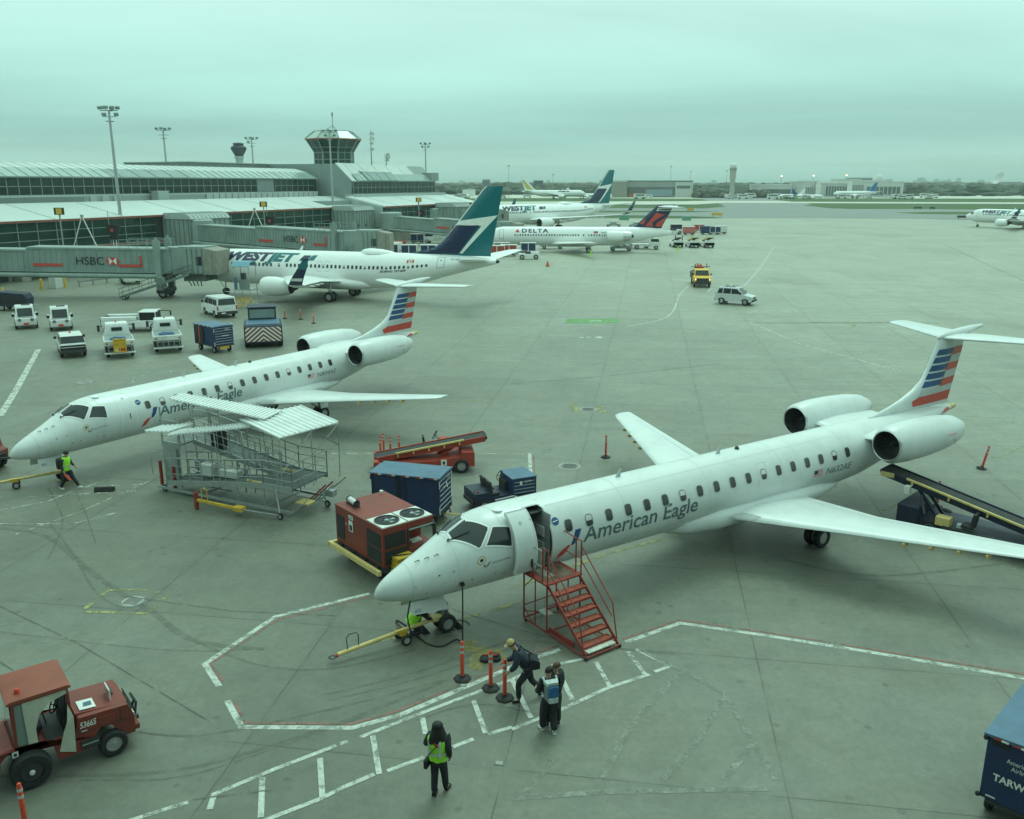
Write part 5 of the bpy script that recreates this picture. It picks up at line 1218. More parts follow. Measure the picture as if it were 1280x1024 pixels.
    for k in range(n): 
        x = 3.2 + .3 * k; e = .02 * k + (.12 if k % 2 else 0)
        b.ring([[(x, -1.85 + e, -.1), (x, 1.85 - e, -.1), (x, 1.85 - e, h + .1 - .06 * k), (x, -1.85 + e, h + .1 - .06 * k)], [(x + .3, -1.85 + .14 - e + .0, -.1), (x + .3, 1.71 + e, -.1), (x + .3, 1.71, h + .04 - .06 * k), (x + .3, -1.71, h + .04 - .06 * k)]], CANVAS)
    b.obj('canopy', cb, smooth=False)
    b = MB(); b.T = T; b.bx(.4, 3.0, -1.5, 1.5, -.9, -.15, JETD); 
    for k in range(4): b.tube((.8 + .5 * k, -1.2, -.9), (1.0 + .4 * k, -.9, -1.5), .06, DARK)
    b.obj('cab_underside', cb, smooth=False)
    if stair:
        b = MB(); x1, x0 = L_ + 2.4, L_ - 5.6; ys = (-w / 2 - .5, -w / 2 - 1.4); zb = .25
        for y in ys:
            b.ob((x1, y, z1), (x0, y, zb), .08, .28, JETD)
            for dz in (.5, 1.0): b.tube((x1, y, z1 + dz), (x0, y, zb + dz), .035, JETD, 5)
            for k in range(8): f_ = k / 7; b.tube((x1 + (x0 - x1) * f_, y, z1 + (zb - z1) * f_), (x1 + (x0 - x1) * f_, y, z1 + (zb - z1) * f_ + 1.0), .03, JETD, 5)
        for k in range(16): f_ = (k + .5) / 16; x = x1 + (x0 - x1) * f_; z = z1 + (zb - z1) * f_; b.bx(x - .14, x + .14, ys[1], ys[0], z - .02, z + .02, DARK)
        b.bx(x1, x1 + 1.4, ys[1], ys[0], z1 - .06, z1, DARK)
        st = b.obj('service_stair', root, smooth=False)
        wheel(st, x0 + .5, ys[0], .22, .12); wheel(st, x0 + .5, ys[1], .22, .12)
    return root
bridge('nearest passenger bridge, black lettered, crossing the left edge of the view', (-68.5, 100.8), (-38.9, 101.6), 3.3, 2.85, 'full', -10)
bridge('second passenger bridge, black lettered, behind the parked teal-tailed airliner', (-49.5, 141.2), (-22.0, 121.0), 4.1, 3.7, 'full', 35, stair=True)
bridge('third passenger bridge, behind the big teal tail', (-25.2, 189), (-3.6, 177.0), 3.7, 2.5, 'red', 10, stair=False)
bridge('farthest passenger bridge, at the nose of the wide airliner', (-19.0, 214), (-6.6, 216.5), 3.9, 3.6, None, 30, stair=False)
# ---- the terminal the photograph was taken from: its glazed wall stands just behind the camera and shades the near apron
hm_ = thing('terminal_building', 'tall glazed terminal wall directly behind the viewpoint', 'terminal', (0, -4.2, 0), 0)
b = MB(); b.bx(-120, 120, -30, 0, 0, 24, CLADD); b.obj('wall', hm_, smooth=False)
for k in range(12):
    b = MB(); x = -114 + 19 * k; b.bx(x, x + 18, .02, .1, 5, 22, GLZ)
    for q in range(4): b.bx(x, x + 18, .1, .18, 5 + 5.6 * q, 5.15 + 5.6 * q, MULL)
    for q in range(7): b.bx(x + 3 * q - .05, x + 3 * q + .05, .1, .2, 5, 22, MULL)
    b.obj('window', hm_, smooth=False)
# ================================================================ ground vehicles and equipment
def deg(v): return math.degrees(math.atan2(v[1], v[0]))
def steering(b, x, y, z, r=.2, m=None):
    m = m or BLK; b.T_ = None
    c = Vector((x, y, z)); pts = [c + Vector((r * .5 * math.cos(a), r * math.sin(a), r * .85 * math.cos(a))) for a in [k * math.pi / 8 for k in range(17)]]
    b.path(pts, .016, m, 5); b.tube(c - Vector((-.25, 0, .35)), c, .018, m, 5)
    for k in (0, 5, 11): b.tube(c, pts[k], .012, m, 4)
def seat(parent, x, y, z):
    b = MB(); b.bx(x - .2, x + .22, y - .23, y + .23, z, z + .12, SEAT); o = b.obj('seat', parent, bevel=.03)
    b = MB(); b.prism([(x - .2, z + .1), (x - .08, z + .1), (x - .16, z + .6), (x - .26, z + .58)], 'y', y - .22, y + .22, SEAT); b.obj('backrest', o, bevel=.03)
LAMPW0 = mat('lamp_glass', (.6, .62, .58), .2)
# ---- red cab tractor
t = thing('cab_tractor', 'rusty red cab tractor numbered 53665 with torn pale door curtains, lower left corner', 'tow tractor', (-10.62, 17.25, 0), R(38))
b = MB(); b.prism([(-1.55, .42), (-1.0, .42), (-.95, .75), (-.75, .95), (-.1, .95), (.1, .72), (.15, .36), (.85, .36), (.9, .62), (1.1, .78), (1.45, .78), (1.62, .62), (1.65, .38), (2.0, .38), (2.02, .8), (1.9, 1.14), (.62, 1.2), (.55, .85), (-.62, .82), (-.66, 1.0), (-1.5, .95)], 'y', -.66, .66, REDP); b.obj('body', t, bevel=.03)
b = MB()
b.prism([(.6, 1.18), (1.93, 1.08), (1.93, 1.13), (.6, 1.235)], 'y', -.5, .5, REDP); b.bx(1.05, 1.6, -.675, -.66, .82, 1.05, REDP); b.obj('hood', t, bevel=.012)
b = MB()
for k in range(5): b.bx(2.02, 2.035, -.4, .4, .55 + .1 * k, .6 + .1 * k, DARK)
b.bx(2.0, 2.12, -.6, .6, .40, .52, REDP); b.bx(2.03, 2.06, -.48, -.3, .62, .78, TXTW); b.obj('grille', t, smooth=False)
b = MB(); b.bx(1.7, 1.74, -.05, .3, 1.18, 1.2, DARK)
b.path([(1.62, -.28, 1.12), (1.62, -.28, 1.42), (1.62, .12, 1.42), (1.62, .12, 1.12)], .018, OFFW, 6); b.bx(1.61, 1.63, -.27, .11, 1.2, 1.4, CLEAR); b.obj('lamp_guard', t)
b = MB(); b.add([(.72, -.42, 1.245), (1.1, -.42, 1.215), (1.1, .0, 1.22), (.72, .0, 1.25)], [(0, 1, 2, 3)], TXTW); b.add([(.82, -.3, 1.25), (1.0, -.3, 1.235), (1.02, -.12, 1.235), (.85, -.14, 1.25)], [(0, 1, 2, 3)], BLUET); b.obj('paper', t, smooth=False)
b = MB(); flat_text(b, '53665', .35, (.64, -.668, .93), (1, 0, 0), (0, 0, 1), TXTW, height=.15, shear=.2, bold=.02); b.bx(.66, .78, -.672, -.668, .84, .86, TXTW); b.bx(-.72, -.6, -.672, -.665, .78, .92, TXTW); b.bx(-.69, -.63, -.675, -.672, .81, .88, DARK); b.obj('fleet_number', t, smooth=False)
b = MB()
for x, y in ((-.62, -.62), (-.62, .62), (.52, -.62), (.52, .62)): b.ob((x, y, .8), (x * .93, y, 2.02), .06, .06, REDP)
for y in (-.62, .62): b.ob((-.6, y, .84), (.52, y, .84), .05, .05, REDP); b.ob((-.6, y, 2.0), (.5, y, 2.0), .05, .05, REDP)
b.bx(-.68, -.56, -.62, .62, .8, .9, REDP); b.obj('cab_frame', t)
b = MB(); b.prism([(-.68, 2.02), (.56, 2.02), (.58, 2.06), (.5, 2.1), (-.62, 2.1), (-.7, 2.06)], 'y', -.68, .68, mat('roof_rust_red', (.265, .062, .036), .5, var=.15, scale=1.5, dirt=.35)); rf = b.obj('cab_roof', t, bevel=.01)
b = MB(); b.lathe([(.06, 0), (.06, .03), (.045, .1), (.01, .12)], (-.42, -.35, 2.1), (0, 0, 1), ORANGE, 12); b.obj('beacon', rf)
b = MB(); b.bx(-.64, -.63, -.58, .58, .92, 1.98, CLEAR); b.bx(.5, .51, -.58, .58, 1.2, 1.98, CLEAR); b.bx(-.58, -.1, .615, .625, .88, 1.96, CLEAR); b.bx(-.58, -.35, -.625, -.615, .88, 1.96, CLEAR); b.obj('cab_glass', t, smooth=False)
CURT = mat('curtain_vinyl', (.50, .50, .42), .5, var=.12, scale=4, dirt=.4)
b = MB()
b.add([(-.38, -.65, .86), (-.2, -.66, .86), (-.2, -.66, 1.3), (-.1, -.66, 1.6), (.1, -.66, 1.8), (.48, -.65, 1.9), (.48, -.65, 1.99), (-.4, -.65, 1.98)], [(0, 1, 2, 3, 4, 5, 6, 7)], CURT)
b.add([(.18, -.67, .55), (.5, -.69, .42), (.55, -.67, 1.3), (.46, -.66, 1.62), (.4, -.72, 1.25), (.3, -.7, .98)], [(0, 1, 2, 5), (5, 2, 3, 4)], CURT)
b.obj('door_curtain', t, smooth=False)
seat(t, -.25, 0, .95); b = MB(); steering(b, .28, 0, 1.35, .19); b.bx(.35, .5, -.4, .4, .85, 1.3, DARK); b.obj('steering_wheel', t)
for x, y, r, w in ((-.42, .72, .42, .30), (-.42, -.72, .42, .30), (1.28, .66, .31, .22), (1.28, -.66, .31, .22)):
    wh_ = wheel(t, x, y, r, w)
    if x < 0:
        for r_ in wh_.children: r_.data.materials[0] = DARK
        q = MB(); q.lathe([(.06, 0), (.05, .03), (.01, .035)], (x, y + (.16 if y > 0 else -.16), r), (0, 1 if y > 0 else -1, 0), OFFW, 12); q.obj('hub', wh_)
b = MB(); b.path([(2.1, .1, .5), (2.2, .1, .75), (2.14, .1, .95), (2.2, -.1, .8), (2.15, -.1, .5)], .03, DARK); b.tube((2.1, 0, .35), (2.24, 0, .35), .06, DARK); b.obj('hitch', t)

b = MB(); b.bx(.62, 1.0, -.69, -.655, .40, .62, DARK); b.bx(.64, .98, -.70, -.69, .50, .53, STEEL)
for x, z0, z1 in ((.6, .7, 1.15), (1.72, .75, 1.1)): b.bx(x, x + .012, -.668, -.66, z0, z1, DARK)
b.bx(.6, 1.9, -.668, -.66, .80, .812, DARK); b.bx(-1.45, -.7, -.668, -.66, .88, .892, DARK); b.bx(-1.52, -.66, -.70, -.52, .95, .98, REDP); b.obj('side_panel', t, smooth=False)
b = MB(); b.lathe([(.05, 0), (.06, .04), (.05, .05)], (2.03, -.5, .9), (1, 0, 0), DARK, 12); b.lathe([(.045, .05), (.02, .055)], (2.03, -.5, .9), (1, 0, 0), LAMPW0, 12); b.obj('headlight', t)
b = MB(); b.bx(-.55, .5, -.6, .6, .84, .86, DARK); b.bx(-.62, -.3, -.35, .35, .86, .95, DARK); b.tube((.1, .2, .86), (.05, .2, 1.15), .015, DARK, 5); b.tube((-.6, .5, 1.0), (-.6, .5, 1.9), .02, DARK, 5); b.path([(.45, -.3, .9), (.3, -.4, 1.1), (.4, -.5, 1.4), (.45, -.55, 1.9)], .012, DARK, 5); b.obj('cab_floor', t)
for ch_ in t.children:   # shorter bonnet overhang
    if ch_.name.split('.')[0] not in ('wheel', 'fleet_number'):
        for v_ in ch_.data.vertices:
            if v_.co.x > 1.0: v_.co.x -= .22 * min(1, (v_.co.x - 1) / .6)
# ---- red ground power unit
t = thing('power_unit', 'boxy red power unit with two roof fans by the nose of the nearest jet', 'power unit', (-4.42, 28.02, 0), R(-50))
Lx, Wy = 3.1, 2.0   # local x runs along the long side (towards the camera and right)
b = MB(); x0, x1, y0, y1 = -1.55, 1.55, -1.0, 1.0
# solid enclosure with an open control bay at the right hand end (x1, +y)
b.bx(x0, x1 - .75, y0, y1, .62, 1.95, REDP); b.bx(x1 - .75, x1, y0, y0 + .95, .62, 1.95, REDP); b.bx(x1 - .75, x1, y0 + .95, y1, .62, 1.05, REDP); b.bx(x1 - .75, x1, y0 + .95, y1, 1.75, 1.95, REDP)
b.obj('housing', t, bevel=.02)
b = MB(); b.bx(x0 - .01, x1 + .01, y0 - .01, y1 + .01, 1.95, 1.985, REDP); b.obj('roof', t, bevel=.008)
for y in (-.5, .5):
    b = MB(); cx, cy = x1 - .52, y; b.bx(cx - .5, cx + .5, cy - .47, cy + .47, 1.985, 2.02, OFFW); fp = b.obj('fan_panel', t, smooth=False)
    b = MB(); b.lathe([(.42, 0), (.42, .03), (.39, .03), (.39, .0)], (cx, cy, 2.02), (0, 0, 1), DARK, 28, False); b.lathe([(.39, .0), (.39, .004)], (cx, cy, 2.02), (0, 0, 1), BLK, 28)
    for k in range(5):
        a = k * 1.2566; b.add([(cx + .07 * math.cos(a), cy + .07 * math.sin(a), 2.03), (cx + .3 * math.cos(a), cy + .3 * math.sin(a), 2.03), (cx + .3 * math.cos(a + .55), cy + .3 * math.sin(a + .55), 2.04)], [(0, 1, 2)], CLEAR if k < 2 else DARK)
    b.lathe([(.09, 0), (.07, .02)], (cx, cy, 2.03), (0, 0, 1), CLEAR, 12)
    for k in (1, 2, 3): b.lathe([(.085 * k, 0), (.085 * k + .008, 0)], (cx, cy, 2.05), (0, 0, 1), DARK, 24, False)
    b.obj('fan', fp)
b = MB(); b.tube((x0 + .25, -.55, 2.12), (x0 + .85, -.62, 2.12), .1, OFFW, 14); b.lathe([(.12, 0), (.12, .05)], (x0 + .22, -.55, 2.12), (1, -.1, 0), DARK, 14); b.lathe([(.12, 0), (.12, .05)], (x0 + .83, -.62, 2.12), (1, -.1, 0), DARK, 14); b.bx(x0 + .2, x0 + .9, -.68, -.5, 1.985, 2.02, DARK); b.path([(x0 + .8, -.62, 2.15), (x0 + .92, -.62, 2.28), (x0 + .99, -.62, 2.26)], .04, DARK); b.obj('exhaust_silencer', t)
b = MB(); b.lathe([(.06, 0), (.07, .1), (.05, .1)], (x0 + .15, .8, 1.985), (0, 0, 1), OFFW, 10); b.obj('filler_cap', t)
b = MB()
for xa, xb, za, zb in ((x0 + .12, x0 + .62, .8, 1.65), (x1 - .98, x1 - .12, .72, 1.18), (x1 - .98, x1 - .12, 1.24, 1.75)):
    b.bx(xa, xb, y0 - .012, y0, za, zb, BLK)
    for k in range(int((zb - za) / .09)): b.bx(xa, xb, y0 - .022, y0 - .01, za + .09 * k, za + .09 * k + .025, DARK)
b.obj('grille', t, smooth=False); b = MB()
for ya, yb, za, zb in ((y0 + .08, y0 + .88, 1.25, 1.75), (y0 + .08, y0 + .88, .7, 1.18)):
    b.bx(x1, x1 + .012, ya, yb, za, zb, BLK)
b.split('vent_panel', t, smooth=False)
b = MB(); b.bx(x0 + .95, x0 + 1.22, y0 - .02, y0 - .01, 1.28, 1.66, TXTW); b.bx(x0 + 1.0, x0 + 1.17, y0 - .026, y0 - .02, 1.32, 1.52, TXTK); b.bx(x0 + .95, x0 + 1.25, y0 - .02, y0 - .01, 1.72, 1.86, TXTW)
flat_text(b, '53097', .26, (x0 + .97, y0 - .025, 1.74), (1, 0, 0), (0, 0, 1), TXTK, height=.09)
flat_text(b, 'AA', .14, (x0 + .72, y0 - .025, 1.45), (1, 0, 0), (0, 0, 1), TXTW); b.obj('sticker', t, smooth=False)
b = MB(); b.bx(x1 - .74, x1 - .02, .0, .98, 1.05, 1.07, REDP); b.bx(x1 - .5, x1 - .25, .3, .7, 1.07, 1.13, OFFW); b.tube((x1 + .02, -.02, .6), (x1 + .02, -.02, 1.75), .03, DARK, 6); b.tube((x1 + .02, .98, .6), (x1 + .02, .98, 1.75), .03, DARK, 6); b.tube((x1 + .02, -.02, 1.72), (x1 + .02, .98, 1.72), .03, CLEAR, 6); b.bx(x1, x1 + .06, 1.0, 1.08, 1.2, 1.7, DARK); b.obj('control_bay', t)
b = MB()
for k in range(4): b.prism([(x1 + .02 + .01 * k, .42 + .15 * k), (x1 + .42 - .02 * k, .42 + .15 * k), (x1 + .42, .54 + .15 * k), (x1 + .02, .54 + .15 * k)], 'y', -.75 + .02 * k, .02 - .02 * k, YEL)
b.tube((x1 + .1, -.7, 1.02), (x1 + .35, 0, .98), .03, BLK); b.obj('cable_coil', t, bevel=.02)
b = MB(); b.bx(x0 - .12, x1 + .12, y0 - .28, y0 - .16, .45, .62, YEL2); b.bx(x0 - .12, x0 + .0, y0 - .28, y1 + .1, .45, .6, YEL2)
for x in (-1.2, -.4, .4, 1.2): b.bx(x - .04, x + .04, y0 - .18, y0 + .1, .48, .58, DARK)
b.obj('bumper_rail', t, bevel=.01)
b = MB(); b.bx(x0, x1, y0 + .05, y1 - .05, .42, .62, DARK); b.obj('chassis', t, smooth=False)
for x in (-1.0, 1.0):
    for y in (-.75, .75): wheel(t, x, y, .28, .2)

# ---- blue covered baggage cart (behind the power unit)
def fence_cart(t, L_, W_, z0, z1, bars=7, doors=True):
    b = MB(); x0, x1, y0, y1 = -L_ / 2, L_ / 2, -W_ / 2, W_ / 2
    b.bx(x0, x1, y0, y1, z0, z0 + .12, DARK); b.bx(x0 + .02, x1 - .02, y0 + .03, y1 - .03, z0 + .12, z1, BLUE)
    for x in (x0, 0, x1 - .05): b.bx(x, x + .05, y0, y0 + .03, z0 + .1, z1, BLUE)
    bd = b.obj('body', t, smooth=False, bevel=.008)
    b = MB()
    b.prism([(y0 - .04, z1), (y1 + .04, z1), (y1 + .04, z1 + .05), (y0 + W_ / 2, z1 + .10), (y0 - .04, z1 + .05)], 'x', x0 - .04, x1 + .04, BLUET); b.obj('roof', t, smooth=False)
    b = MB()
    for k in range(bars): z = z0 + .22 + (z1 - z0 - .35) * k / (bars - 1); b.bx(x1 - .015, x1 + .006, y0 + .1, y1 - .1, z - .012, z + .012, AAG)
    for y in (y0 + .03, y1 - .03):
        for za in (z0 + .1, z1 - .4): b.bx(x1 - .01, x1 + .012, y - .03, y + .03, za, za + .3, AAG)
    b.obj('end_rails', t, smooth=False)
    b = MB()
    for k in range(5): x = x0 + .15 + (x1 - x0 - .5) * k / 4; b.bx(x, x + .16, y0 - .05, y0 - .04, z1 - .02, z1 + .04, REDB); b.bx(x + .16, x + .3, y0 - .05, y0 - .04, z1 - .02, z1 + .04, AAG)
    b.obj('reflector', t, smooth=False)
    return bd
t = thing('covered_cart', 'tall blue covered baggage cart with silver end rails behind the red power unit', 'baggage cart', (-3.92, 32.25, 0), R(-15.5))
fence_cart(t, 2.8, 1.42, .42, 1.95)
b = MB(); b.bx(-.35, -.3, -.73, -.71, .6, 1.9, CLOTH); b.bx(-.1, -.06, -.735, -.72, .55, 1.9, DARK)
for k in range(7): b.ob((-.3 + .04 * (k % 2), -.725, .6 + .18 * k), (-.24, -.725, .75 + .18 * k), .03, .03, DARK)
b.obj('curtain', t, smooth=False)
b = MB(); flat_text(b, '5329', .28, (1.408, .2, 1.72), (0, 1, 0), (0, 0, 1), TXTW, height=.1); b.prism([(.15, 1.35), (.25, 1.35), (.1, 1.6), (.02, 1.6)], 'x', 1.405, 1.412, TXTW); b.bx(1.405, 1.41, -.35, .0, 1.42, 1.5, AAG); b.obj('lettering', t, smooth=False)
for x in (-1.0, 1.0):
    for y in (-.52, .52): wheel(t, x, y, .21, .16)
b = MB(); b.tube((1.3, 0, .3), (2.3, .1, .3), .035, YEL2); b.tube((2.3, .1, .3), (2.45, .12, .32), .05, DARK); b.path([(1.4, 0, .45), (1.52, .05, .55), (1.6, -.05, .42)], .04, DARK); b.obj('drawbar', t)
b = MB(); b.bx(-1.7, -1.4, -.2, .2, 1.5, 1.7, BLK); b.obj('box_hitch', t, bevel=.03)

# ---- open blue baggage tractor
t = thing('baggage_tractor', 'open dark blue baggage tractor with high engine box, parked between two jets', 'tow tractor', (-.62, 33.65, 0), R(24))
b = MB(); b.prism([(-1.2, .3), (1.5, .3), (1.5, .55), (.45, .6), (.42, .62), (-.45, .6), (-.5, .82), (-1.2, .82)], 'y', -.62, .62, NAVY); b.obj('body', t, bevel=.03)
b = MB(); b.bx(.42, 1.5, -.62, .62, .5, 1.22, BLUE); hb = b.obj('engine_cover', t, bevel=.02)
b = MB(); b.bx(.40, 1.52, -.64, .64, 1.22, 1.26, BLUET); b.obj('cover_lid', hb, bevel=.01)
b = MB()
for k in range(4): b.bx(.5, 1.42, -.63, -.62, .62 + .15 * k, .635 + .15 * k, AAG)
flat_text(b, '5119', .26, (.98, -.635, 1.02), (1, 0, 0), (0, 0, 1), TXTW, height=.1); b.bx(.75, .85, -.635, -.625, .95, 1.1, TXTW); b.obj('lettering', t, smooth=False)
seat(t, -.3, -.3, .62); seat(t, -.3, .3, .62)
b = MB(); steering(b, .25, .28, 1.15, .21); b.bx(.3, .42, -.1, .5, .6, 1.0, DARK); b.obj('steering_wheel', t)
for x in (-.8, .9):
    for y in (-.55, .55): wheel(t, x, y, .27, .2)
b = MB(); b.lathe([(.05, 0), (.05, .05)], (-1.0, -.4, .83), (0, 0, 1), REDB, 8); b.path([(-1.2, -.55, .85), (-1.2, -.55, 1.0), (-1.0, -.55, 1.0)], .02, DARK); b.bx(-1.28, -1.2, -.5, .5, .35, .5, DARK); b.obj('rear_fitting', t)

# ---- red belt loader
def belt_loader(name_lab, loc, rz, L_, body, frame, rail, z_low, z_high, mirror=1, number=True):
    t = thing('belt_loader', name_lab, 'belt loader', loc, rz)
    x0, x1 = -L_ / 2, L_ / 2; s = (z_high - z_low) / L_
    b = MB(); b.prism([(x0 + .1, .30), (x1 - .95, .30), (x1 - .9, .72), (x1 - 1.3, .74), (x1 - 2.4, .62), (x0 + .1, .60)], 'y', -.85, .85, body); b.obj('chassis', t, bevel=.03)
    b = MB(); Z = lambda x: z_low + s * (x - x0)
    def slab(y0, y1, h0, h1, m, xa=x0, xb=x1): b.add([(x, y, Z(x) + h) for x in (xa, xb) for y, h in ((y0, h0), (y1, h0), (y1, h1), (y0, h1))], [(0, 1, 2, 3), (4, 7, 6, 5), (0, 4, 5, 1), (1, 5, 6, 2), (2, 6, 7, 3), (3, 7, 4, 0)], m)
    slab(-.42, .42, -.16, -.03, frame); slab(-.48, -.42, -.2, .05, frame); slab(.42, .48, -.2, .05, frame)
    bo = b.obj('boom', t, smooth=False)
    b = MB(); slab(-.36, .36, -.03, .015, BELT, x0 + .05, x1 - .02); b.tube((x1, -.4, Z(x1) - .06), (x1, .4, Z(x1) - .06), .09, BLK, 12); b.tube((x0, -.4, Z(x0) - .06), (x0, .4, Z(x0) - .06), .09, BLK, 12); b.obj('belt', bo)
    b = MB(); sy = -.56 * mirror
    b.ob((x0 + .9, sy, Z(x0 + .9) + .10), (x1 - 1.0, sy, Z(x1 - 1.0) + .10), .07, .07, rail)
    for k in range(5): x = x0 + 1.0 + (L_ - 2.2) * k / 4; b.bx(x - .03, x + .03, min(sy, sy * .8), max(sy, sy * .8), Z(x) - .1, Z(x) + .08, rail)
    b.obj('side_rail', bo)
    b = MB(); xm = x1 - 1.6
    for y in (-.3, .3): b.ob((xm - .6, y, .6), (xm + .25, y, Z(xm + .25) - .15), .08, .1, frame)
    b.obj('lift_arm', t)
    return t, x0, x1, Z
t, x0, x1, Z = belt_loader('red belt loader with black belt rising to the right behind the tall blue cart', (-3.75, 38.35, 0), R(8), 5.0, REDB, REDB, YEL2, .72, 1.55)
wheel(t, 1.35, -.8, .33, .24); wheel(t, 1.35, .8, .33, .24); wheel(t, -1.5, -.8, .33, .2); wheel(t, -1.5, .8, .33, .2)
b = MB(); b.prism([(x1 - 1.15, .3), (x1 - .55, .3), (x1 - .55, .95), (x1 - 1.15, 1.0)], 'y', -.86, .86, REDB); b.obj('rear_body', t, bevel=.02)
seat(t, -.1, .95, .72); b = MB(); b.bx(.45, .85, .6, 1.2, .6, 1.2, REDB); b.obj('console', t, bevel=.03); b = MB(); steering(b, .25, .95, 1.35, .22); b.obj('steering_wheel', t)
b = MB(); b.bx(x0 - .1, x0 + .12, -.9, .9, .3, .7, REDB); b.tube((x0 + .3, -.75, .6), (x0 + .3, -.75, .72), .07, BLK, 8); b.bx(-1.2, 1.0, .85, 1.25, .45, .6, REDB); b.obj('front_bumper', t, bevel=.02)
b = MB(); b.bx(.42, .68, -.875, -.86, .4, .68, TXTW); b.bx(.5, .6, -.88, -.875, .45, .6, TXTK); b.obj('sticker', t, smooth=False)
# ---- dark blue belt loader under the tail of the nearest jet
t, x0, x1, Z = belt_loader('dark blue belt loader with yellow rail rising under the tail of the nearest jet', (17.3, 29.6, 0), R(135), 7.6, NAVY, NAVY, YEL2, .62, 2.08, mirror=-1)
t['label'] = 'dark blue belt loader with yellow rail rising under the tail of the nearest jet'
wheel(t, -2.3, .8, .36, .26); wheel(t, -2.3, -.8, .36, .26); wheel(t, 1.7, -.75, .36, .26); wheel(t, 1.7, .75, .36, .26)
b = MB(); b.bx(x1 - 1.7, x1 - .9, -.95, .95, .3, 1.1, NAVY); b.obj('front_body', t, bevel=.04)
b = MB(); b.bx(1.0, 1.5, .55, .95, .62, .95, YEL2); b.bx(.6, .8, .6, .8, .62, .8, AAG); b.obj('battery_box', t, bevel=.02)
b = MB(); b.bx(x1 - .5, x1 + .02, .47, .5, 1.86, 2.05, YEL2); b.bx(x1 - 1.2, x1 - 1.0, .5, .75, 1.45, 1.75, TXTW); b.obj('boom_end_guard', t, bevel=.02)
seat(t, .4, .7, .75)
b = MB(); b.bx(-3.0, 1.2, .75, 1.0, .55, .66, DARK); b.tube((1.9, .9, .9), (2.2, .6, 1.5), .05, DARK); b.tube((1.8, .4, 1.2), (2.3, .4, 1.7), .06, STEEL); b.obj('side_step', t)

# ---- blue carts
def baggage_cart_open(label, loc, rz, side_txt=None):
    t = thing('baggage_cart', label, 'baggage cart', loc, rz)
    return t
t = thing('baggage_cart', 'dark blue baggage cart with pale lettering and light blue roof, cut by the right edge', 'baggage cart', (11.18, 15.98, 0), R(45))
b = MB(); b.bx(-1.3, 1.3, -.72, .72, .42, 1.88, BLUE); b.obj('body', t, bevel=.02)
b = MB(); b.prism([(-.78, 1.88), (.78, 1.88), (.78, 1.93), (0, 1.97), (-.78, 1.93)], 'x', -1.36, 1.36, BLUET); b.obj('roof', t, smooth=False)
b = MB()
T = (0, -1, 0)
flat_text(b, 'American', .45, (-1.306, .32, 1.42), T, (0, 0, 1), TXTW, height=.1); flat_text(b, 'Airlines', .36, (-1.306, .22, 1.28), T, (0, 0, 1), TXTW, height=.1)
flat_text(b, 'TARWT', .72, (-1.306, .52, .92), T, (0, 0, 1), TXTW, height=.16, bold=.03); flat_text(b, '0', .1, (-1.306, -.32, .92), T, (0, 0, 1), TXTW)
b.bx(-1.31, -1.303, .42, .6, .5, .53, TXTW); b.obj('lettering', t, smooth=False)
b = MB()
for k in range(4): b.bx(-1.375, -1.36, .6 - .36 * k - .15, .6 - .36 * k, 1.87, 1.91, REDB if k % 1 == 0 else TXTW); b.bx(-1.375, -1.36, .6 - .36 * k - .28, .6 - .36 * k - .15, 1.87, 1.91, TXTW)
b.bx(-1.31, -1.3, .3, .62, 1.7, 1.86, BLK); b.obj('reflector', t, smooth=False)
b = MB(); 
for z in (.48, 1.82):
    for y in (-.74, .74): b.sphere((-1.33, y, z), .055, BLK, 8)
b.obj('corner_bumper', t)
b = MB(); b.bx(-1.3, 1.3, -.6, .6, .34, .42, DARK); b.obj('chassis', t, smooth=False)
for x in (-.95, .95):
    for y in (-.58, .58): wheel(t, x, y, .19, .14)
# blue cart by the pushback
t = thing('baggage_cart', 'blue baggage cart with orange strap between white service truck and striped tractor', 'baggage cart', (-23.5, 67.9, 0), R(-42))
fence_cart(t, 3.0, 1.7, .5, 2.05)
b = MB(); b.bx(-1.3, -.1, -.87, -.85, .65, 1.95, BLK); b.bx(-.75, -.62, -.885, -.87, .65, 1.95, ORANGE); b.obj('curtain', t, smooth=False)
b = MB(); b.bx(1.505, 1.512, -.15, .4, 1.3, 1.36, TXTW); flat_text(b, '5321', .4, (1.515, .1, 1.75), (0, 1, 0), (0, 0, 1), TXTW, height=.13); b.bx(1.2, 1.5, -.4, .4, .3, .5, YEL); b.obj('lettering', t, smooth=False)
for x in (-1.05, 1.05):
    for y in (-.62, .62): wheel(t, x, y, .25, .18)
# blue pushback tractor with striped rear
t = thing('pushback_tractor', 'low blue pushback tractor with red and white striped rear plate', 'pushback tractor', (-20.6, 71.4, 0), R(106))
t.scale = (1.25, 1.32, 1.3)
b = MB(); b.prism([(-2.2, .3), (2.2, .3), (2.2, .95), (1.9, 1.25), (-2.1, 1.42), (-2.2, 1.35)], 'y', -1.12, 1.12, NAVY); b.obj('body', t, bevel=.05)
b = MB(); b.bx(-1.9, .4, -1.0, 1.0, 1.4, 1.46, BLUET); b.obj('deck', t, bevel=.02)
b = MB(); b.bx(.1, 1.5, -.85, .85, 1.3, 2.2, DARK); b.bx(.06, .1, -.75, .75, 1.55, 2.1, CLEAR); b.bx(.0, 1.6, -.9, .9, 2.2, 2.26, NAVY); b.obj('cab', t, bevel=.02)
b = MB(); b.bx(-2.225, -2.2, -1.05, 1.05, .42, 1.3, TXTW); 
SDR = mat('stripe_dark_red', (.20, .035, .03), .5)
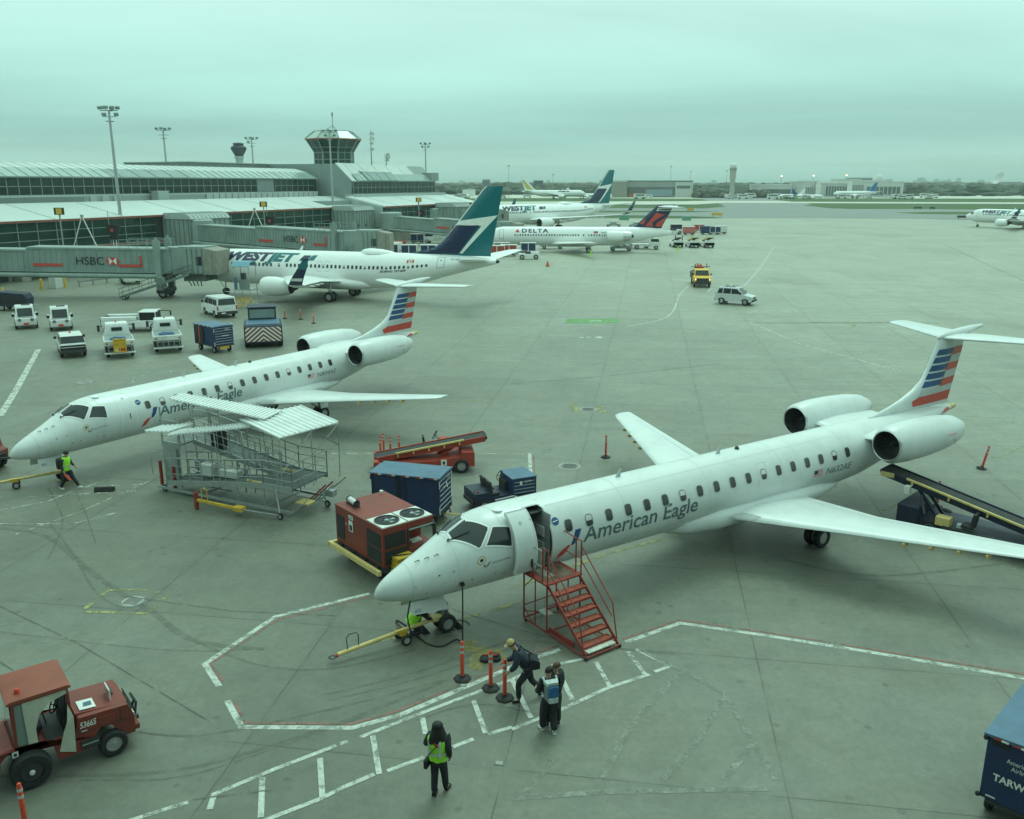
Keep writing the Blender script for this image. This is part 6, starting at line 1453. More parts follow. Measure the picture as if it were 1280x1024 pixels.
for sg in (-1, 1):
    for k in range(10):
        for c in range(14):
            ya, yb = 1.05 * c / 14, 1.05 * (c + 1) / 14; za = lambda y, o_: min(1.3, max(.42, .5 + .26 * k + o_ - .85 * y))
            q = [(-2.232, sg * ya, za(ya, 0)), (-2.232, sg * yb, za(yb, 0)), (-2.232, sg * yb, za(yb, .13)), (-2.232, sg * ya, za(ya, .13))]
            if abs(q[0][2] - q[3][2]) + abs(q[1][2] - q[2][2]) > .01: b.add(q, [(0, 1, 2, 3)], SDR)
b.obj('striped_plate', t, smooth=False)
for x in (-1.4, 1.4):
    for y in (-.98, .98): wheel(t, x, y, .42, .3)

# ---- road vehicles (x forward, y left)
def car(kind, label, cat, loc, rz, prof, glass_side, W_, paint, r, xf, xr, wsd, rear, lower=None, group=None):
    t = thing(kind, label, cat, loc, rz, group)
    b = MB(); b.prism(prof['low'], 'y', -W_ / 2, W_ / 2, paint); bd = b.obj('body', t, bevel=.05)
    g = prof['cabin']; ins = .10
    vs = []
    for sg in (-1, 1):
        for x, z, k in g: vs.append((x, sg * (W_ / 2 - .04 - ins * k), z))
    n = len(g); b = MB(); b.add(vs, [(i, (i + 1) % n, n + (i + 1) % n, n + i) for i in range(n)] + [tuple(range(n)), tuple(range(n, 2 * n))], paint); b.obj('cabin', t, bevel=.03)
    def side_pt(x, z):  # y of the cabin side at height z
        zb = min(q[1] for q in g); zt = max(q[1] for q in g); k = (z - zb) / (zt - zb); return W_ / 2 - .04 - ins * k + .012
    for poly in glass_side:
        b = MB()
        for sg in (-1, 1): b.add([(x, sg * side_pt(x, z), z) for x, z in poly], [tuple(range(len(poly)))], GLASS)
        b.obj('window', t, smooth=False)
    for nm, (xa, za, xb, zb, hw) in (('windshield', wsd), ('rear_window', rear)):
        b = MB(); d = Vector((zb - za, 0, -(xb - xa))); d = d.normalized() * .02
        if nm == 'rear_window': d = -d if d.x > 0 else d
        else: d = -d if d.x < 0 else d
        b.add([(xa + d.x, -hw, za + d.z), (xa + d.x, hw, za + d.z), (xb + d.x, hw * .9, zb + d.z), (xb + d.x, -hw * .9, zb + d.z)], [(0, 1, 2, 3)], GLASS); b.obj(nm, t, smooth=False)
    for x in (xf, xr):
        for y in (-1, 1): wheel(t, x, y * (W_ / 2 - .1), r, .22)
    if lower:
        b = MB()
        for x0, x1, z0, z1 in lower: b.bx(x0, x1, -W_ / 2 - .015, W_ / 2 + .015, z0, z1, DARK)
        b.obj('bumper', t, bevel=.03)
    b = MB()
    for sg in (-1, 1): b.bx(wsd[0] - .35, wsd[0] - .2, sg * (W_ / 2 + .02), sg * (W_ / 2 + .22), wsd[1] + .02, wsd[1] + .22, BLK)
    b.obj('mirror', t, bevel=.02)
    return t
def lamps(t, x, zc, y, w, h, m, name, d=1):
    for sg in (-1, 1):
        b = MB(); b.bx(min(x, x + .02 * d), max(x, x + .02 * d), sg * y - w / 2, sg * y + w / 2, zc - h / 2, zc + h / 2, m); b.obj(name, t, smooth=False)
TAILR = mat('tail_lamp_red', (.4, .02, .02), .3); LAMPW = mat('headlamp_clear', (.7, .72, .7), .15, coat=.5)
# silver SUV
SILV = mat('silver_paint', (.58, .61, .60), .3, .2, var=.03, coat=.5)
t = car('suv', 'silver four wheel drive car alone on the open apron', 'car', (24.4, 95.0, 0), R(-31),
    dict(low=[(-2.2, .42), (-1.85, .34), (-1.75, .62), (-1.05, .62), (-.95, .34), (.95, .34), (1.05, .62), (1.75, .62), (1.85, .34), (2.2, .40), (2.25, .62), (2.15, .88), (1.1, 1.05), (-2.15, 1.05), (-2.22, .8)], cabin=[(-2.15, 1.04, 0), (1.15, 1.04, 0), (.45, 1.68, 1), (-1.85, 1.72, 1)]),
    [[(-1.95, 1.1), (-1.35, 1.1), (-1.3, 1.58), (-1.75, 1.58)], [(-1.25, 1.1), (-.35, 1.1), (-.35, 1.6), (-1.2, 1.6)], [(-.27, 1.1), (.9, 1.1), (.42, 1.56), (-.27, 1.6)]], 1.8, SILV, .36, 1.4, -1.4, (1.12, 1.08, .5, 1.62, .72), (-2.13, 1.1, -1.9, 1.62, .7), [(2.2, 2.27, .36, .6), (-2.27, -2.2, .36, .6)])
t.scale = (.92, 1, 1.09)
lamps(t, 2.2, .78, .68, .3, .18, LAMPW, 'headlight'); lamps(t, -2.2, .9, .78, .14, .35, TAILR, 'tail_light', -1)
b = MB()
for y in (-.6, .6): b.tube((-1.6, y, 1.78), (.2, y, 1.76), .025, DARK)
for x in (-1.1, -.3): b.tube((x, -.6, 1.77), (x, .6, 1.77), .025, DARK)
b.bx(-.75, -.55, -.25, .25, 1.74, 1.84, OFFW); b.obj('roof_rack', t)
b = MB(); b.bx(2.22, 2.24, -.5, .5, .62, .8, DARK); b.obj('grille', t, smooth=False)
# yellow truck
YTR = mat('truck_yellow', (.72, .42, .05), .4, var=.08, dirt=.15)
t = car('utility_truck', 'yellow utility truck with orange machinery on its bed, facing the camera', 'truck', (24.3, 112.5, 0), R(-97),
    dict(low=[(-1.0, .5), (.7, .5), (.8, .85), (1.7, .85), (1.8, .5), (2.3, .5), (2.35, 1.25), (1.2, 1.4), (-1.0, 1.4)], cabin=[(-1.0, 1.4, 0), (1.25, 1.4, 0), (.7, 2.1, 1), (-.9, 2.15, 1)]),
    [[(-.7, 1.45), (.2, 1.45), (.2, 2.0), (-.65, 2.0)], [(.28, 1.45), (1.05, 1.45), (.66, 2.0), (.28, 2.0)]], 2.05, YTR, .42, 1.3, -2.6, (1.22, 1.45, .76, 2.04, .85), (-1.02, 1.5, -.95, 2.05, .8), [(2.3, 2.45, .45, .75)])
b = MB(); b.bx(2.35, 2.4, -.8, .8, .75, 1.2, DARK); b.obj('grille', t, smooth=False); lamps(t, 2.36, 1.05, .78, .3, .22, mat('lit_headlamp', (1, .75, .3), emit=1.2), 'headlight')
b = MB(); b.bx(-4.2, -1.1, -1.1, 1.1, .75, 1.5, mat('truck_bed_brown', (.12, .09, .06), .6, dirt=.3)); b.bx(-4.2, -1.1, -1.1, 1.1, 1.5, 1.56, DARK); b.obj('bed', t, bevel=.03)
b = MB()
for k in range(7): b.tube((-1.4 - .35 * k, -.9 + .25 * (k % 3), 1.5), (-1.3 - .3 * k, -.6 + .3 * (k % 4), 2.35 + .15 * (k % 3)), .08, ORANGE if k % 2 else DARK, 6)
b.bx(-2.8, -1.6, -.6, .5, 1.56, 2.2, ORANGE); b.tube((-1.3, -1.2, 2.3), (-1.3, 1.2, 2.35), .06, mat('pole_brown', (.25, .2, .1), .6)); b.tube((-3.9, 1.0, 1.5), (-3.9, 1.0, 2.5), .05, DARK); b.sphere((-1.8, 0, 2.35), .25, ORANGE, 8); b.obj('machinery', t)
# pickup with cap, rear to camera
t = car('pickup', 'small white pickup with black tailgate and canopy, left of the lift trucks', 'pickup truck', (-34.2, 66.6, 0), R(120),
    dict(low=[(-2.3, .42), (-1.9, .42), (-1.8, .7), (-1.1, .7), (-1.0, .40), (1.0, .40), (1.1, .7), (1.8, .7), (1.9, .42), (2.4, .42), (2.4, .85), (1.4, 1.0), (-2.3, 1.0)], cabin=[(-2.25, 1.0, 0), (1.35, 1.0, 0), (.7, 1.62, 1), (-1.9, 1.66, 1)]),
    [[(-2.0, 1.05), (-.9, 1.05), (-.9, 1.5), (-1.8, 1.5)], [(-.6, 1.05), (1.1, 1.05), (.66, 1.5), (-.6, 1.5)]], 1.78, VANW, .36, 1.45, -1.45, (1.35, 1.03, .74, 1.58, .72), (-2.22, 1.0, -1.93, 1.62, .84), [(-2.42, -2.3, .42, .62)])
b = MB(); b.bx(-2.33, -2.3, -.86, .86, .45, 1.0, BLK); b.bx(-2.36, -2.33, -.85, .85, .82, .87, AAG); b.bx(-2.35, -2.33, -.2, .2, .5, .6, AAG); b.obj('tailgate', t, smooth=False); lamps(t, -2.3, .8, .84, .1, .3, TAILR, 'tail_light', -1)
b = MB(); b.lathe([(.08, 0), (.06, .1)], (-.2, 0, 1.65), (0, 0, 1), ORANGE, 8); b.obj('beacon', t)
# white van
t = car('van', 'white passenger van with dark rear window, behind the blue baggage cart', 'van', (-29.3, 86.8, 0), R(126),
    dict(low=[(-2.5, .4), (-1.95, .4), (-1.85, .72), (-1.15, .72), (-1.05, .4), (1.05, .4), (1.15, .72), (1.85, .72), (1.95, .4), (2.5, .4), (2.5, .95), (1.9, 1.15), (-2.5, 1.15)], cabin=[(-2.5, 1.14, 0), (1.95, 1.14, 0), (1.15, 1.95, 1), (-2.35, 2.05, 1)]),
    [[(-2.3, 1.25), (-1.2, 1.25), (-1.2, 1.8), (-2.2, 1.8)], [(-1.1, 1.25), (.2, 1.25), (.2, 1.8), (-1.1, 1.8)], [(.3, 1.22), (1.55, 1.22), (1.1, 1.78), (.3, 1.8)]], 2.0, VANW, .36, 1.5, -1.5, (1.88, 1.2, 1.2, 1.9, .82), (-2.5, 1.3, -2.38, 1.88, .84), [(-2.58, -2.5, .4, .68), (2.5, 2.56, .4, .6)])
lamps(t, -2.5, 1.0, .92, .12, .4, TAILR, 'tail_light', -1); b = MB(); b.bx(-2.6, -2.58, .2, .6, .45, .58, TXTW); b.bx(-2.52, -2.5, -.3, .3, .95, 1.0, AAG); b.obj('number_plate', t, smooth=False)
# white lift trucks seen from behind
def lift_truck(label, loc, rz, gear):
    t = thing('service_truck', label, 'service truck', loc, rz, 'white service trucks seen from behind')
    b = MB(); b.bx(.6, 2.5, -.98, .98, .45, 1.3, VANW); b.obj('front_body', t, bevel=.06)
    b = MB(); vs = []
    prof = [(.65, 1.3, 0), (2.5, 1.3, 0), (2.1, 2.05, 1), (1.9, 2.22, 1.4), (.75, 2.22, 1.4), (.65, 2.05, 1)]
    for sg in (-1, 1): vs += [(x, sg * (.95 - .13 * k), z) for x, z, k in prof]
    n = 6; b.add(vs, [(i, (i + 1) % n, n + (i + 1) % n, n + i) for i in range(n)] + [tuple(range(n)), tuple(range(n, 2 * n))], VANW); cb = b.obj('cab', t, bevel=.05)
    b = MB(); b.bx(.63, .645, -.42, .42, 1.6, 1.95, AAG); b.bx(.615, .63, -.38, .38, 1.64, 1.91, GLASS); b.obj('rear_window', cb, smooth=False)
    b = MB()
    for sg in (-1, 1): b.add([(1.2, sg * .93, 1.4), (2.3, sg * .93, 1.4), (2.0, sg * .86, 1.95), (1.2, sg * .86, 1.98)], [(0, 1, 2, 3)], GLASS)
    b.obj('side_window', cb, smooth=False)
    b = MB()
    for sg in (-1, 1): b.tube((1.9, sg * .95, 1.9), (2.0, sg * 1.25, 1.85), .03, DARK); b.bx(1.95, 2.05, sg * 1.28 - .1, sg * 1.28 + .1, 1.45, 1.95, DARK)
    b.obj('mirror', t)
    b = MB(); b.bx(-2.4, .55, -1.05, 1.05, .95, 1.32, OFFW); b.bx(-2.35, .5, -.98, .98, 1.32, 1.345, CLEAR); bx_ = b.obj('bed', t, bevel=.03)
    b = MB(); b.bx(-2.45, -2.2, -1.08, 1.08, 1.0, 1.35, OFFW); b.bx(-2.2, -2.1, -.9, .9, .55, .9, DARK); b.obj('rear_panel', t, bevel=.02)
    b = MB(); b.bx(-2.85, -2.4, -1.08, 1.08, .42, .48, AAG)
    for k in range(5): b.bx(-2.46, -2.42, -.85 + .4 * k, -.8 + .4 * k, .45, .95, STEEL)
    b.bx(-2.46, -2.42, -.85, .85, .85, .9, STEEL); b.obj('rear_step', t, smooth=False)
    for x in (1.6, -1.5):
        for y in (-.86, .86): wheel(t, x, y, .38, .24)
    lamps(t, -2.46, 1.15, .85, .12, .1, TAILR, 'tail_light', -1)
    b = MB(); b.lathe([(.07, 0), (.05, .1)], (1.3, 0, 2.22), (0, 0, 1), ORANGE, 8); b.obj('beacon', t)
    b = MB(); rp = random.Random(5)
    b.path([(-1.6 + .5 * math.cos(a) * (1 + .2 * math.sin(3 * a)), .05 + .55 * math.sin(a), 1.40 + .03 * math.sin(5 * a)) for a in [k * .4 for k in range(32)]], .035, mat('blue_hose', (.03, .12, .35), .5), 6); b.obj('hose', t)
    if gear:
        b = MB()
        for y in (-.42, .0, .42): b.bx(-2.8, -2.72, y - .03, y + .03, .5, 1.5, YEL)
        for z in (.55, .85, 1.2, 1.5): b.bx(-2.8, -2.72, -.45, .45, z - .03, z + .03, YEL)
        b.bx(-2.72, -2.55, -.42, .42, .9, 1.5, YEL); b.bx(-2.72, -2.6, -.4, .0, .55, .8, ORANGE); b.bx(-2.78, -2.6, .08, .36, .55, .9, YEL2); b.obj('yellow_frame', t, smooth=False)
    return t
lift_truck('white service truck with yellow equipment frame on its tail', (-30.6, 66.8, 0), R(116), True)
lift_truck('white service truck with plain tail, next to the blue baggage cart', (-27.7, 69.0, 0), R(114), False)
# white cab tugs facing camera
def cab_tug():
    t = thing('cab_tug', 'white cab tug facing the camera, leftmost of the pair', 'tow tractor', (-44.6, 79.3, 0), R(-60), 'pair of white cab tugs')
    b = MB(); b.prism([(-1.5, .35), (1.45, .35), (1.5, .55), (1.45, 1.0), (.9, 1.08), (-1.5, 1.08)], 'y', -.85, .85, VANW); b.obj('body', t, bevel=.05)
    b = MB(); b.prism([(-.3, 1.05), (1.3, 1.05), (1.05, 2.0), (.95, 2.08), (-.2, 2.08), (-.3, 2.0)], 'y', -.72, .72, VANW); c = b.obj('cab', t, bevel=.04)
    b = MB(); b.add([(1.315, -.6, 1.15), (1.315, .6, 1.15), (1.095, .6, 1.88), (1.095, -.6, 1.88)], [(0, 1, 2, 3)], GLASS); b.obj('windshield', c, smooth=False)
    b = MB()
    for sg in (-1, 1): b.add([(-.15, sg * .725, 1.15), (1.1, sg * .725, 1.15), (.95, sg * .725, 1.9), (-.15, sg * .725, 1.9)], [(0, 1, 2, 3)], GLASS)
    b.obj('side_window', c, smooth=False)
    for sg in (-1, 1):
        b = MB(); b.lathe([(.13, 0), (.13, .06), (.09, .08)], (1.46, sg * .5, .86), (1, 0, 0), BLK, 14); b.lathe([(.08, 0), (.08, .01)], (1.54, sg * .5, .86), (1, 0, 0), CLEAR, 12); b.obj('headlight', t)
        b = MB(); b.bx(1.1, 1.2, sg * .95 - .12, sg * .95 + .12, 1.15, 1.4, BLK); b.tube((1.1, sg * .72, 1.3), (1.15, sg * .95, 1.3), .02, BLK); b.obj('mirror', t)
    b = MB(); b.bx(1.5, 1.6, -.2, .2, .42, .6, SIGNR); b.bx(-.1, .8, -.2, .5, 2.085, 2.1, DARK); b.obj('hitch', t, bevel=.01)
    for x, y in ((.85, .82), (.85, -.82), (-.95, .82), (-.95, -.82)): wheel(t, x, y, .33, .2)
    b = MB(); b.bx(-1.4, -.3, .88, .98, .5, 1.2, OFFW); b.bx(-1.4, -.3, -.98, -.88, .5, 1.2, OFFW); b.obj('side_box', t, bevel=.02)
    return t
T1 = cab_tug(); dup(T1, (-41.0, 78.5, 0), R(-62), 'white cab tug facing the camera, the one nearer the small pickup')
# low white tractor behind the service trucks
t = thing('towbarless_tractor', 'low white aircraft tractor with cab glass, hidden behind the service truck with the yellow frame', 'pushback tractor', (-33.6, 77.6, 0), R(8))
b = MB(); b.bx(-2.8, 2.6, -1.15, 1.15, .4, 1.0, VANW); b.bx(-2.8, .2, .7, 1.15, 1.0, 1.35, VANW); b.bx(-2.8, .2, -1.15, -.7, 1.0, 1.35, VANW); b.obj('body', t, bevel=.06)
b = MB(); b.bx(.4, 1.8, -.95, .95, 1.0, 1.7, GLASS); b.bx(.35, 1.85, -1.0, 1.0, 1.7, 1.76, VANW); b.tube((.4, -.98, 1.0), (.4, -.98, 1.75), .04, VANW); b.tube((1.8, -.98, 1.0), (1.8, -.98, 1.75), .04, VANW); b.tube((1.8, 0, 1.76), (2.9, 0, 1.7), .04, DARK); b.bx(2.85, 2.95, -.1, .1, 1.3, 1.7, DARK); b.obj('cab', t, smooth=False)
b = MB(); b.bx(-2.85, -2.6, -1.1, 1.1, .4, 1.3, DARK); b.bx(-2.5, .2, -.6, .6, 1.0, 1.06, DARK); b.obj('cradle', t, bevel=.03)
for x in (-1.8, 1.7):
    for y in (-1.0, 1.0): wheel(t, x, y, .45, .3)
# white tug under the bridge
t = thing('cab_tug', 'white tug with windows half hidden behind the bridge stairs', 'tow tractor', (-50.2, 115.0, 0), R(-60))
b = MB(); b.prism([(-2.0, .45), (1.6, .45), (1.65, 1.2), (-2.0, 1.25)], 'y', -.95, .95, VANW); b.obj('body', t, bevel=.05)
b = MB(); b.prism([(-1.6, 1.2), (1.6, 1.2), (1.5, 2.2), (-1.5, 2.25)], 'y', -.9, .9, VANW); c = b.obj('cab', t, bevel=.05)
b = MB(); b.bx(1.56, 1.6, -.7, .7, 1.35, 2.05, GLASS); b.bx(-1.3, -.1, .895, .91, 1.4, 2.05, GLASS); b.bx(.1, 1.3, .895, .91, 1.4, 2.05, GLASS); b.bx(-1.3, 1.3, -.91, -.895, 1.4, 2.05, GLASS); b.obj('window', c, smooth=False)
for x in (-1.2, 1.0):
    for y in (-.9, .9): wheel(t, x, y, .4, .25)
# dark generator cart
t = thing('generator_cart', 'dark covered generator trailer beside the terminal wall at far left', 'trailer', (-51.8, 90.6, 0), R(5))
b = MB(); b.prism([(-1.6, .5), (1.5, .5), (1.6, 1.2), (1.3, 1.7), (-1.3, 1.95), (-1.6, 1.8)], 'y', -.8, .8, NAVY); b.obj('body', t, bevel=.06)
b = MB(); b.tube((1.5, 0, .5), (2.4, 0, .4), .04, STEEL); b.bx(-1.3, 1.2, -.82, -.8, .7, 1.5, BLK); b.obj('drawbar', t)
for x in (-1.0, 1.1):
    for y in (-.8, .8): wheel(t, x, y, .33, .18)
b = MB(); c = thing('traffic_cone', 'yellow cone standing behind the dark generator trailer', 'cone', (-55.2, 94.6, 0)); b.lathe([(.45, 0), (.06, 1.9)], (0, 0, 0), (0, 0, 1), YEL, 14); b.obj('cone_body', c); b = MB(); b.bx(-.5, .5, -.5, .5, 0, .06, BLK); b.obj('base', c)
# guard rail and bollards
t = thing('guard_rail', 'long low steel guard rail running along the foot of the pier', 'guard rail', (-55.2, 111.5, 0), math.atan2(11.7, 3.6 + 1.2))
b = MB()
for k in range(9): b.bx(2.2 * k - .07, 2.2 * k + .07, -.05, .1, 0, .95, STEEL)
b.obj('post', t, smooth=False); b = MB(); b.bx(-.3, 18, -.12, -.05, .55, .85, STEEL); b.bx(-.3, 18, -.16, -.12, .66, .74, STEEL); b.obj('rail', t, smooth=False)
bl = None
for i, (x, y, lb) in enumerate(((-58.3, 108.2, 'yellow bollard left of the pale box by the pier wall'), (-56.6, 110.6, 'yellow bollard right of the pale box by the pier wall'), (-65.0, 100.2, 'yellow bollard at the left edge under the nearest bridge'))):
    if bl is None:
        b = MB(); b.lathe([(.16, 0), (.16, 1.25), (.12, 1.36), (.02, 1.4)], (0, 0, 0), (0, 0, 1), YEL, 14); bl = b.obj('bollard'); tag(bl, lb, 'bollard', 'yellow bollards along the pier'); bl.location = (x, y, 0)
    else: o = bl.copy(); scn.collection.objects.link(o); o.location = (x, y, 0); o['label'] = lb
t = thing('utility_box', 'pale utility cabinet between two yellow bollards by the pier wall', 'cabinet', (-57.3, 110.2, 0), R(70)); b = MB(); b.bx(-.8, .8, -.5, .5, 0, 2.4, OFFW); b.bx(-.4, .3, -.52, -.5, 1.7, 2.1, BLUET); b.obj('cabinet', t, bevel=.03)
# cleaner stand with blue canopy
t = thing('service_stand', 'small blue roofed service stand on yellow legs under the nose of the teal-tailed airliner', 'service stand', (-28.3, 92.8, 0), R(-10))
b = MB()
for x in (-.85, .85):
    for y in (-.8, .8): b.tube((x, y, 1.9), (x, y, 4.5), .05, STEEL, 6); b.tube((x * 1.15, y * 1.15, 0), (x, y, 1.9), .05, STEEL, 6)
b.bx(-.95, .95, -.9, .9, 1.85, 1.95, STEEL); b.tube((-1.8, -.9, 1.7), (2.0, -.9, 1.7), .03, OFFW); b.tube((-1.8, -.9, .5), (2.0, -.9, .5), .03, STEEL); b.obj('frame', t)
b = MB(); b.bx(-.3, .85, -.85, -.8, 1.95, 3.0, CLEAR); b.bx(-.85, -.5, -.85, -.8, 1.95, 3.2, BLUET); b.bx(-.35, .1, -.3, .1, 2.0, 3.6, DARK); b.obj('panel', t, smooth=False)
b = MB(); b.prism([(-1.0, 4.35), (-.5, 4.85), (.5, 4.85), (1.0, 4.35), (.95, 4.3), (.48, 4.78), (-.48, 4.78), (-.95, 4.3)], 'x', -1.0, 1.0, mat('canopy_blue', (.16, .33, .42), .5)); b.T = None; b.obj('canopy', t)
b = MB()
for k in range(4): b.ob((-.9 + .5 * k, -.9, .25), (-.6 + .5 * k, -.9, 1.2), .08, .08, YEL); b.ob((-.6 + .5 * k, -.9, 1.2), (-.35 + .5 * k, -.9, .3), .08, .08, YEL)
b.bx(-1.0, 1.1, -1.0, -.9, .2, .32, YEL); b.obj('lift_base', t, smooth=False)
for x in (-.9, .9): wheel(t, x, -.9, .16, .1)
# ---- tow bars
def towbar(label, p, q, wheel_at, h0=.35, h1=.45, n=1):
    p, q = Vector((*p, 0)), Vector((*q, 0)); d = q - p; L_ = d.length
    t = thing('tow_bar', label, 'tow bar', p, math.atan2(d.y, d.x), 'yellow aircraft tow bars')
    b = MB(); b.tube((.15, 0, h0 * .6), (L_, 0, h1), .06, YEL2, 10); b.obj('bar', t)
    b = MB(); b.lathe([(.09, -.02), (.12, 0), (.09, .02), (.06, 0), (.09, -.02)], (0, 0, h0 * .5), (0, 0, 1), DARK, 14, False); b.tube((.08, 0, h0 * .5), (.2, 0, h0 * .6), .05, REDB); b.obj('tow_eye', t)
    b = MB(); b.path([(.45, 0, h0 * .7), (.43, 0, .62), (.5, 0, .72), (.72, 0, .72), (.78, 0, .64), (.78, 0, h0 * .8)], .014, DARK, 6); b.obj('handle', t)
    x = L_ * wheel_at
    b = MB(); b.prism([(x - .15, h1 * .9), (x + .22, h1 * .9), (x + .15, .2), (x + .0, .2)], 'y', -.06, .06, YEL); b.tube((x + .08, -.24, .16), (x + .08, .24, .16), .03, DARK); b.obj('wheel_bracket', t)
    wheel(t, x + .08, -.24, .16, .09); wheel(t, x + .08, .24, .16, .09)
    b = MB(); b.bx(L_ - .25, L_ + .1, -.12, .12, h1 - .06, h1 + .06, YEL2); b.tube((L_, -.15, h1), (L_, .15, h1), .035, STEEL); b.obj('head', t)
a_, c_ = at(416, 829), at(540, 775)
towbar('yellow tow bar with black handle loop hooked to the nose gear of the nearest jet', (a_.x, a_.y), (-2.15, 23.25), .62)
towbar('yellow tow bar running off the left edge below the far regional jet', (-24.2, 34.3), (-20.0, 36.6), .62)
# ---- red tug at the left edge
t = thing('tow_tractor', 'red tug cut by the left edge at the nose of the far regional jet', 'tow tractor', (-24.6, 38.1, 0), R(-12))
b = MB(); b.prism([(-2.6, .45), (1.0, .45), (1.05, .9), (.8, 1.0), (.55, 1.9), (-2.6, 1.9)], 'y', -.8, .8, REDP); b.obj('body', t, bevel=.06)
b = MB(); b.bx(1.0, 1.2, -.5, .5, .5, .8, BLK); b.tube((1.1, 0, .6), (1.9, .2, .7), .06, DARK); b.obj('hitch', t, bevel=.02)
wheel(t, .55, -.78, .34, .22); wheel(t, .55, .78, .34, .22); wheel(t, -1.8, -.78, .34, .22)
b = MB(); b.bx(-.2, .0, -.81, -.8, 1.2, 1.4, TXTW); b.obj('sticker', t, smooth=False)
# ---- posts
def post(proto, x, y, label, h=1.12, tilt=0):
    if proto is None:
        t = thing('delineator_post', label, 'traffic post', (x, y, 0), 0, 'orange delineator posts')
        b = MB(); b.lathe([(.24, 0), (.24, .03), (.20, .06), (.09, .08), (.07, .12)], (0, 0, 0), (0, 0, 1), BLK, 8); b.obj('base', t, smooth=False)
        b = MB(); b.lathe([(.052, .08), (.052, h * .93), (.035, h * .95), (.03, h * .97), (.045, h * .98), (.03, h), (.005, h)], (0, 0, 0), (0, 0, 1), ORANGE, 14); b.obj('tube', t)
        for z in (.70, .84): b = MB(); b.lathe([(.055, 0), (.055, .07)], (0, 0, h * z), (0, 0, 1), REFL, 14, False); b.obj('reflective_band', t)
        return t
    o = dup(proto, (x, y, 0), 0, label); o.rotation_euler.y = tilt; return o
p0 = post(None, *at(578, 849)[:2], 'orange post with octagonal base under the hanging black cable')
post(p0, *at(613.5, 861)[:2], 'orange post in front of the black and red drum'); post(p0, *at(631, 873)[:2], 'orange post closest to the man in the yellow cap')
post(p0, *at(757, 572)[:2], 'lone orange post in front of the far wing tip of the nearest jet')
post(p0, *at(1227, 586)[:2], 'orange post leaning right, beyond the right hand engine', tilt=R(11)); post(p0, *at(1171, 634)[:2], 'orange post half hidden behind the dark blue belt loader')
post(p0, *at(476, 573)[:2], 'orange post nearest the end of the red belt loader, front of the leftmost pair'); post(p0, *at(480, 569)[:2], 'orange post at the back of the leftmost pair by the red belt loader')
post(p0, *at(488.5, 574)[:2], 'orange post in the middle of the group by the red belt loader'); post(p0, *at(499.5, 572)[:2], 'rightmost orange post of the group by the red belt loader')
post(p0, *at(356, 398.5)[:2], 'orange post leftmost of the three below the teal-tailed airliner wing'); post(p0, *at(376, 399.5)[:2], 'orange post in the middle of the three below the teal-tailed airliner wing')
post(p0, *at(392, 404.5)[:2], 'orange post rightmost and nearest of the three below the teal-tailed airliner wing'); 
p = at(33, 1038); post(p0, p.x, p.y, 'orange post in the bottom left corner in front of the cab tractor')
t = thing('traffic_cone', 'small orange cone on the concrete in front of the red-tailed jet', 'cone', (*at(684.5, 333)[:2], 0)); b = MB(); b.lathe([(.3, 0.03), (.05, .85), (.01, .86)], (0, 0, 0), (0, 0, 1), ORANGE, 12); b.obj('cone_body', t); b = MB(); b.bx(-.35, .35, -.35, .35, 0, .04, BLK); b.obj('base', t)
for x, y, lb in ((738, 321, 'lime safety marker standing below the main wheels of the red-tailed jet'), (847, 316, 'lime safety marker right of the red and navy tail')):
    t = thing('marker_post', lb, 'marker', (*at(x, y)[:2], 0)); b = MB(); b.lathe([(.2, 0), (.12, .1), (.12, 1.1), (.02, 1.15)], (0, 0, 0), (0, 0, 1), HIVIS, 8); b.obj('post', t)
# ---- drum with red straps, rubber mat, chocks
t = thing('cable_drum', 'black and red drum lying on the yellow stained concrete', 'drum', (*at(613.5, 826)[:2], 0), R(20))
b = MB(); b.lathe([(.03, 0), (.15, .0), (.15, .1), (.10, .12), (.10, .18), (.03, .18)], (.14, .0, .0), (0, 0, 1), BLK, 14); b.lathe([(.03, 0), (.14, .0), (.14, .1), (.09, .13), (.03, .16)], (-.16, .05, .0), (0, 0, 1), BLK, 14); b.obj('drum', t)
b = MB(); b.tube((-.22, .1, .17), (.1, .02, .16), .03, REDB); b.tube((.05, -.05, .18), (.26, .0, .19), .025, REDB); b.obj('strap', t)
t = thing('rubber_mat', 'black rubber chock lying near the walking marshaller', 'chock', (*at(131, 614)[:2], 0), R(8)); b = MB(); b.prism([(-.14, 0), (.14, 0), (.06, .2), (-.06, .2)], 'x', -.4, .4, BLK); b.obj('chock_block', t, bevel=.03)
for x, y, rz, lb in ((528, 787, 30, 'black wheel chock in front of the nose wheels of the nearest jet'), (569, 781, 33, 'black wheel chock behind the nose wheels of the nearest jet')):
    t = thing('wheel_chock', lb, 'chock', (*at(x, y)[:2], 0), R(rz), 'chocks at the nearest nose gear'); b = MB(); b.prism([(-.11, 0), (.11, 0), (0, .18)], 'y', -.32, .32, BLK); b.obj('chock_block', t, bevel=.02)
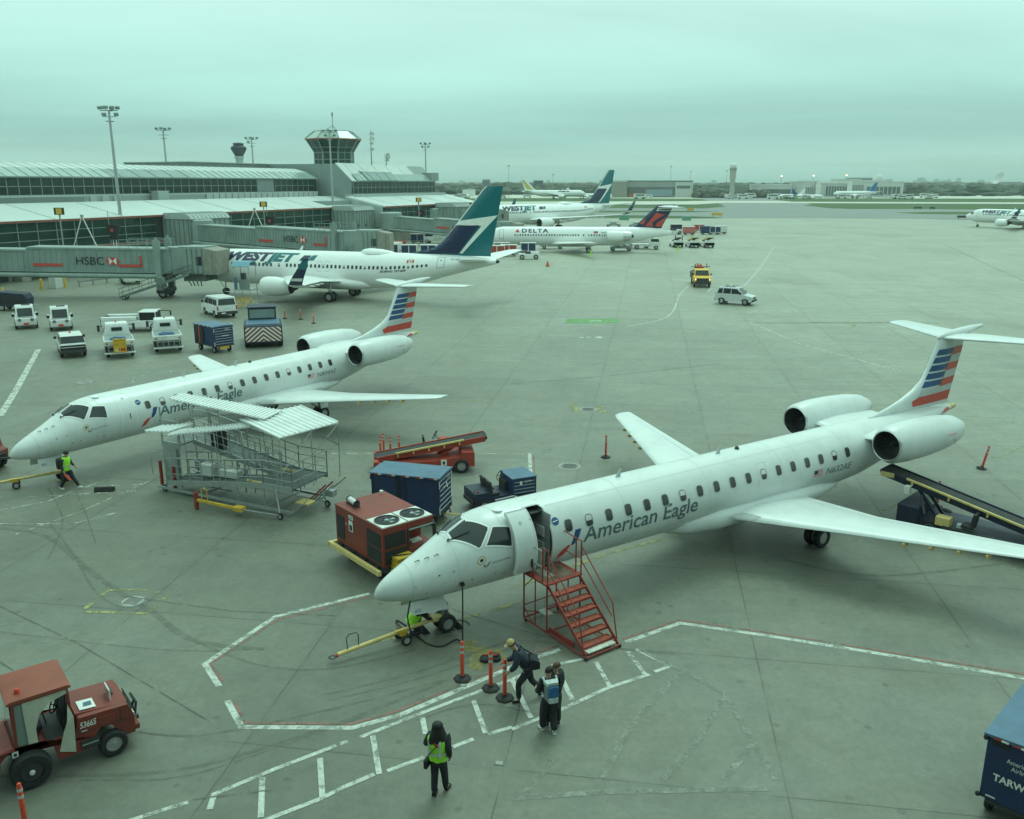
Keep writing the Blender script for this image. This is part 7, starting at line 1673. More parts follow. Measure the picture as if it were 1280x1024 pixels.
# ---- ground power cable of the nearest jet
def jl(a, y, z, q=(-3.825, 22.114, 33.484)):
    h = R(q[2]); return Vector((q[0] + a * math.cos(h) + y * math.sin(h), q[1] + a * math.sin(h) - y * math.cos(h), z))
c0 = jl(2.3, .86, 1.79)
pts = [c0 + Vector((-.0, -.02, 0)), c0 + Vector((.03, -.1, -.1)), c0 + Vector((.03, -.12, -.6)), c0 + Vector((.02, -.14, -1.3)), c0 + Vector((.0, -.2, -1.7)), Vector((*at(570, 801)[:2], .04)), Vector((*at(552, 809)[:2], .03)), Vector((*at(535, 806)[:2], .03)), Vector((*at(520, 795)[:2], .03)), Vector((*at(506, 782)[:2], .03)), Vector((*at(495, 778)[:2], .03)), jl(.9, .35, .35), jl(.85, .3, .9), jl(1.0, .2, 1.35)]
b = MB(); sp_ = []
P3 = pts
for i in range(len(P3) - 1):
    a0 = P3[max(i - 1, 0)]; a1 = P3[i]; a2 = P3[i + 1]; a3 = P3[min(i + 2, len(P3) - 1)]
    for k in range(6):
        u = k / 6; sp_.append(.5 * ((2 * a1) + (a2 - a0) * u + (2 * a0 - 5 * a1 + 4 * a2 - a3) * u * u + (3 * a1 - a0 - 3 * a2 + a3) * u ** 3))
b.path([Vector((v.x, v.y, max(v.z, .025))) for v in sp_ + [P3[-1]]], .022, BLK, 8); b.lathe([(.07, 0), (.07, .12)], c0 + Vector((0, .04, .03)), (.3, -1, -.2), BLK, 12)
tag(b.obj('power_cable'), 'black cable hanging from the nose of the nearest jet and looping over the concrete', 'cable')
b = MB(); q0 = at(568, 782); b.path([(q0.x + .35 * math.cos(a) + .1, q0.y + .3 * math.sin(a), .02) for a in [k * .35 for k in range(14)]], .012, BLK, 6); tag(b.obj('cable_loop'), 'thin black rope looped beside the nose wheels of the nearest jet', 'rope')
# ================================================================ red boarding stairs
fw = Vector((1.69, -2.35)); LEN = fw.length; rz = math.atan2(fw.y, fw.x)   # local x: from the back (aircraft side corner) down to the foot
t = thing('boarding_stairs', 'open red steel boarding stairs with round orange bumpers at the open aircraft door', 'boarding stairs', (.36, 23.92, 0), rz)
# local y: left = towards (.81,.58): width 1.25
W_ = 1.25; PX = 1.12; PZ = 1.55
b = MB()
for y in (0, W_):
    b.tube((0, y, .08), (LEN, y, .08), .028, REDST); b.tube((0, y, .08), (0, y, PZ), .026, REDST); b.tube((PX, y, .08), (PX, y, PZ), .026, REDST); b.tube((PX * .5, y, .08), (PX * .5, y, PZ), .02, REDST)
    b.tube((0, y, PZ - .45), (PX * .4, y, PZ), .016, REDST); b.tube((0, y, .45), (.45, y, .08), .016, REDST)
for x in (0, PX, LEN): b.tube((x, 0, .08), (x, W_, .08), .028, REDST)
b.tube((0, 0, .5), (0, W_, .5), .016, REDST); b.tube((PX, 0, .9), (PX, W_, .9), .016, REDST); b.tube((0, 0, .3), (PX, W_, .3), .018, REDST)
b.ob((PX * 1.0, .1, .15), (LEN - .65, .1, .15), .05, .12, REDST)
b.obj('frame', t)
b = MB(); b.bx(-.08, PX + .03, -.05, W_ + .05, PZ, PZ + .05, REDST); b.bx(-.02, PX - .1, .15, W_ - .1, PZ + .05, PZ + .056, mat('worn_tread', (.16, .10, .07), .8, var=.5, scale=6, dirt=.5)); b.obj('platform', t, smooth=False)
n = 7
for k in range(1, n):
    f_ = k / n; x = PX + (LEN - .1 - PX) * f_; z = PZ * (1 - f_) + .02
    b = MB(); b.bx(x - .13, x + .12, .07, W_ - .07, z - .015, z + .015, mat('tread_red', (.32, .07, .04), .7, var=.35, scale=7, dirt=.5)); b.bx(x + .1, x + .125, .07, W_ - .07, z - .05, z + .02, REDST); b.obj('step', t, smooth=False)
b = MB(); b.bx(LEN - .33, LEN - .03, .12, W_ - .12, .15, .18, mat('step_white', (.60, .60, .52), .7, var=.25, scale=9, dirt=.4)); b.obj('bottom_step', t, smooth=False)
b = MB()
for y in (.03, W_ - .03): b.ob((PX, y, PZ), (LEN - .05, y, .12), .035, .10, REDST)
b.obj('stringer', t)
def rail(y):
    b = MB()
    for dz in (.95, .5): b.tube((PX + .02, y, PZ + dz), (LEN - .35, y, .35 + dz * .95), .019, REDST)
    b.tube((LEN - .35, y, .35 + .9), (LEN - .1, y, .1), .019, REDST)
    b.tube((PX + .02, y, PZ), (PX + .02, y, PZ + 1.1), .022, REDST); b.tube((PX - .22, y, PZ), (PX - .22, y, PZ + 1.1), .022, REDST); b.tube((PX + .02, y, PZ + 1.1), (PX - .22, y, PZ + 1.1), .02, REDST)
    b.tube((PX + .02, y, PZ + .55), (PX - .22, y, PZ + .55), .016, REDST)
    b.obj('handrail', t)
rail(0); rail(W_)
b = MB()
for dz in (.5, 1.0): b.tube((0, 0, PZ + dz), (PX - .22, 0, PZ + dz), .022, STEEL)
b.tube((0, 0, PZ), (0, 0, PZ + 1.05), .024, STEEL); b.tube((.45, 0, PZ), (.45, 0, PZ + 1.0), .02, REDST); b.tube((PX - .3, 0, PZ), (PX - .3, 0, PZ + 1.0), .022, STEEL); b.obj('side_rail', t)
b = MB(); b.tube((.05, W_, PZ), (.05, W_, PZ + 1.2), .022, REDST); b.tube((.05, W_, PZ + 1.18), (PX - .22, W_, PZ + 1.1), .018, REDST); b.tube((.05, W_, PZ + .6), (PX - .22, W_, PZ + .5), .016, REDST); b.obj('side_rail', t)
for y, z in ((0, PZ + 1.12), (W_, PZ + 1.28)):
    b = MB(); b.sphere((-.02 if y == 0 else .05, y, z), .105, ORANGE, 14); b.lathe([(.05, 0), (.05, .03)], (.08 if y == 0 else .15, y, z), (1, 0, 0), OFFW, 10); b.obj('bumper_ball', t)
b = MB(); b.add([(.0, W_ - .02, PZ + .62), (-.4, W_ - .25, PZ + .2), (-.3, W_ - .15, PZ + .2), (-.05, W_, PZ + .45)], [(0, 1, 2, 3)], REDB); b.obj('warning_flag', t, smooth=False)
b = MB(); b.add([(.1, .1, PZ + .1), (.2, W_ * .5, PZ + .12), (.25, W_ * .5, PZ + .75), (.15, .1, PZ + .8)], [(0, 1, 2, 3)], CLEAR); b.add([(.05, .25, PZ + .06), (PX - .3, .3, PZ + .06), (PX - .35, .55, PZ + .07), (.05, .5, PZ + .07)], [(0, 1, 2, 3)], CANVAS); b.obj('side_screen', t, smooth=False)
b = MB(); b.bx(.32, .72, .3, .55, .32, .36, OFFW); b.obj('sign_plate', t, smooth=False)
for x, y in ((.1, 0), (.1, W_), (LEN, 0), (LEN, W_)):
    b = MB(); b.tube((x, y - .03, .05), (x, y + .03, .05), .05, BLK, 12); b.obj('castor', t)

# ================================================================ covered switchback ramp
# ground frame: near corner wheel (-9.54,31.66), right wheel (-8.17,33.12), left end (-15.1,35.4)
CANW = mat('canopy_white', (.72, .75, .74), .35, var=.05, scale=1, dirt=.12)
GALV = mat('ramp_galvanised', (.36, .39, .38), .45, .4, var=.12, scale=5, dirt=.2)
ox = Vector((-15.1, 35.3)); e1 = Vector((-8.9, 32.3)) - ox; L_ = e1.length; rz = math.atan2(e1.y, e1.x)
t = thing('covered_ramp', 'silver switchback boarding ramp with railings and white ribbed canopies, beside the far regional jet', 'boarding ramp', (ox.x, ox.y, 0), rz)
# local: x 0..L_ (~6.9) towards right platform; y 0 near lane, y up to 2.3 far lane
PL = 1.15; ZP = 1.15; ZT = 2.05; L2 = L_ - 1.1
DECK = mat('ramp_deck', (.13, .15, .145), .8, var=.25, scale=4)
def deck(xa, za, xb, zb, y0, y1, name):
    b = MB()
    b.add([(x, y, z + h) for x, z in ((xa, za), (xb, zb)) for y, h in ((y0, 0), (y1, 0), (y1, .05), (y0, .05))], [(0, 1, 2, 3), (4, 7, 6, 5), (0, 4, 5, 1), (1, 5, 6, 2), (2, 6, 7, 3), (3, 7, 4, 0)], DECK)
    for y in (y0, y1): b.ob((xa, y, za + .0), (xb, y, zb + .0), .05, .22, GALV)
    return b.obj(name, t, smooth=False)
deck(.5, .45, L2, ZP, 0, 1.05, 'lower_ramp'); deck(L2, ZP, 1.0, ZT, 1.15, 2.2, 'upper_ramp'); deck(L2, ZP, L_ + .35, ZP, 0, 2.2, 'turn_platform'); deck(-.05, ZT, 1.0, ZT, .4, 2.2, 'door_platform')
def railing(pts, name='railing', h=1.05, n=None, mids=3, sp=.62):
    """pts: floor points of a straight run"""
    p, q = Vector(pts[0]), Vector(pts[1]); L3 = (q - p).length; n = n or max(1, int(L3 / sp)); b = MB()
    for k in range(1, mids + 1): dz = Vector((0, 0, h * k / mids)); b.tube(p + dz, q + dz, .019 if k < mids else .024, GALV, 6)
    for k in range(n + 1): c = p.lerp(q, k / n); b.tube(c - Vector((0, 0, .1)), c + Vector((0, 0, h)), .024, GALV, 6)
    b.obj(name, t)
railing([(.5, 0, .5), (L2, 0, ZP)]); railing([(.6, 1.05, .5), (L2, 1.05, ZP)]); railing([(L2, 1.15, ZP), (1.0, 1.15, ZT)]); railing([(L2, 2.2, ZP), (1.0, 2.2, ZT)])
railing([(L2, 0, ZP), (L_ + .35, 0, ZP)]); railing([(L_ + .35, 0, ZP), (L_ + .35, 2.2, ZP)]); railing([(L2, 2.2, ZP), (L_ + .35, 2.2, ZP)]); railing([(-.05, .4, ZT), (1.0, .4, ZT)]); railing([(0, 2.2, ZT), (1.0, 2.2, ZT)])
b = MB(); b.bx(L2 + .1, L2 + .9, .95, 1.0, ZP + .4, ZP + .46, YEL2); b.bx(L2 - .9, L2 - .1, .02, .06, ZP + .06, ZP + .12, YEL2); b.split('safety_bar', t, smooth=False)
# towers and base frame
b = MB()
for x, y, z in ((0, .4, ZT + 1.6), (.9, .4, ZT + 1.2), (0, 2.2, ZT + 1.6), (.9, 2.2, ZT + 1.2), (2.4, 0, .7), (L2, 0, ZP), (L2, 2.2, ZP), (3.8, 1.1, 1.2), (2.4, 2.2, 1.7), (4.6, 2.2, 1.3), (4.4, 0, .9), (2.4, 1.1, 1.0)):
    b.tube((x, y, .18), (x, y, z), .03, GALV, 6)
for y in (0, 2.2): b.ob((-.1, y, .2), (L_ + .2, y, .2), .07, .10, GALV)
for x in (0, 2.4, L2, L_ + .2): b.ob((x, 0, .2), (x, 2.2, .2), .06, .08, GALV)
b.bx(-.02, .75, .38, .42, .3, ZT, GALV); b.bx(-.05, .8, .42, .46, .35, ZT - .2, CLADD)
for k in range(5): b.tube((1.2 + .15 * k, .5, .4 + .3 * k), (3.5 + .1 * k, .6 + .1 * k, .35 + .22 * k), .025, GALV if k % 2 else STEEL, 5)
for k in range(3): b.tube((L_ + .3, .2 + .8 * k, .2), (L_ + .9, .2 + .8 * k, .8), .02, GALV, 5)
for k in range(7): b.tube((1.3 + .5 * k, 1.1, .25), (1.55 + .5 * k, 1.1, .9 + .12 * k), .022, STEEL, 5)
b.obj('base_frame', t)
b = MB(); b.bx(-.12, -.02, .15, .25, .2, 1.3, REDST); b.bx(.7, .8, .1, .2, .15, 1.2, REDST); b.split('stop_post', t, smooth=False)
b = MB(); 
for x in (-.15, .95): b.path([(x, .1, .8), (x, -.15, .8), (x, -.2, 1.4), (x, -.1, 1.75), (x, .2, 1.75)], .02, STEEL)
b.split('hoop', t)
b = MB(); b.bx(1.9, 2.5, 1.25, 1.6, ZT - .2, ZT + .75, BLK); b.obj('control_box', t, bevel=.02)
b = MB()
for x, y in ((.6, 1.6),): b.bx(1.2, 1.9, .9, 1.3, .9, 1.3, STEEL)
b.bx(2.9, 3.9, .5, .9, .95, 1.25, OFFW); b.bx(2.0, 2.6, .4, .8, .9, 1.4, OFFW); b.path([(1.6, .5, 1.5), (2.3, .7, 1.1), (3.0, .6, 1.4), (3.6, .8, 1.0)], .03, STEEL); b.obj('mechanism', t, bevel=.02)
for x, y in ((.2, .1), (L_ - .05, -.35), (L_ + .75, 1.6), (.2, 2.1)): wheel(t, x, y, .14, .09)
b = MB(); b.tube((L_ - .05, -.35, .2), (L2 + .6, 0, ZP), .03, GALV); b.tube((L_ + .75, 1.6, .2), (L_ + .35, 1.6, .75), .03, GALV)
for k in range(2):
    b.ob((L_ + .15, .9 + .45 * k, .25), (L_ + 1.0, 1.25 + .45 * k, 1.1), .035, .06, REDST); b.ob((L_ + .25, .9 + .45 * k, .2), (L_ + 1.1, 1.2 + .45 * k, 1.0), .04, .05, GALV)
b.tube((L_ + .4, 2.2, .45), (L_ + 1.3, 2.2, 1.2), .03, GALV); b.bx(L_ + .2, L_ + .8, .3, .8, .5, .56, YEL2); b.bx(L_ + .7, L_ + 1.1, 1.5, 1.8, .5, .75, STEEL); b.obj('outrigger', t)
b = MB(); b.ob((3.1, -.95, .42), (5.35, -.75, .30), .09, .1, YEL); b.path([(3.35, -.93, .45), (3.35, -.93, .9), (3.5, -.93, .98), (3.65, -.92, .9), (3.65, -.92, .45)], .02, YEL, 6); b.bx(4.9, 5.35, -.9, -.6, .24, .4, YEL); b.obj('tow_handle', t)
b = MB(); b.bx(3.0, 3.12, -1.02, -.88, .05, .75, REDST); b.bx(3.02, 3.1, -1.0, -.9, 0, .08, DARK); b.obj('tow_post', t, smooth=False); b = MB(); b.tube((5.35, -.75, .3), (L_ - .1, -.4, .2), .03, GALV); b.obj('tow_link', t)
# canopies
def canopy(cs, name='canopy', ribs=10, th=.05):
    """cs: four corners in order; ribs run between edge 0-1 and edge 3-2"""
    a, b_, c, d = [Vector(q) for q in cs]; nrm = (b_ - a).cross(d - a).normalized(); nrm = nrm if nrm.z > 0 else -nrm
    b = MB(); low = [q - nrm * th for q in (a, b_, c, d)]
    b.add([a, b_, c, d] + low, [(0, 1, 2, 3), (4, 7, 6, 5), (0, 4, 5, 1), (1, 5, 6, 2), (2, 6, 7, 3), (3, 7, 4, 0)], CANW)
    for k in range(ribs + 1 if ribs else 0): f_ = k / ribs; b.ob(a.lerp(b_, f_) + nrm * .02, d.lerp(c, f_) + nrm * .02, .045, .04, CANW, up=nrm)
    b.obj(name, t, smooth=False)
def loc(px, py, z): # helper used once to carry measured canopy corners into the ramp's own frame
    g = at(px, py, z); v = Vector((g.x, g.y)) - ox; e = e1.normalized(); return (v.dot(e), v.dot(Vector((-e.y, e.x))), z)
canopy([loc(299.8, 524.3, 3.45), loc(348.6, 547.4, 3.45), loc(422.7, 527.7, 3.45), loc(375, 507, 3.45)], ribs=0)
A_, B_, C_, D_ = [Vector(loc(*q)) for q in ((299.8, 524.3, 3.47), (348.6, 547.4, 3.47), (422.7, 527.7, 3.47), (375, 507, 3.47))]
b = MB()
for k in range(12): f_ = k / 11; b.ob(A_.lerp(D_, f_) + Vector((0, 0, .03)), B_.lerp(C_, f_) + Vector((0, 0, .03)), .035, .03, CANW)
b.obj('canopy_rib', t, smooth=False)
canopy([loc(212.5, 498.7, 4.3), loc(331, 523.5, 3.55), loc(352, 513, 3.55), loc(227.7, 491.8, 4.3)], ribs=26)
canopy([loc(209.5, 544.6, 2.75), loc(313, 533.2, 3.3), loc(302, 529.4, 3.3), loc(223.7, 537.5, 2.75)], ribs=22)
canopy([loc(181, 539, 3.3), loc(212, 539.5, 3.3), loc(241, 530.2, 3.3), loc(205, 532, 3.3)], ribs=6)
b = MB()
def leg(p, q, r=.022): b.tube(p, q, r, GALV, 6)
c1, c2, c3, c4 = [v - Vector((0, 0, .06)) for v in (A_, B_, C_, D_)]
pl = [(L2, 1.15, ZP), (L_ + .3, 0, ZP), (L_ + .35, 2.2, ZP), (L2, 2.2, ZP)]
leg(c2, (c2.x, c2.y, ZP)); leg(c3, (c3.x - .05, c3.y, ZP)); leg(c4, (c4.x, c4.y, ZP + .6)); leg(c1, (c1.x + .1, c1.y, 1.0))
m = c2.lerp(c3, .52); leg(m, (m.x, m.y, ZP)); leg(c3, m + Vector((0, 0, -1.0))); leg(m, c3 + Vector((0, 0, -.9))); leg(m + Vector((0, 0, -.05)), c2 + Vector((0, 0, -1.4))); leg(c2 + Vector((0, 0, -.02)), c1 + Vector((.3, 0, -.6))); leg(c3 + Vector((0, 0, -.9)), m + Vector((0, 0, -.0)))
for px, zt in ((1.4, 4.1), (2.9, 3.9), (4.3, 3.7)):
    for y in (1.2, 2.15): leg((px - .2, y, ZT - (px - 1) * .18), (px - .35, y, zt - .9)); leg((px - .35, y, zt - .9), (px - .55, y + .1, zt - .05))
for px, zt in ((1.7, 2.75), (3.4, 3.0), (4.9, 3.2)): leg((px, .1, .5 + px * .12), (px - .1, .1, zt - .5)); leg((px - .1, .1, zt - .5), (px - .35, .3, zt - .05))
leg((0, .4, ZT + 1.0), (0, .4, 3.2)); leg((.9, .4, ZT), (1.0, .4, 3.2)); leg((0, 2.2, ZT), (0, 2.0, 3.25))
b.split('canopy_post', t)
# ================================================================ people
def skin(name, V, E, root, m, parent, sub=2):
    """V: name -> ((x,y,z), radius or (rx,ry)); E: list of chains"""
    ks = list(V); idx = {k: i for i, k in enumerate(ks)}
    me = bpy.data.meshes.new(name); ed = []
    for ch in E: ed += [(idx[a], idx[b]) for a, b in zip(ch, ch[1:])]
    me.from_pydata([V[k][0] for k in ks], ed, []); me.materials.append(m)
    o = bpy.data.objects.new(name, me); scn.collection.objects.link(o); o.parent = parent
    md = o.modifiers.new('skin', 'SKIN'); md.use_smooth_shade = True
    if not me.skin_vertices: me.attributes
    sv = me.skin_vertices[0].data
    for k in ks:
        r = V[k][1]; sv[idx[k]].radius = (r, r) if isinstance(r, (int, float)) else r
        sv[idx[k]].use_root = (k == root)
    s = o.modifiers.new('subsurf', 'SUBSURF'); s.levels = sub; s.render_levels = sub
    return o
def add(p, q): return tuple(a + b for a, b in zip(p, q))
def lerp3(p, q, t): return tuple(a + (b - a) * t for a, b in zip(p, q))
def person(label, loc, rz, P, top, legs, shoes, hair='short', skin_m=SKIN, sleeve=1.0, leg_r=1.0, build=1.0, top_name='jacket', hood=False, skirt=False):
    """P: joint positions. x forward, y left, z up"""
    t = thing('person', label, 'person', loc, rz)
    pel, ch, nk, hd = P['pelvis'], P['chest'], P['neck'], P['head']
    fwd = Vector(P.get('look', (1, 0, 0))).normalized(); up = (Vector(hd) - Vector(nk)).normalized()
    H = lambda f, u, s=0: tuple(Vector(hd) + fwd * f + up * u + fwd.cross(up) * -s)
    V = {'pel': (pel, (.09, .08)), 'wst': (lerp3(pel, ch, .5), (.09, .08)), 'ch': (ch, (.11, .085)), 'nb': (lerp3(ch, nk, .8), (.07, .06)), 'nk': (nk, .052),
         'jaw': (H(.015, -.06), (.062, .07)), 'mid': (H(0, .0), (.078, .092)), 'brow': (H(-.01, .06), (.078, .092)), 'crown': (H(-.015, .11), (.05, .06)), 'nose': (H(.085, -.01), .014), 'nt': (H(.105, -.022), .010)}
    E = [['pel', 'wst', 'ch', 'nb', 'nk', 'jaw', 'mid', 'brow', 'crown'], ['mid', 'nose', 'nt']]
    for s in 'LR':
        sg = 1 if s == 'L' else -1
        sh, el, wr, hp, kn, an, to = [P[j + s] for j in ('sh', 'el', 'wr', 'hip', 'kn', 'an', 'toe')]
        V['sh' + s] = (sh, .042); V['el' + s] = (el, .032); V['wr' + s] = (wr, .030)
        hv = (Vector(wr) - Vector(el)).normalized(); pm = tuple(Vector(wr) + hv * .06); V['pm' + s] = (pm, (.038, .022))
        E += [['ch', 'sh' + s, 'el' + s, 'wr' + s, 'pm' + s]]
        side = hv.cross(Vector((0, 1, 0))); side = side.normalized() if side.length > .2 else Vector((1, 0, 0))
        for i, L_ in enumerate((.085, .095, .09, .07)):
            o_ = side * (.027 - .018 * i); b1 = Vector(pm) + hv * .03 + o_; b2 = b1 + hv * L_ * .5 + Vector((0, -sg * .012, 0)); b3 = b2 + hv * L_ * .4 + Vector((0, -sg * .03, 0))
            V['f%d0%s' % (i, s)] = (tuple(b1), .011); V['f%d1%s' % (i, s)] = (tuple(b2), .0095); V['f%d2%s' % (i, s)] = (tuple(b3), .008); E.append(['pm' + s, 'f%d0%s' % (i, s), 'f%d1%s' % (i, s), 'f%d2%s' % (i, s)])
        th = Vector(wr) + hv * .03 + side * .045; V['th0' + s] = (tuple(th), .012); V['th1' + s] = (tuple(th + hv * .045 + side * .012), .010); E.append(['wr' + s, 'th0' + s, 'th1' + s])
        V['hp' + s] = (hp, .06); V['kn' + s] = (kn, .036); V['cf' + s] = (lerp3(kn, an, .35), .036); V['an' + s] = (an, .028); V['to' + s] = (to, .026)
        E.append(['pel', 'hp' + s, 'kn' + s, 'cf' + s, 'an' + s, 'to' + s])
    skin('body', V, E, 'pel', skin_m, t, 2)
    # eyes and mouth
    b = MB()
    for s in (-1, 1): b.sphere(H(.088, .022, .032 * s), .010, TXTK, 6)
    b.obj('eye', t)
    # trousers
    V = {'wb': (add(pel, (0, 0, .09)), (.135, .115)), 'pel': (pel, (.145, .125))}; E = [['wb', 'pel']]
    for s in 'LR':
        hp, kn, an = P['hip' + s], P['kn' + s], P['an' + s]
        V['hp' + s] = (hp, .12 * leg_r); V['md' + s] = (lerp3(hp, kn, .5), .105 * leg_r); V['kn' + s] = (kn, .086 * leg_r); V['cf' + s] = (lerp3(kn, an, .5), .08 * leg_r); V['an' + s] = (lerp3(kn, an, .97), .07 * leg_r)
        E.append(['pel', 'hp' + s, 'md' + s, 'kn' + s, 'cf' + s, 'an' + s])
    skin('trousers', V, E, 'pel', legs, t, 2)
    # top with sleeves
    d = Vector(ch) - Vector(pel)
    V = {'hem': (tuple(Vector(pel) + d * .02), (.155 * build, .13 * build)), 'wst': (lerp3(pel, ch, .45), (.145 * build, .125 * build)), 'ch': (ch, (.165 * build, .13 * build)), 'cl': (lerp3(ch, nk, .6), (.12, .095)), 'co': (lerp3(ch, nk, .9), (.072, .07))}
    E = [['hem', 'wst', 'ch', 'cl', 'co']]
    for s in 'LR':
        V['sh' + s] = (P['sh' + s], .08 * sleeve); V['ua' + s] = (lerp3(P['sh' + s], P['el' + s], .5), .068 * sleeve); V['el' + s] = (P['el' + s], .060 * sleeve); V['wr' + s] = (lerp3(P['el' + s], P['wr' + s], .94), .044 * sleeve)
        E.append(['ch', 'sh' + s, 'ua' + s, 'el' + s, 'wr' + s])
    skin(top_name, V, E, 'ch', top, t, 2)
    if hood: skin('hood', {'a': (tuple(Vector(nk) - fwd * .07 + Vector((0, 0, -.02))), (.11, .06)), 'b': (tuple(Vector(nk) - fwd * .12 + Vector((0, 0, -.08))), (.10, .05))}, [['a', 'b']], 'a', top, t)
    for s in 'LR':
        an, to = Vector(P['an' + s]), Vector(P['toe' + s]); dd = (to - an); dd.z = 0; dd = dd.normalized() if dd.length > .01 else Vector((1, 0, 0))
        up_ = Vector((0, 0, 1)); heel = an - dd * .06
        skin('shoe', {'h': (tuple(Vector((heel.x, heel.y, an.z - .035))), .047), 'm': (tuple(an + (to - an) * .5 + Vector((0, 0, -.025))), (.045, .045)), 't': (tuple(to + dd * .03), (.046, .036)), 'u': (tuple(an + Vector((0, 0, .0))), .05)}, [['h', 'm', 't'], ['h', 'u']], 'h', shoes, t, 2)
    hm = HAIR
    c0 = Vector(H(-.014, .046)); f_ = fwd; u_ = up; s_ = fwd.cross(up).normalized()
    def ell(b, c, rf, rs, ru, n=14, lo=-1.0):
        rings = []
        for k in range(9):
            th = math.asin(lo) + (math.pi / 2 - math.asin(lo)) * k / 8; q = max(math.cos(th), .02)
            rings.append([c + f_ * rf * q * math.cos(2 * math.pi * i / n) + s_ * rs * q * math.sin(2 * math.pi * i / n) + u_ * ru * math.sin(th) for i in range(n)])
        b.ring(rings, hm)
    b = MB()
    if hair == 'short': ell(b, c0, .112, .100, .100, lo=-.30)
    else:
        ell(b, c0, .120, .112, .108, lo=-.5); rings = []
        for k, (df, dz, rf, rs) in enumerate(((-.02, .02, .11, .115), (-.03, -.05, .12, .135), (-.05, -.13, .12, .165), (-.075, -.20, .105, .185), (-.095, -.27, .07, .18), (-.10, -.31, .02, .14))):
            c = Vector(hd) + f_ * df + Vector((0, 0, dz)); rings.append([c + f_ * rf * math.cos(a) + s_ * rs * math.sin(a) * (1 + .06 * math.sin(5 * a)) for a in [2 * math.pi * i / 16 for i in range(16)]])
        b.ring(rings, hm)
    b.obj('hair', t)
    return t, H
def vest(t, P, m=HIVIS, build=1.0):
    pel, ch, nk = [Vector(P[k]) for k in ('pelvis', 'chest', 'neck')]; ax = (nk - pel).normalized(); v = Vector((0, 1, 0)); u = v.cross(ax); b = MB(); rings = []
    for f_, rx, ry, w in ((-.10, .152, .185, .012), (.12, .158, .178, .008), (.35, .165, .178, .006), (.62, .175, .20, .004), (.80, .15, .215, .0), (.93, .115, .18, 0), (1.0, .085, .11, 0)):
        c = pel.lerp(nk, f_) if f_ < .1 else (pel.lerp(ch, f_ / .62) if f_ < .62 else ch.lerp(nk, (f_ - .62) / .38))
        rings.append([c + u * (rx * math.cos(q)) * build + v * (ry * math.sin(q)) * build + u * w * math.sin(7 * q) for q in [2 * math.pi * i / 36 for i in range(36)]])
    b.ring(rings, m, caps=False); return b.obj('safety_vest', t)
def band(o, c, ax, rx, ry, h, m=REFL, rot=0, name='reflective_band'):
    """closed hoop round the torso"""
    b = MB(); ax = Vector(ax).normalized(); n = 28; u = Vector((1, 0, 0)) - ax * ax.x; u.normalize(); v = ax.cross(u); c = Vector(c)
    b.ring([[c + ax * k + u * rx * math.cos(2 * math.pi * i / n) + v * ry * math.sin(2 * math.pi * i / n) for i in range(n)] for k in (-h / 2, h / 2)], m, caps=False); r = b.obj(name, o.parent if o.type != 'EMPTY' else o); return r
def std(h=1.75, lean=0.0, spread=.10, **k):
    s = h / 1.75
    P = dict(pelvis=(0, 0, .95 * s), chest=(lean * .5, 0, 1.28 * s), neck=(lean * .9, 0, 1.49 * s), head=(lean * 1.05, 0, 1.61 * s),
             shL=(lean * .75, .185 * s, 1.41 * s), shR=(lean * .75, -.185 * s, 1.41 * s), elL=(lean * .6 - .02, .23 * s, 1.12 * s), elR=(lean * .6 - .02, -.23 * s, 1.12 * s), wrL=(.08, .22 * s, .88 * s), wrR=(.08, -.22 * s, .88 * s),
             hipL=(0, .09 * s, .90 * s), hipR=(0, -.09 * s, .90 * s), knL=(.02, spread, .49 * s), knR=(.02, -spread, .49 * s), anL=(-.01, spread, .085), anR=(-.01, -spread, .085), toeL=(.14, spread + .02, .045), toeR=(.14, -spread - .02, .045))
    P.update(k); return P
# woman in hi-vis, seen from behind, bottom centre
BOOT = mat('black_boot', (.015, .015, .016), .6); WSHOE = mat('white_shoe', (.70, .72, .70), .5, var=.05)
P = std(1.64, hipL=(0, .075, .84), hipR=(0, -.075, .84), elL=(.02, .27, 1.07), wrL=(.20, .26, 1.10), elR=(-.03, -.24, 1.06), wrR=(.10, -.20, .84), anR=(.16, -.08, .085), toeR=(.30, -.10, .045), knR=(.10, -.08, .46), anL=(-.06, .08, .085), knL=(-.01, .08, .46), toeL=(.09, .10, .045), look=(.92, .38, -.15))
t, H = person('woman with long dark hair in a lime hi-vis vest and dark skirt, seen from behind', (*at(549, 994)[:2], 0), R(72), P, CLOTH, CLOTH, BOOT, hair='long', leg_r=.9, sleeve=1.1, top_name='jacket'); t.scale = (1.1, 1.1, 1.1)
v = vest(t, P)
band(t, lerp3(P['pelvis'], P['chest'], .38), (0.05, 0, 1), .176, .198, .05)
b = MB()
for y in (-.11, .12): b.ob((-.178, y, .98), (-.165, y * .95, 1.26), .045, .012, REFL, up=(1, 0, 0)); b.ob((-.165, y * .95, 1.26), (-.08, y * .9, 1.42), .045, .012, REFL, up=(1, 0, 0))
b.ob((-.19, .13, 1.0), (-.185, -.02, 1.2), .015, .012, TXTK, up=(1, 0, 0)); b.ob((-.185, -.02, 1.2), (-.13, -.12, 1.40), .015, .012, TXTK, up=(1, 0, 0)); b.ob((-.19, .0, 1.29), (-.185, -.07, 1.21), .05, .012, REDB, up=(1, 0, 0)); b.obj('vest_strip', v.parent)
skin('skirt', {'a': ((0, 0, .97), (.135, .12)), 'b': ((0, 0, .86), (.155, .135)), 'c': ((.01, 0, .66), (.16, .13))}, [['a', 'b', 'c']], 'a', CLOTH, t, 2)
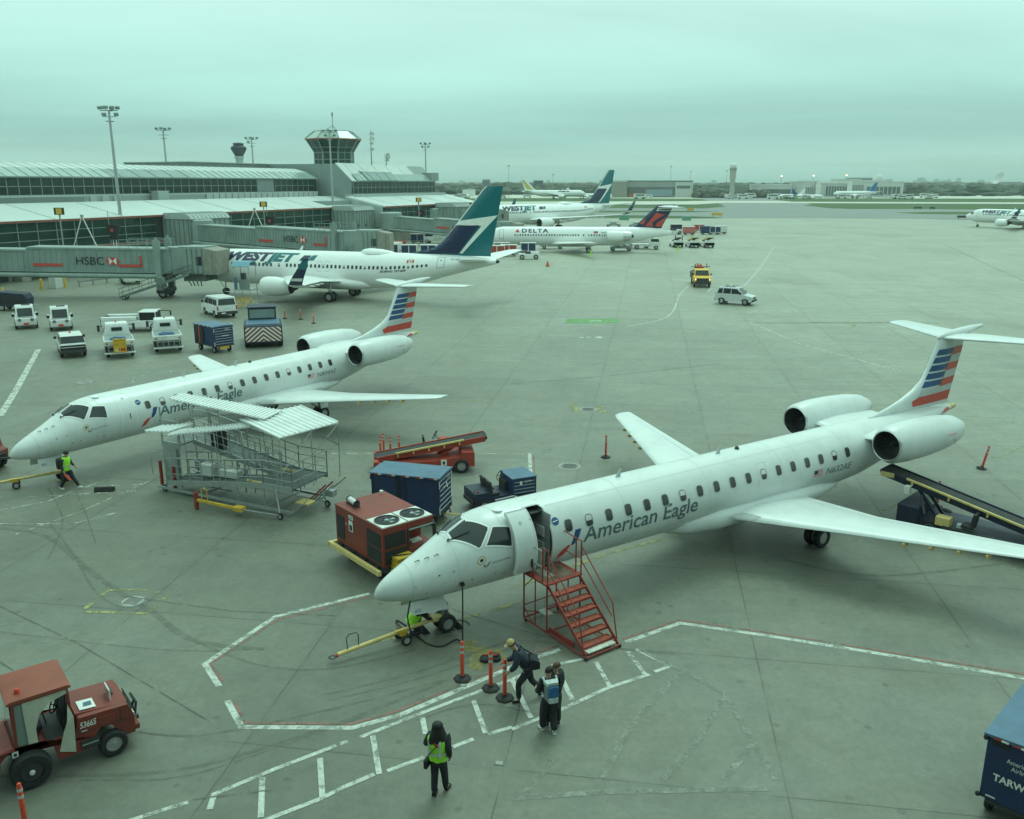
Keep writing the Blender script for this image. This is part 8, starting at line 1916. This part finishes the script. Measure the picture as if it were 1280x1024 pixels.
hb = thing('shoulder_bag', 'small dark bag hanging at the left hip of the woman in the hi-vis vest', 'bag', (*(at(549, 994)[:2] + Vector((-.2, -.0)) if False else (at(549, 994).x - .23, at(549, 994).y - .02)), .80), R(72)); b = MB(); b.bx(-.12, .10, -.04, .05, -.06, .14, CLOTH); b.obj('bag_body', hb, bevel=.02)
# man leaning forward with a cap, walking left
P = dict(pelvis=(0, 0, .93), chest=(.20, 0, 1.28), neck=(.32, 0, 1.48), head=(.41, 0, 1.59), look=(.9, .1, -.45),
         shL=(.27, .20, 1.41), shR=(.25, -.20, 1.40), elL=(.36, .27, 1.13), wrL=(.50, .26, 1.0), elR=(.30, -.24, 1.11), wrR=(.54, -.20, 1.03),
         hipL=(.0, .09, .90), hipR=(0, -.09, .90), knL=(.26, .10, .52), anL=(.24, .10, .10), toeL=(.40, .11, .045), knR=(-.10, -.10, .50), anR=(-.42, -.10, .16), toeR=(-.30, -.11, .05))
a_ = at(655, 879)
t, H = person('man in a yellow cap and dark hooded jacket striding left with his head down', (a_.x + .10, a_.y + .15, 0), R(187), P, NCLOTH, CLOTH, BOOT, hair='short', leg_r=1.0, sleeve=1.45, build=1.4, hood=True)
CAPM = mat('yellow_cap', (.42, .31, .13), .8, var=.1, scale=9)
b = MB(); c = Vector(H(-.01, .055)); fw_ = Vector((.9, .1, -.45)).normalized(); u_ = Vector((.587, 0, .81)).normalized()
b.lathe([(.108, 0), (.107, .04), (.088, .085), (.05, .11), (.005, .118)], c, u_, CAPM, 18); f0 = c + fw_ * .09; sd_ = fw_.cross(u_).normalized()
b.add([f0 + sd_ * .085 + u_ * .01, f0 + sd_ * .06 + fw_ * .09, f0 - sd_ * .06 + fw_ * .09, f0 - sd_ * .085 + u_ * .01, f0 + sd_ * .085 + u_ * .022, f0 + sd_ * .06 + fw_ * .09 + u_ * .01, f0 - sd_ * .06 + fw_ * .09 + u_ * .01, f0 - sd_ * .085 + u_ * .022], [(0, 1, 2, 3), (4, 5, 6, 7), (0, 1, 5, 4), (1, 2, 6, 5), (2, 3, 7, 6), (3, 0, 4, 7)], CAPM); b.obj('cap', t)
b = MB(); b.bx(.0, .14, -.155, .155, .84, .90, OFFW); b.obj('shirt_hem', t, bevel=.03)
bag = thing('shoulder_bag', 'dark bag slung behind the man in the yellow cap', 'bag', (a_.x + .12, a_.y + .10, 0), R(187)); b = MB(); b.prism([(-.26, 1.0), (.0, .96), (.0, 1.22), (-.08, 1.27), (-.26, 1.18)], 'y', -.20, .18, CLOTH); b.obj('bag_body', bag, bevel=.05)
b = MB(); b.path([(-.1, -.15, 1.25), (.1, -.17, 1.38), (.2, -.14, 1.50), (.34, .0, 1.46), (.34, .17, 1.28), (.15, .2, 1.0), (-.1, .15, 1.05)], .018, CLOTH, 6); b.obj('bag_strap', bag)
# young man with a blue and white backpack, seen from behind, and his companion beyond
P = std(1.74, lean=.05, elL=(.05, .26, 1.12), wrL=(.24, .24, 1.08), elR=(.02, -.26, 1.12), wrR=(.10, -.26, .92), anL=(.12, .12, .085), knL=(.10, .11, .49), toeL=(.26, .15, .045), anR=(-.10, -.11, .085), knR=(.02, -.10, .48), toeR=(.04, -.13, .045), look=(.45, .85, -.25))
a_ = at(686, 917)
t, H = person('young man with a blue and white backpack and white shoes, head turned to the left', (a_.x, a_.y + .04, 0), R(106), P, CLOTH, CLOTH, WSHOE, hair='short', leg_r=1.2, sleeve=1.25, build=1.12)
skin('coat_tail', {'a': ((-.02, -.14, .95), (.09, .10)), 'b': ((-.04, -.16, .78), (.09, .10)), 'c': ((-.05, -.16, .66), (.06, .08))}, [['a', 'b', 'c']], 'b', CLOTH, t, 2)
PB = mat('pack_blue', (.03, .13, .30), .8, var=.3, scale=14); PWH = mat('pack_white', (.46, .52, .52), .8, var=.25, scale=12); PGY = mat('pack_grey', (.15, .18, .18), .8, var=.2, scale=10)
bag = thing('backpack', 'blue and white backpack worn by the young man in white shoes', 'bag', (a_.x, a_.y + .04, 0), R(106))
def pk(z0, z1, x0, x1, w0, w1, m, nm, r=.06):
    b = MB(); b.ring([[(x0 + (x1 - x0) * k, q[0] * (w0 + (w1 - w0) * k), (z0 + z1) / 2 + q[1] * (z1 - z0)) for q in rrect(1, 1, .2)] for k in (0, .25, .8, 1)] , m); b.obj(nm, bag)
pk(.98, 1.46, -.13, -.30, .34, .28, PGY, 'pack_body'); pk(1.16, 1.42, -.28, -.345, .27, .24, PB, 'top_pocket'); pk(1.0, 1.14, -.28, -.335, .26, .22, PWH, 'lower_pocket'); pk(1.40, 1.50, -.10, -.27, .36, .26, PWH, 'hood_flap')
b = MB()
for y in (-.15, .15): b.path([(-.14, y, 1.44), (-.02, y * 1.05, 1.52), (.12, y, 1.40), (.16, y, 1.2), (-.10, y * 1.2, 1.05)], .026, PWH, 6)
b.split('strap', bag)
P = std(1.74, elL=(.03, .25, 1.12), wrL=(.16, .22, .95), elR=(0, -.25, 1.12), wrR=(.05, -.24, .9), look=(1, 0, -.3), anL=(.16, .10, .085), knL=(.12, .1, .49), toeL=(.3, .12, .045))
t, H = person('brown haired person in a long dark coat, mostly hidden behind the man with the backpack', (a_.x + .17, a_.y + .30, 0), R(140), P, CLOTH, CLOTH, BOOT, hair='short', leg_r=1.1, sleeve=1.25, build=1.15)
skin('coat_tail', {'a': ((0, 0, .92), (.15, .14)), 'b': ((0, 0, .75), (.15, .14)), 'c': ((0, 0, .58), (.13, .12))}, [['a', 'b', 'c']], 'b', CLOTH, t, 2)
for c_ in t.children:
    if c_.name.startswith('hair'): c_.data.materials[0] = mat('brown_hair', (.09, .05, .03), .7, var=.2, scale=20)
# marshaller walking by the far regional jet
P = dict(pelvis=(0, 0, .95), chest=(.02, 0, 1.27), neck=(.05, 0, 1.49), head=(.09, 0, 1.61), look=(1, 0, -.15), shL=(.03, .19, 1.41), shR=(.03, -.19, 1.41), elL=(.12, .22, 1.14), wrL=(.28, .20, 1.02), elR=(-.06, -.23, 1.13), wrR=(.04, -.24, .88),
         hipL=(0, .09, .92), hipR=(0, -.09, .92), knL=(.20, .09, .54), anL=(.44, .09, .15), toeL=(.57, .10, .12), knR=(-.06, -.09, .50), anR=(-.30, -.09, .11), toeR=(-.17, -.10, .045))
a_ = at(86, 612)
t, H = person('marshaller in a lime vest and dark cap walking right with orange wands in hand', (a_.x, a_.y, 0), R(-8), P, CLOTH, CLOTH, WSHOE, hair='short', leg_r=1.05, sleeve=1.05)
v = vest(t, P, build=1.05); band(t, (.01, 0, 1.10), (0, 0, 1), .18, .20, .05)
b = MB(); b.lathe([(.105, 0), (.10, .05), (.05, .09), (.005, .095)], H(-.01, .06), (0, 0, 1), BLK, 14); b.obj('cap', t)
w_ = thing('signal_wand', 'pair of orange signal wands held by the walking marshaller', 'signal wand', (a_.x, a_.y, 0), R(-8)); b = MB()
for y in (-.28, -.22): b.tube((.04, y, .86), (.09, y, .76), .016, BLK, 8); b.tube((.09, y, .76), (.34, y, .52), .026, ORANGE, 8)
b.obj('wand', w_)
bg = thing('backpack', 'black backpack on the walking marshaller', 'bag', (a_.x, a_.y, 0), R(-8)); b = MB(); b.bx(-.36, -.15, -.17, .17, .95, 1.42, BLK); b.obj('bag_body', bg, bevel=.08)
# ramp worker crouching by the nose gear
P = dict(pelvis=(0, 0, .42), chest=(.22, 0, .66), neck=(.36, 0, .80), head=(.43, 0, .88), look=(1, 0, -.4), shL=(.28, .19, .76), shR=(.28, -.19, .76), elL=(.44, .22, .55), wrL=(.6, .14, .45), elR=(.44, -.22, .55), wrR=(.6, -.12, .42),
         hipL=(0, .09, .40), hipR=(0, -.09, .40), knL=(.34, .16, .48), anL=(.16, .14, .09), toeL=(.30, .15, .045), knR=(.28, -.14, .12), anR=(-.12, -.12, .10), toeR=(-.02, -.12, .045))
t, H = person('ramp worker in hi-vis crouching at the nose wheels of the nearest jet', (-2.95, 23.0, 0), R(25), P, CLOTH, CLOTH, BOOT, hair='short', sleeve=1.1, leg_r=1.1)
vest(t, P)
# ================================================================ middle and far distance
def cart_box(label, loc, rz, m1, m2, L_=2.9, H_=1.55, group='closed carts beyond the jets'):
    t = thing('baggage_cart', label, 'baggage cart', loc, rz, group)
    b = MB(); b.bx(-L_ / 2, L_ / 2, -.75, .75, .45, .45 + H_, m2); b.bx(-L_ / 2, L_ / 2, -.6, .6, .3, .45, DARK); b.obj('body', t, bevel=.03)
    b = MB()
    for x0, x1 in ((-L_ / 2 + .12, -.08), (.08, L_ / 2 - .12)): 
        for s in (-1, 1): b.bx(x0, x1, s * .755 - .01, s * .755 + .01, .6, .35 + H_, m1)
    b.obj('curtain', t, smooth=False); b = MB(); b.bx(-L_ / 2 - .05, L_ / 2 + .05, -.8, .8, .45 + H_, .5 + H_, OFFW if m2 is not BLUE else BLUET); b.obj('roof', t, smooth=False)
    for x in (-.9, .9):
        for y in (-.6, .6): wheel(t, x, y, .22, .15)
    return t
PINK = mat('faded_red_paint', (.50, .13, .12), .5, dirt=.2)
for i, (px, py, m1, m2, rz, lb) in enumerate((
    (660, 317, BLUE, OFFW, 3, 'blue and white cart right behind the low white tractor, left of the red-tailed jet'), (636, 320, REDB, OFFW, 3, 'red curtained cart beside the blue and white cart near the red-tailed jet'), (621, 321, REDB, OFFW, 3, 'red curtained cart tucked behind the big teal tail'), (627, 317, BLUE, OFFW, 5, 'blue cart half hidden behind the red curtained carts'),
    (489, 319, BLUE, OFFW, -2, 'white cart showing a blue side just above the teal-tailed airliner roof'), (512, 320, BLUE, OFFW, -2, 'middle blue sided cart above the teal-tailed airliner roof'), (536, 320, BLUE, OFFW, -2, 'rightmost blue sided cart above the teal-tailed airliner roof'), (522, 304, BLUE, STEEL, 0, 'dark blue cart standing back under the third bridge'),
    (861, 293.5, PINK, PINK, 2, 'faded red cart in the row right of the red and navy tail'), (883, 293, BLUE, BLUE, 2, 'blue cart in the row right of the red and navy tail'), (893, 293, BLUE, OFFW, 2, 'blue and white cart in the row right of the red and navy tail'), (901, 292.5, OFFW, OFFW, 2, 'white cart ending the row right of the red and navy tail'), (873, 290, REDB, OFFW, 2, 'red and white cart at the back of the row right of the red tail'), (845, 290, NAVY, NAVY, 2, 'dark low cart starting the row right of the red and navy tail'))):
    p = at(px, py); cart_box(lb, (p.x, p.y, 0), R(rz), m1, m2)
def low_tractor(label, px, py, rz, group=None):
    p = at(px, py); t = thing('tow_tractor', label, 'tow tractor', (p.x, p.y, 0), R(rz), group)
    b = MB(); b.bx(-1.8, 1.8, -.8, .8, .4, .95, VANW); b.bx(.3, 1.8, -.75, .75, .95, 1.25, VANW); b.obj('body', t, bevel=.05)
    b = MB(); b.bx(-.5, .3, -.7, .7, .95, 1.3, DARK); b.tube((.3, 0, 1.2), (.1, 0, 1.6), .05, DARK); b.bx(-.6, -.45, -.6, .6, .9, 1.6, SEAT); b.obj('seat', t, bevel=.03)
    for x in (-1.2, 1.2):
        for y in (-.75, .75): wheel(t, x, y, .42, .25)
    return t
low_tractor('low white tractor in front of the blue and white cart by the red-tailed jet', 661, 324, 2); low_tractor('white tractor beside the faded red cart row', 843, 293, 4)
def cab_truck(label, px, py, rz, L_=4.5, box=None):
    p = at(px, py); t = thing('service_truck', label, 'service truck', (p.x, p.y, 0), R(rz))
    b = MB(); b.bx(.6, L_ / 2, -1, 1, .5, 1.4, VANW); b.prism([(.6, 1.4), (L_ / 2, 1.4), (L_ / 2 - .5, 2.2), (.6, 2.2)], 'y', -.92, .92, VANW); b.bx(-L_ / 2, .6, -.95, .95, .6, 1.1, OFFW); b.obj('body', t, bevel=.06)
    b = MB(); b.add([(L_ / 2 - .08, -.8, 1.48), (L_ / 2 - .08, .8, 1.48), (L_ / 2 - .42, .75, 2.1), (L_ / 2 - .42, -.75, 2.1)], [(0, 1, 2, 3)], GLASS)
    for s in (-1, 1): b.add([(.8, s * .93, 1.5), (L_ / 2 - .3, s * .93, 1.5), (L_ / 2 - .55, s * .93, 2.05), (.8, s * .93, 2.05)], [(0, 1, 2, 3)], GLASS)
    b.obj('window', t, smooth=False)
    if box: b = MB(); b.bx(-L_ / 2, .5, -1.0, 1.0, 1.1, box, OFFW); b.obj('box', t, bevel=.04)
    for x in (-L_ / 2 + .8, L_ / 2 - .9):
        for y in (-.9, .9): wheel(t, x, y, .42, .25)
    return t
cab_truck('white service truck under the tail of the red-tailed jet', 808, 311.5, -5, 5.5); cab_truck('second white service truck under the tail engine of the red-tailed jet', 797, 310, 178, 5.0, 1.8)
cab_truck('white truck parked under the third bridge behind the teal fin', 547, 304, 170, 6.0, 2.4); cab_truck('white van like truck at the left end of the carts above the teal-tailed airliner roof', 487, 316, 170, 4.6, 2.0)
t = cab_truck('red and white tractor left of the blue sided carts above the airliner roof', 492, 309, 185, 5.2); 
b = MB(); b.bx(-2.6, 2.7, -1.02, 1.02, .6, 1.25, REDB); b.obj('red_side', t, bevel=.04)
def mini_loader(label, px, py, kind):
    p = at(px, py); t = thing('belt_loader', label, 'belt loader', (p.x, p.y, 0), R(-90), 'small white belt loaders standing in a row')
    b = MB(); b.bx(-3, 3, -1.0, 1.0, .45, 1.1, VANW); b.bx(2.4, 3.0, -1.0, 1.0, .45, 1.5, VANW); b.obj('body', t, bevel=.05)
    b = MB(); b.ob((-3.2, 0, 1.0), (3.2, 0, 2.0), .9, .2, BELT)
    for s in (-.55, .55): b.ob((-3.2, s, 1.1), (3.2, s, 2.1), .12, .25, YEL2 if kind else OFFW)
    b.obj('boom', t, smooth=False)
    for s in (-.7, .7): b = MB(); b.bx(2.7, 2.85, s - .08, s + .08, 1.5, 2.5, YEL2 if kind else DARK); b.obj('post', t, smooth=False)
    for x in (-2, 2):
        for y in (-.85, .85): wheel(t, x, y, .42, .28)
    return t
mini_loader('white belt loader leftmost of the row of three right of the red tail', 845, 308.5, 0); mini_loader('white belt loader in the middle of the row of three', 865, 308.8, 1); mini_loader('white belt loader rightmost of the row of three', 883, 308.8, 1)
def scissor(label, px, py, L_=5, rz=0):
    p = at(px, py); t = thing('loader', label, 'cargo loader', (p.x, p.y, 0), R(rz))
    b = MB(); b.bx(-L_ / 2, L_ / 2, -1.1, 1.1, .5, .9, STEEL); b.bx(-L_ / 2, L_ / 2, -1.0, 1.0, 1.5, 1.7, OFFW); b.obj('body', t, bevel=.03)
    b = MB()
    for s in (-1, 1): b.ob((-1.5, s, .8), (1.5, s, 1.6), .1, .1, DARK); b.ob((1.5, s, .8), (-1.5, s, 1.6), .1, .1, DARK)
    b.obj('scissor_arm', t, smooth=False)
    for x in (-1.6, 1.6):
        for y in (-.9, .9): wheel(t, x, y, .35, .2)
scissor('loader platform under the forward belly of the red-tailed jet', 690, 311, 5); scissor('loader under the rear engine of the red-tailed jet', 776, 313.5, 4)
scissor('small dark loader beyond the red-tailed jet roof', 767, 284, 4); scissor('small loader just left of the red and navy fin', 795, 284.5, 3.4)
# green boxes and yellow boards by the taxiway
def box_unit(name, cat, label, px, py, w_, d, h, m, leg=True, dist=None):
    p = at(px, py); t = thing(name, label, cat, (p.x, p.y, 0), 0)
    b = MB(); b.bx(-w_ / 2, w_ / 2, -d / 2, d / 2, .5 if leg else 0, h, m); b.obj('board', t, bevel=.04)
    if leg:
        for x in (-w_ * .4, w_ * .4): b = MB(); b.tube((x, 0, 0), (x, 0, .5), .08, DARK, 6); b.obj('post', t)
GREENB = mat('pale_green_box', (.12, .28, .20), .6, var=.1)
box_unit('equipment_shed', 'shed', 'low pale green shed left of the red and navy fin, by the grass', 780, 275, 3.4, 2, 1.7, GREENB, False); box_unit('equipment_shed', 'shed', 'low grey green shed right of the red and navy fin, by the grass', 858, 275.5, 3.0, 2, 1.4, GREENB, False)
for px, py, lb, w_ in ((896, 271, 'yellow taxiway board nearest the apron edge, right of the red tail', 4.2), (863, 264.5, 'small yellow taxiway board on the grass strip, farther back', 3), (1147, 262, 'black taxiway board at left of the pair near the taxiing airliner', 4), (1165, 262.3, 'black taxiway board at right of the pair near the taxiing airliner', 2.4), (1204, 274, 'low dark taxiway board just left of the taxiing airliner nose', 4.5)):
    box_unit('taxiway_sign', 'sign', lb, px, py, w_, .5, 1.5 if 'yellow' in lb else 1.3, YEL if 'yellow' in lb else DARK)
# ---- far side of the airfield
def along2(px, Y): return (px - 640) / FPX * (Y * .9678)
FARB = mat('far_building_grey', (.26, .27, .26), .8, var=.1, scale=.05); FARW = mat('far_building_pale', (.48, .50, .48), .7, var=.08, scale=.05); FARD = mat('far_building_dark', (.10, .11, .11), .6, var=.2, scale=.1); FARR = mat('far_orange', (.45, .13, .06), .7)
def building(label, px0, px1, Y, h, m, wins=3, roofm=None, depth=40, dark=False, cat='building', name='building'):
    x0, x1 = along2(px0, Y), along2(px1, Y); t = thing(name, label, cat, ((x0 + x1) / 2, Y + depth / 2, 0), 0); w_ = x1 - x0
    b = MB(); b.bx(-w_ / 2, w_ / 2, -depth / 2, depth / 2, -.3, h, m); b.obj('wall', t, smooth=False)
    b = MB(); b.bx(-w_ / 2 - .3, w_ / 2 + .3, -depth / 2 - .3, depth / 2, h, h + h * .06, roofm or FARW); b.obj('roof', t, smooth=False)
    for k in range(wins):
        b = MB(); z0 = h * (.15 + .8 * k / wins); b.bx(-w_ * .47, w_ * .47, -depth / 2 - .25, -depth / 2, z0, z0 + h * .5 / max(wins, 1), FARD); b.obj('window_band', t, smooth=False)
    return t
hg = building('long grey hangar across the runway with an orange strip along its foot', 782, 866, 840, 14.2, FARB, 1, FARD)
w_ = along2(866, 840) - along2(782, 840)
b = MB(); b.bx(-w_ * .5, w_ * .22, -20.5, -20.2, 5.5, 8.5, FARD); b.obj('window_band', hg, smooth=False)
b = MB(); b.bx(-w_ * .45, w_ * -.18, -22.5, -20.1, 0, 3.2, FARR); b.obj('lean_to', hg, smooth=False)
b = MB(); b.bx(w_ * .24, w_ * .5, -21.5, -19.9, 0, 13.6, FARW); b.obj('pale_bay', hg, smooth=False); b = MB(); b.bx(w_ * .26, w_ * .46, -21.8, -21.4, 8, 10.5, FARD); b.obj('window_band', hg, smooth=False)
b = MB(); b.bx(-w_ * .2, w_ * .2, -20.8, -20.3, 1, 7, mat('far_blue_grey', (.22, .28, .32), .7)); b.obj('hangar_door', hg, smooth=False)
building('brown grey block joined to the left end of the long hangar', 762, 784, 830, 14, mat('far_brown', (.24, .23, .19), .8), 0)
building('pale low block behind the left end of the long hangar', 754, 790, 1000, 15, FARB, 2)
ft = building('long pale terminal building across the runway with dark glass bays', 1005, 1130, 830, 13.5, FARW, 0, FARW, 45, name='terminal_building', cat='terminal')
w_ = along2(1130, 830) - along2(1005, 830)
for k, (a, c_, z0, z1) in enumerate(((.02, .17, 2, 9), (.22, .44, 1.5, 10), (.47, .60, 5, 11), (.63, .97, 2, 9.5), (.50, .58, 1, 4.5), (.08, .14, 9.8, 11))):
    b = MB(); b.bx(w_ * (a - .5), w_ * (c_ - .5), -22.9, -22.5, z0, z1, FARD)
    for j in range(9): x = w_ * (a - .5) + (c_ - a) * w_ * j / 8; b.bx(x - .25, x + .25, -23.05, -22.9, z0, z1, FARW)
    b.obj('window', ft, smooth=False)
b = MB(); b.bx(-w_ * .38, -w_ * .33, -23.5, -22, 0, 14.2, OFFW); b.bx(-w_ * .07, -w_ * .02, -23.8, -22, 0, 14.2, OFFW); b.bx(-w_ * .38, -w_ * .02, -23.6, -22, 12.5, 14.3, OFFW); b.obj('white_gate', ft, smooth=False)
b = MB()
for a, c_, h in ((-.1, .12, 16.5), (.2, .38, 15.5), (-.45, -.3, 15)): b.bx(w_ * a, w_ * c_, -12, 12, 13, h, FARW)
b.split('roof_house', ft, smooth=False)
building('low white building with curved end left of the far terminal', 951, 990, 850, 11, FARW, 1, OFFW)
building('grey office block rising behind the far terminal', 1071, 1090, 1150, 18.5, FARB, 3)
building('small blue grey tower block on the left horizon', 603, 612, 1500, 18, mat('far_slate', (.10, .14, .17), .6), 4)
building('dark low building between gold tailed jet and hangar', 668, 679, 1100, 15.5, mat('far_navy', (.03, .07, .14), .6), 2)
building('low pale shed on the left horizon beside the runway', 571, 600, 1050, 7, FARW, 1); building('white round roofed shed near the pier end', 578, 592, 900, 6, OFFW, 0)
building('wide grey shed behind the taxiing airliner', 1178, 1260, 1500, 6, FARW, 0)
rb = random.Random(11)
for k in range(24):
    px = rb.uniform(556, 1290); Y = rb.uniform(1300, 2600); w_ = rb.uniform(6, 26); h = rb.uniform(7, 16)
    words = ['pale', 'grey', 'long', 'squat', 'whitish', 'flat roofed']
    side = 'left of the gold tailed jet' if px < 660 else 'behind the gold tailed jet' if px < 735 else 'behind the long hangar' if px < 870 else 'around the white radar tower' if px < 960 else 'behind the far terminal' if px < 1130 else 'at the right end of the horizon'
    t = building(f'tiny distant building among trees, {side}', px, px + w_, Y, h, rb.choice((FARB, FARW, FARW)), 1, depth=30); t['group'] = 'tiny distant buildings ' + side
# radar tower
x = along2(915.5, 790); t = thing('radar_tower', 'pale radar tower topped by a white dome across the runway', 'radar tower', (x, 790, 0), 0)
b = MB(); b.lathe([(2.5, 0), (2.0, 8), (1.9, 12), (2.7, 18), (2.8, 24)], (0, 0, 0), (0, 0, 1), mat('tower_concrete', (.42, .42, .36), .8), 20); b.obj('shaft', t)
b = MB(); b.lathe([(3.3, 0), (3.3, 1.2)], (0, 0, 24), (0, 0, 1), FARB, 20); b.obj('gallery', t); b = MB(); b.sphere((0, 0, 26.8), 3.0, OFFW, 18); b.obj('dome', t)
x = along2(1099, 900); t = thing('radar_dome', 'white dome on a short stub behind the far terminal roof', 'radar dome', (x, 900, 0), 0); b = MB(); b.tube((0, 0, 0), (0, 0, 16), 1.8, FARB, 10); b.obj('stub', t); b = MB(); b.sphere((0, 0, 18.0), 3.0, OFFW, 14); b.obj('dome', t)
x = along2(1249, 1300); t = thing('satellite_dish', 'big white dish on the right hand horizon', 'dish', (x, 1300, 0), 0); b = MB(); b.lathe([(.3, 0), (5, .8), (9, 3.2)], (0, 0, 18), (-.8, -.2, .5), OFFW, 18, False); b.obj('dish', t); b = MB(); b.tube((0, 0, 0), (0, 0, 18), .9, FARB, 8); b.obj('mast', t)
# tall lit floodlights over the far terminal, thin masts
LIT = mat('lit_flood', (1, .78, .45), emit=2.2)
for px, py, lb in ((976, 221.5, 'leftmost of the three warm lit masts over the far terminal'), (1016, 221, 'middle one of the three warm lit masts over the far terminal'), (1057, 220.5, 'rightmost of the three warm lit masts over the far terminal')):
    Y = 880; z = EYE + (229 - py) * Y / FPX; t = thing('lit_mast', lb, 'floodlight mast', (along2(px, Y), Y, 0), 0, 'warm lit masts over the far terminal')
    b = MB(); b.tube((0, 0, 0), (0, 0, z), .35, FARB, 6, .2); b.obj('pole', t); b = MB(); b.sphere((0, -.6, z + .5), .95, LIT, 10, .6); b.obj('lamp', t)
for px, Y, z, lb in ((636, 700, 26, 'thin mast in front of the gold tailed jet'), (838, 830, 28, 'thin aerial above the long hangar'), (908, 820, 24, 'thin mast left of the white radar tower'), (691, 760, 20, 'thin mast over the gold tailed jet wing'), (863, 900, 24, 'thin aerial at the right end of the long hangar')):
    t = thing('thin_mast', lb, 'mast', (along2(px, Y), Y, 0), 0); b = MB(); b.tube((0, 0, 0), (0, 0, z), .22, FARB, 6, .12); b.bx(-1, 1, -.1, .1, z - .6, z, FARB); b.obj('pole', t)
# small vehicles along the far apron
rv = random.Random(21); vp = None
for k in range(34):
    px = rv.choice((rv.uniform(735, 940), rv.uniform(960, 1180), rv.uniform(560, 660))); Y = rv.uniform(735, 815); x = along2(px, Y)
    where = 'in front of the long hangar' if px < 880 and px > 730 else 'near the foot of the white radar tower' if px < 960 and px >= 880 else 'in front of the far terminal' if px >= 960 else 'left of the gold tailed jet'
    lb = f'tiny pale vehicle {where}, across the runway'
    if vp is None:
        b = MB(); b.bx(-3.2, 3.2, -1.1, 1.1, .5, 1.5, OFFW); b.prism([(-3, 1.5), (3.2, 1.5), (2.4, 2.7), (-3, 2.8)], 'y', -1.0, 1.0, VANW); b.bx(-2.6, 2.2, -1.03, 1.03, 1.7, 2.3, GLASS)
        for xx in (-2, 2): b.tube((xx, -1.15, .5), (xx, 1.15, .5), .5, BLK, 10)
        vp = b.obj('far_vehicle', smooth=False); tag(vp, lb, 'vehicle', 'tiny vehicles ' + where); vp.location = (x, Y, 0)
    else:
        o = vp.copy(); scn.collection.objects.link(o); o.location = (x, Y, 0); o.rotation_euler.z = rv.uniform(-.5, .5); o.scale = (rv.uniform(.7, 1.6),) * 3; o['label'] = lb; o['group'] = 'tiny vehicles ' + where
# woodland: masses of clumps merging on the horizon
TREE = mat('woodland_green', (.062, .080, .050), .95, var=.5, scale=.02); TREE2 = mat('woodland_brown', (.082, .085, .058), .95, var=.4, scale=.03)
def clumps(name, n, x0, x1, Y0, Y1, h0, h1, seed, m, r0=4, r1=11):
    rr = random.Random(seed); b = MB(); base = [(math.cos(a), math.sin(a)) for a in [k * 2 * math.pi / 7 for k in range(7)]]
    vs, fs = [], []
    for k in range(n):
        Y = Y0 + (Y1 - Y0) * rr.random() ** 1.3; px = rr.uniform(x0, x1); x = along2(px, Y); h = rr.uniform(h0, h1); r = rr.uniform(r0, r1) * (1 + Y / 4000); o_ = len(vs)
        for z, f_ in ((0, .7), (h * .45, 1), (h * .8, .75)):
            for c_, s_ in base: q = f_ * rr.uniform(.7, 1.25); vs.append((x + c_ * r * q, Y + s_ * r * q, z + rr.uniform(-.1, .12) * h))
        vs.append((x + rr.uniform(-1, 1), Y, h))
        for j in range(2):
            for i in range(7): a, c_ = o_ + 7 * j + i, o_ + 7 * j + (i + 1) % 7; fs.append((a, c_, c_ + 7, a + 7))
        for i in range(7): fs.append((o_ + 14 + i, o_ + 14 + (i + 1) % 7, o_ + 21))
    b.add(vs, fs, m); o = b.obj(name, smooth=False); o['kind'] = 'stuff'; o['label'] = 'distant mass of trees along the horizon beyond the airfield'; return o
clumps('distant_woodland', 2600, 480, 1500, 1000, 3400, 5, 12, 1, TREE); clumps('distant_woodland', 1500, 480, 1500, 1250, 4200, 6, 15, 2, TREE2)
# bare scrub near the radar tower and hangar
clumps('scrub', 260, 868, 960, 800, 900, 3, 7.5, 4, TREE2, 2, 4); clumps('scrub', 160, 1150, 1500, 900, 1300, 2, 5, 5, TREE, 4, 10)
# city towers far beyond
rc = random.Random(9); sk = []
FOG = mat('city_tower_grey', (.20, .22, .23), .9, var=.08, scale=.02)
for k in range(34):
    px = rc.uniform(1110, 1290) if k < 24 else rc.uniform(560, 1110); Y = 5200; x = along2(px, Y); h = rc.uniform(18, 42) if k < 24 else rc.uniform(12, 28); w_ = rc.uniform(8, 20)
    sd_ = 'at the right end of the horizon' if k < 24 else 'along the hazy middle horizon'
    t = thing('city_tower', 'faint far off tower block ' + sd_, 'tower block', (x, Y + rc.uniform(0, 600), 0), 0, 'faint tower blocks ' + sd_)
    b = MB(); b.bx(-w_, w_, -10, 10, 0, h, FOG); b.bx(-w_ * .5, w_ * .5, -6, 6, h, h + 3, FOG); b.obj('block', t, smooth=False)
# low hills closing the horizon
b = MB(); rr = random.Random(2); n = 90; top = [14 + 8 * math.sin(k * .31) + rr.uniform(-2, 2) for k in range(n + 1)]
ring_ = []
for k in range(n + 1): x = -9000 + 200 * k; ring_.append([(x, 6300, -1), (x, 7000, max(4, top[k])), (x, 8200, -1)])
b.ring(ring_, mat('hill_green', (.10, .13, .10), .95, var=.2, scale=.002), caps=False, closed=False); o = b.obj('hills'); o['kind'] = 'structure'
# ================================================================ haze
m = bpy.data.materials.new('haze_air'); m.use_nodes = True; nt_ = m.node_tree; nt_.nodes.clear()
pv = nt_.nodes.new('ShaderNodeVolumePrincipled'); pv.inputs['Color'].default_value = (.80, .93, .90, 1); pv.inputs['Density'].default_value = 0.00018; pv.inputs['Anisotropy'].default_value = .3
mo = nt_.nodes.new('ShaderNodeOutputMaterial'); nt_.links.new(pv.outputs[0], mo.inputs['Volume'])
b = MB(); b.bx(-9100, 9100, -700, 14100, -1.1, 46, m); o = b.obj('haze', smooth=False); o['kind'] = 'stuff'
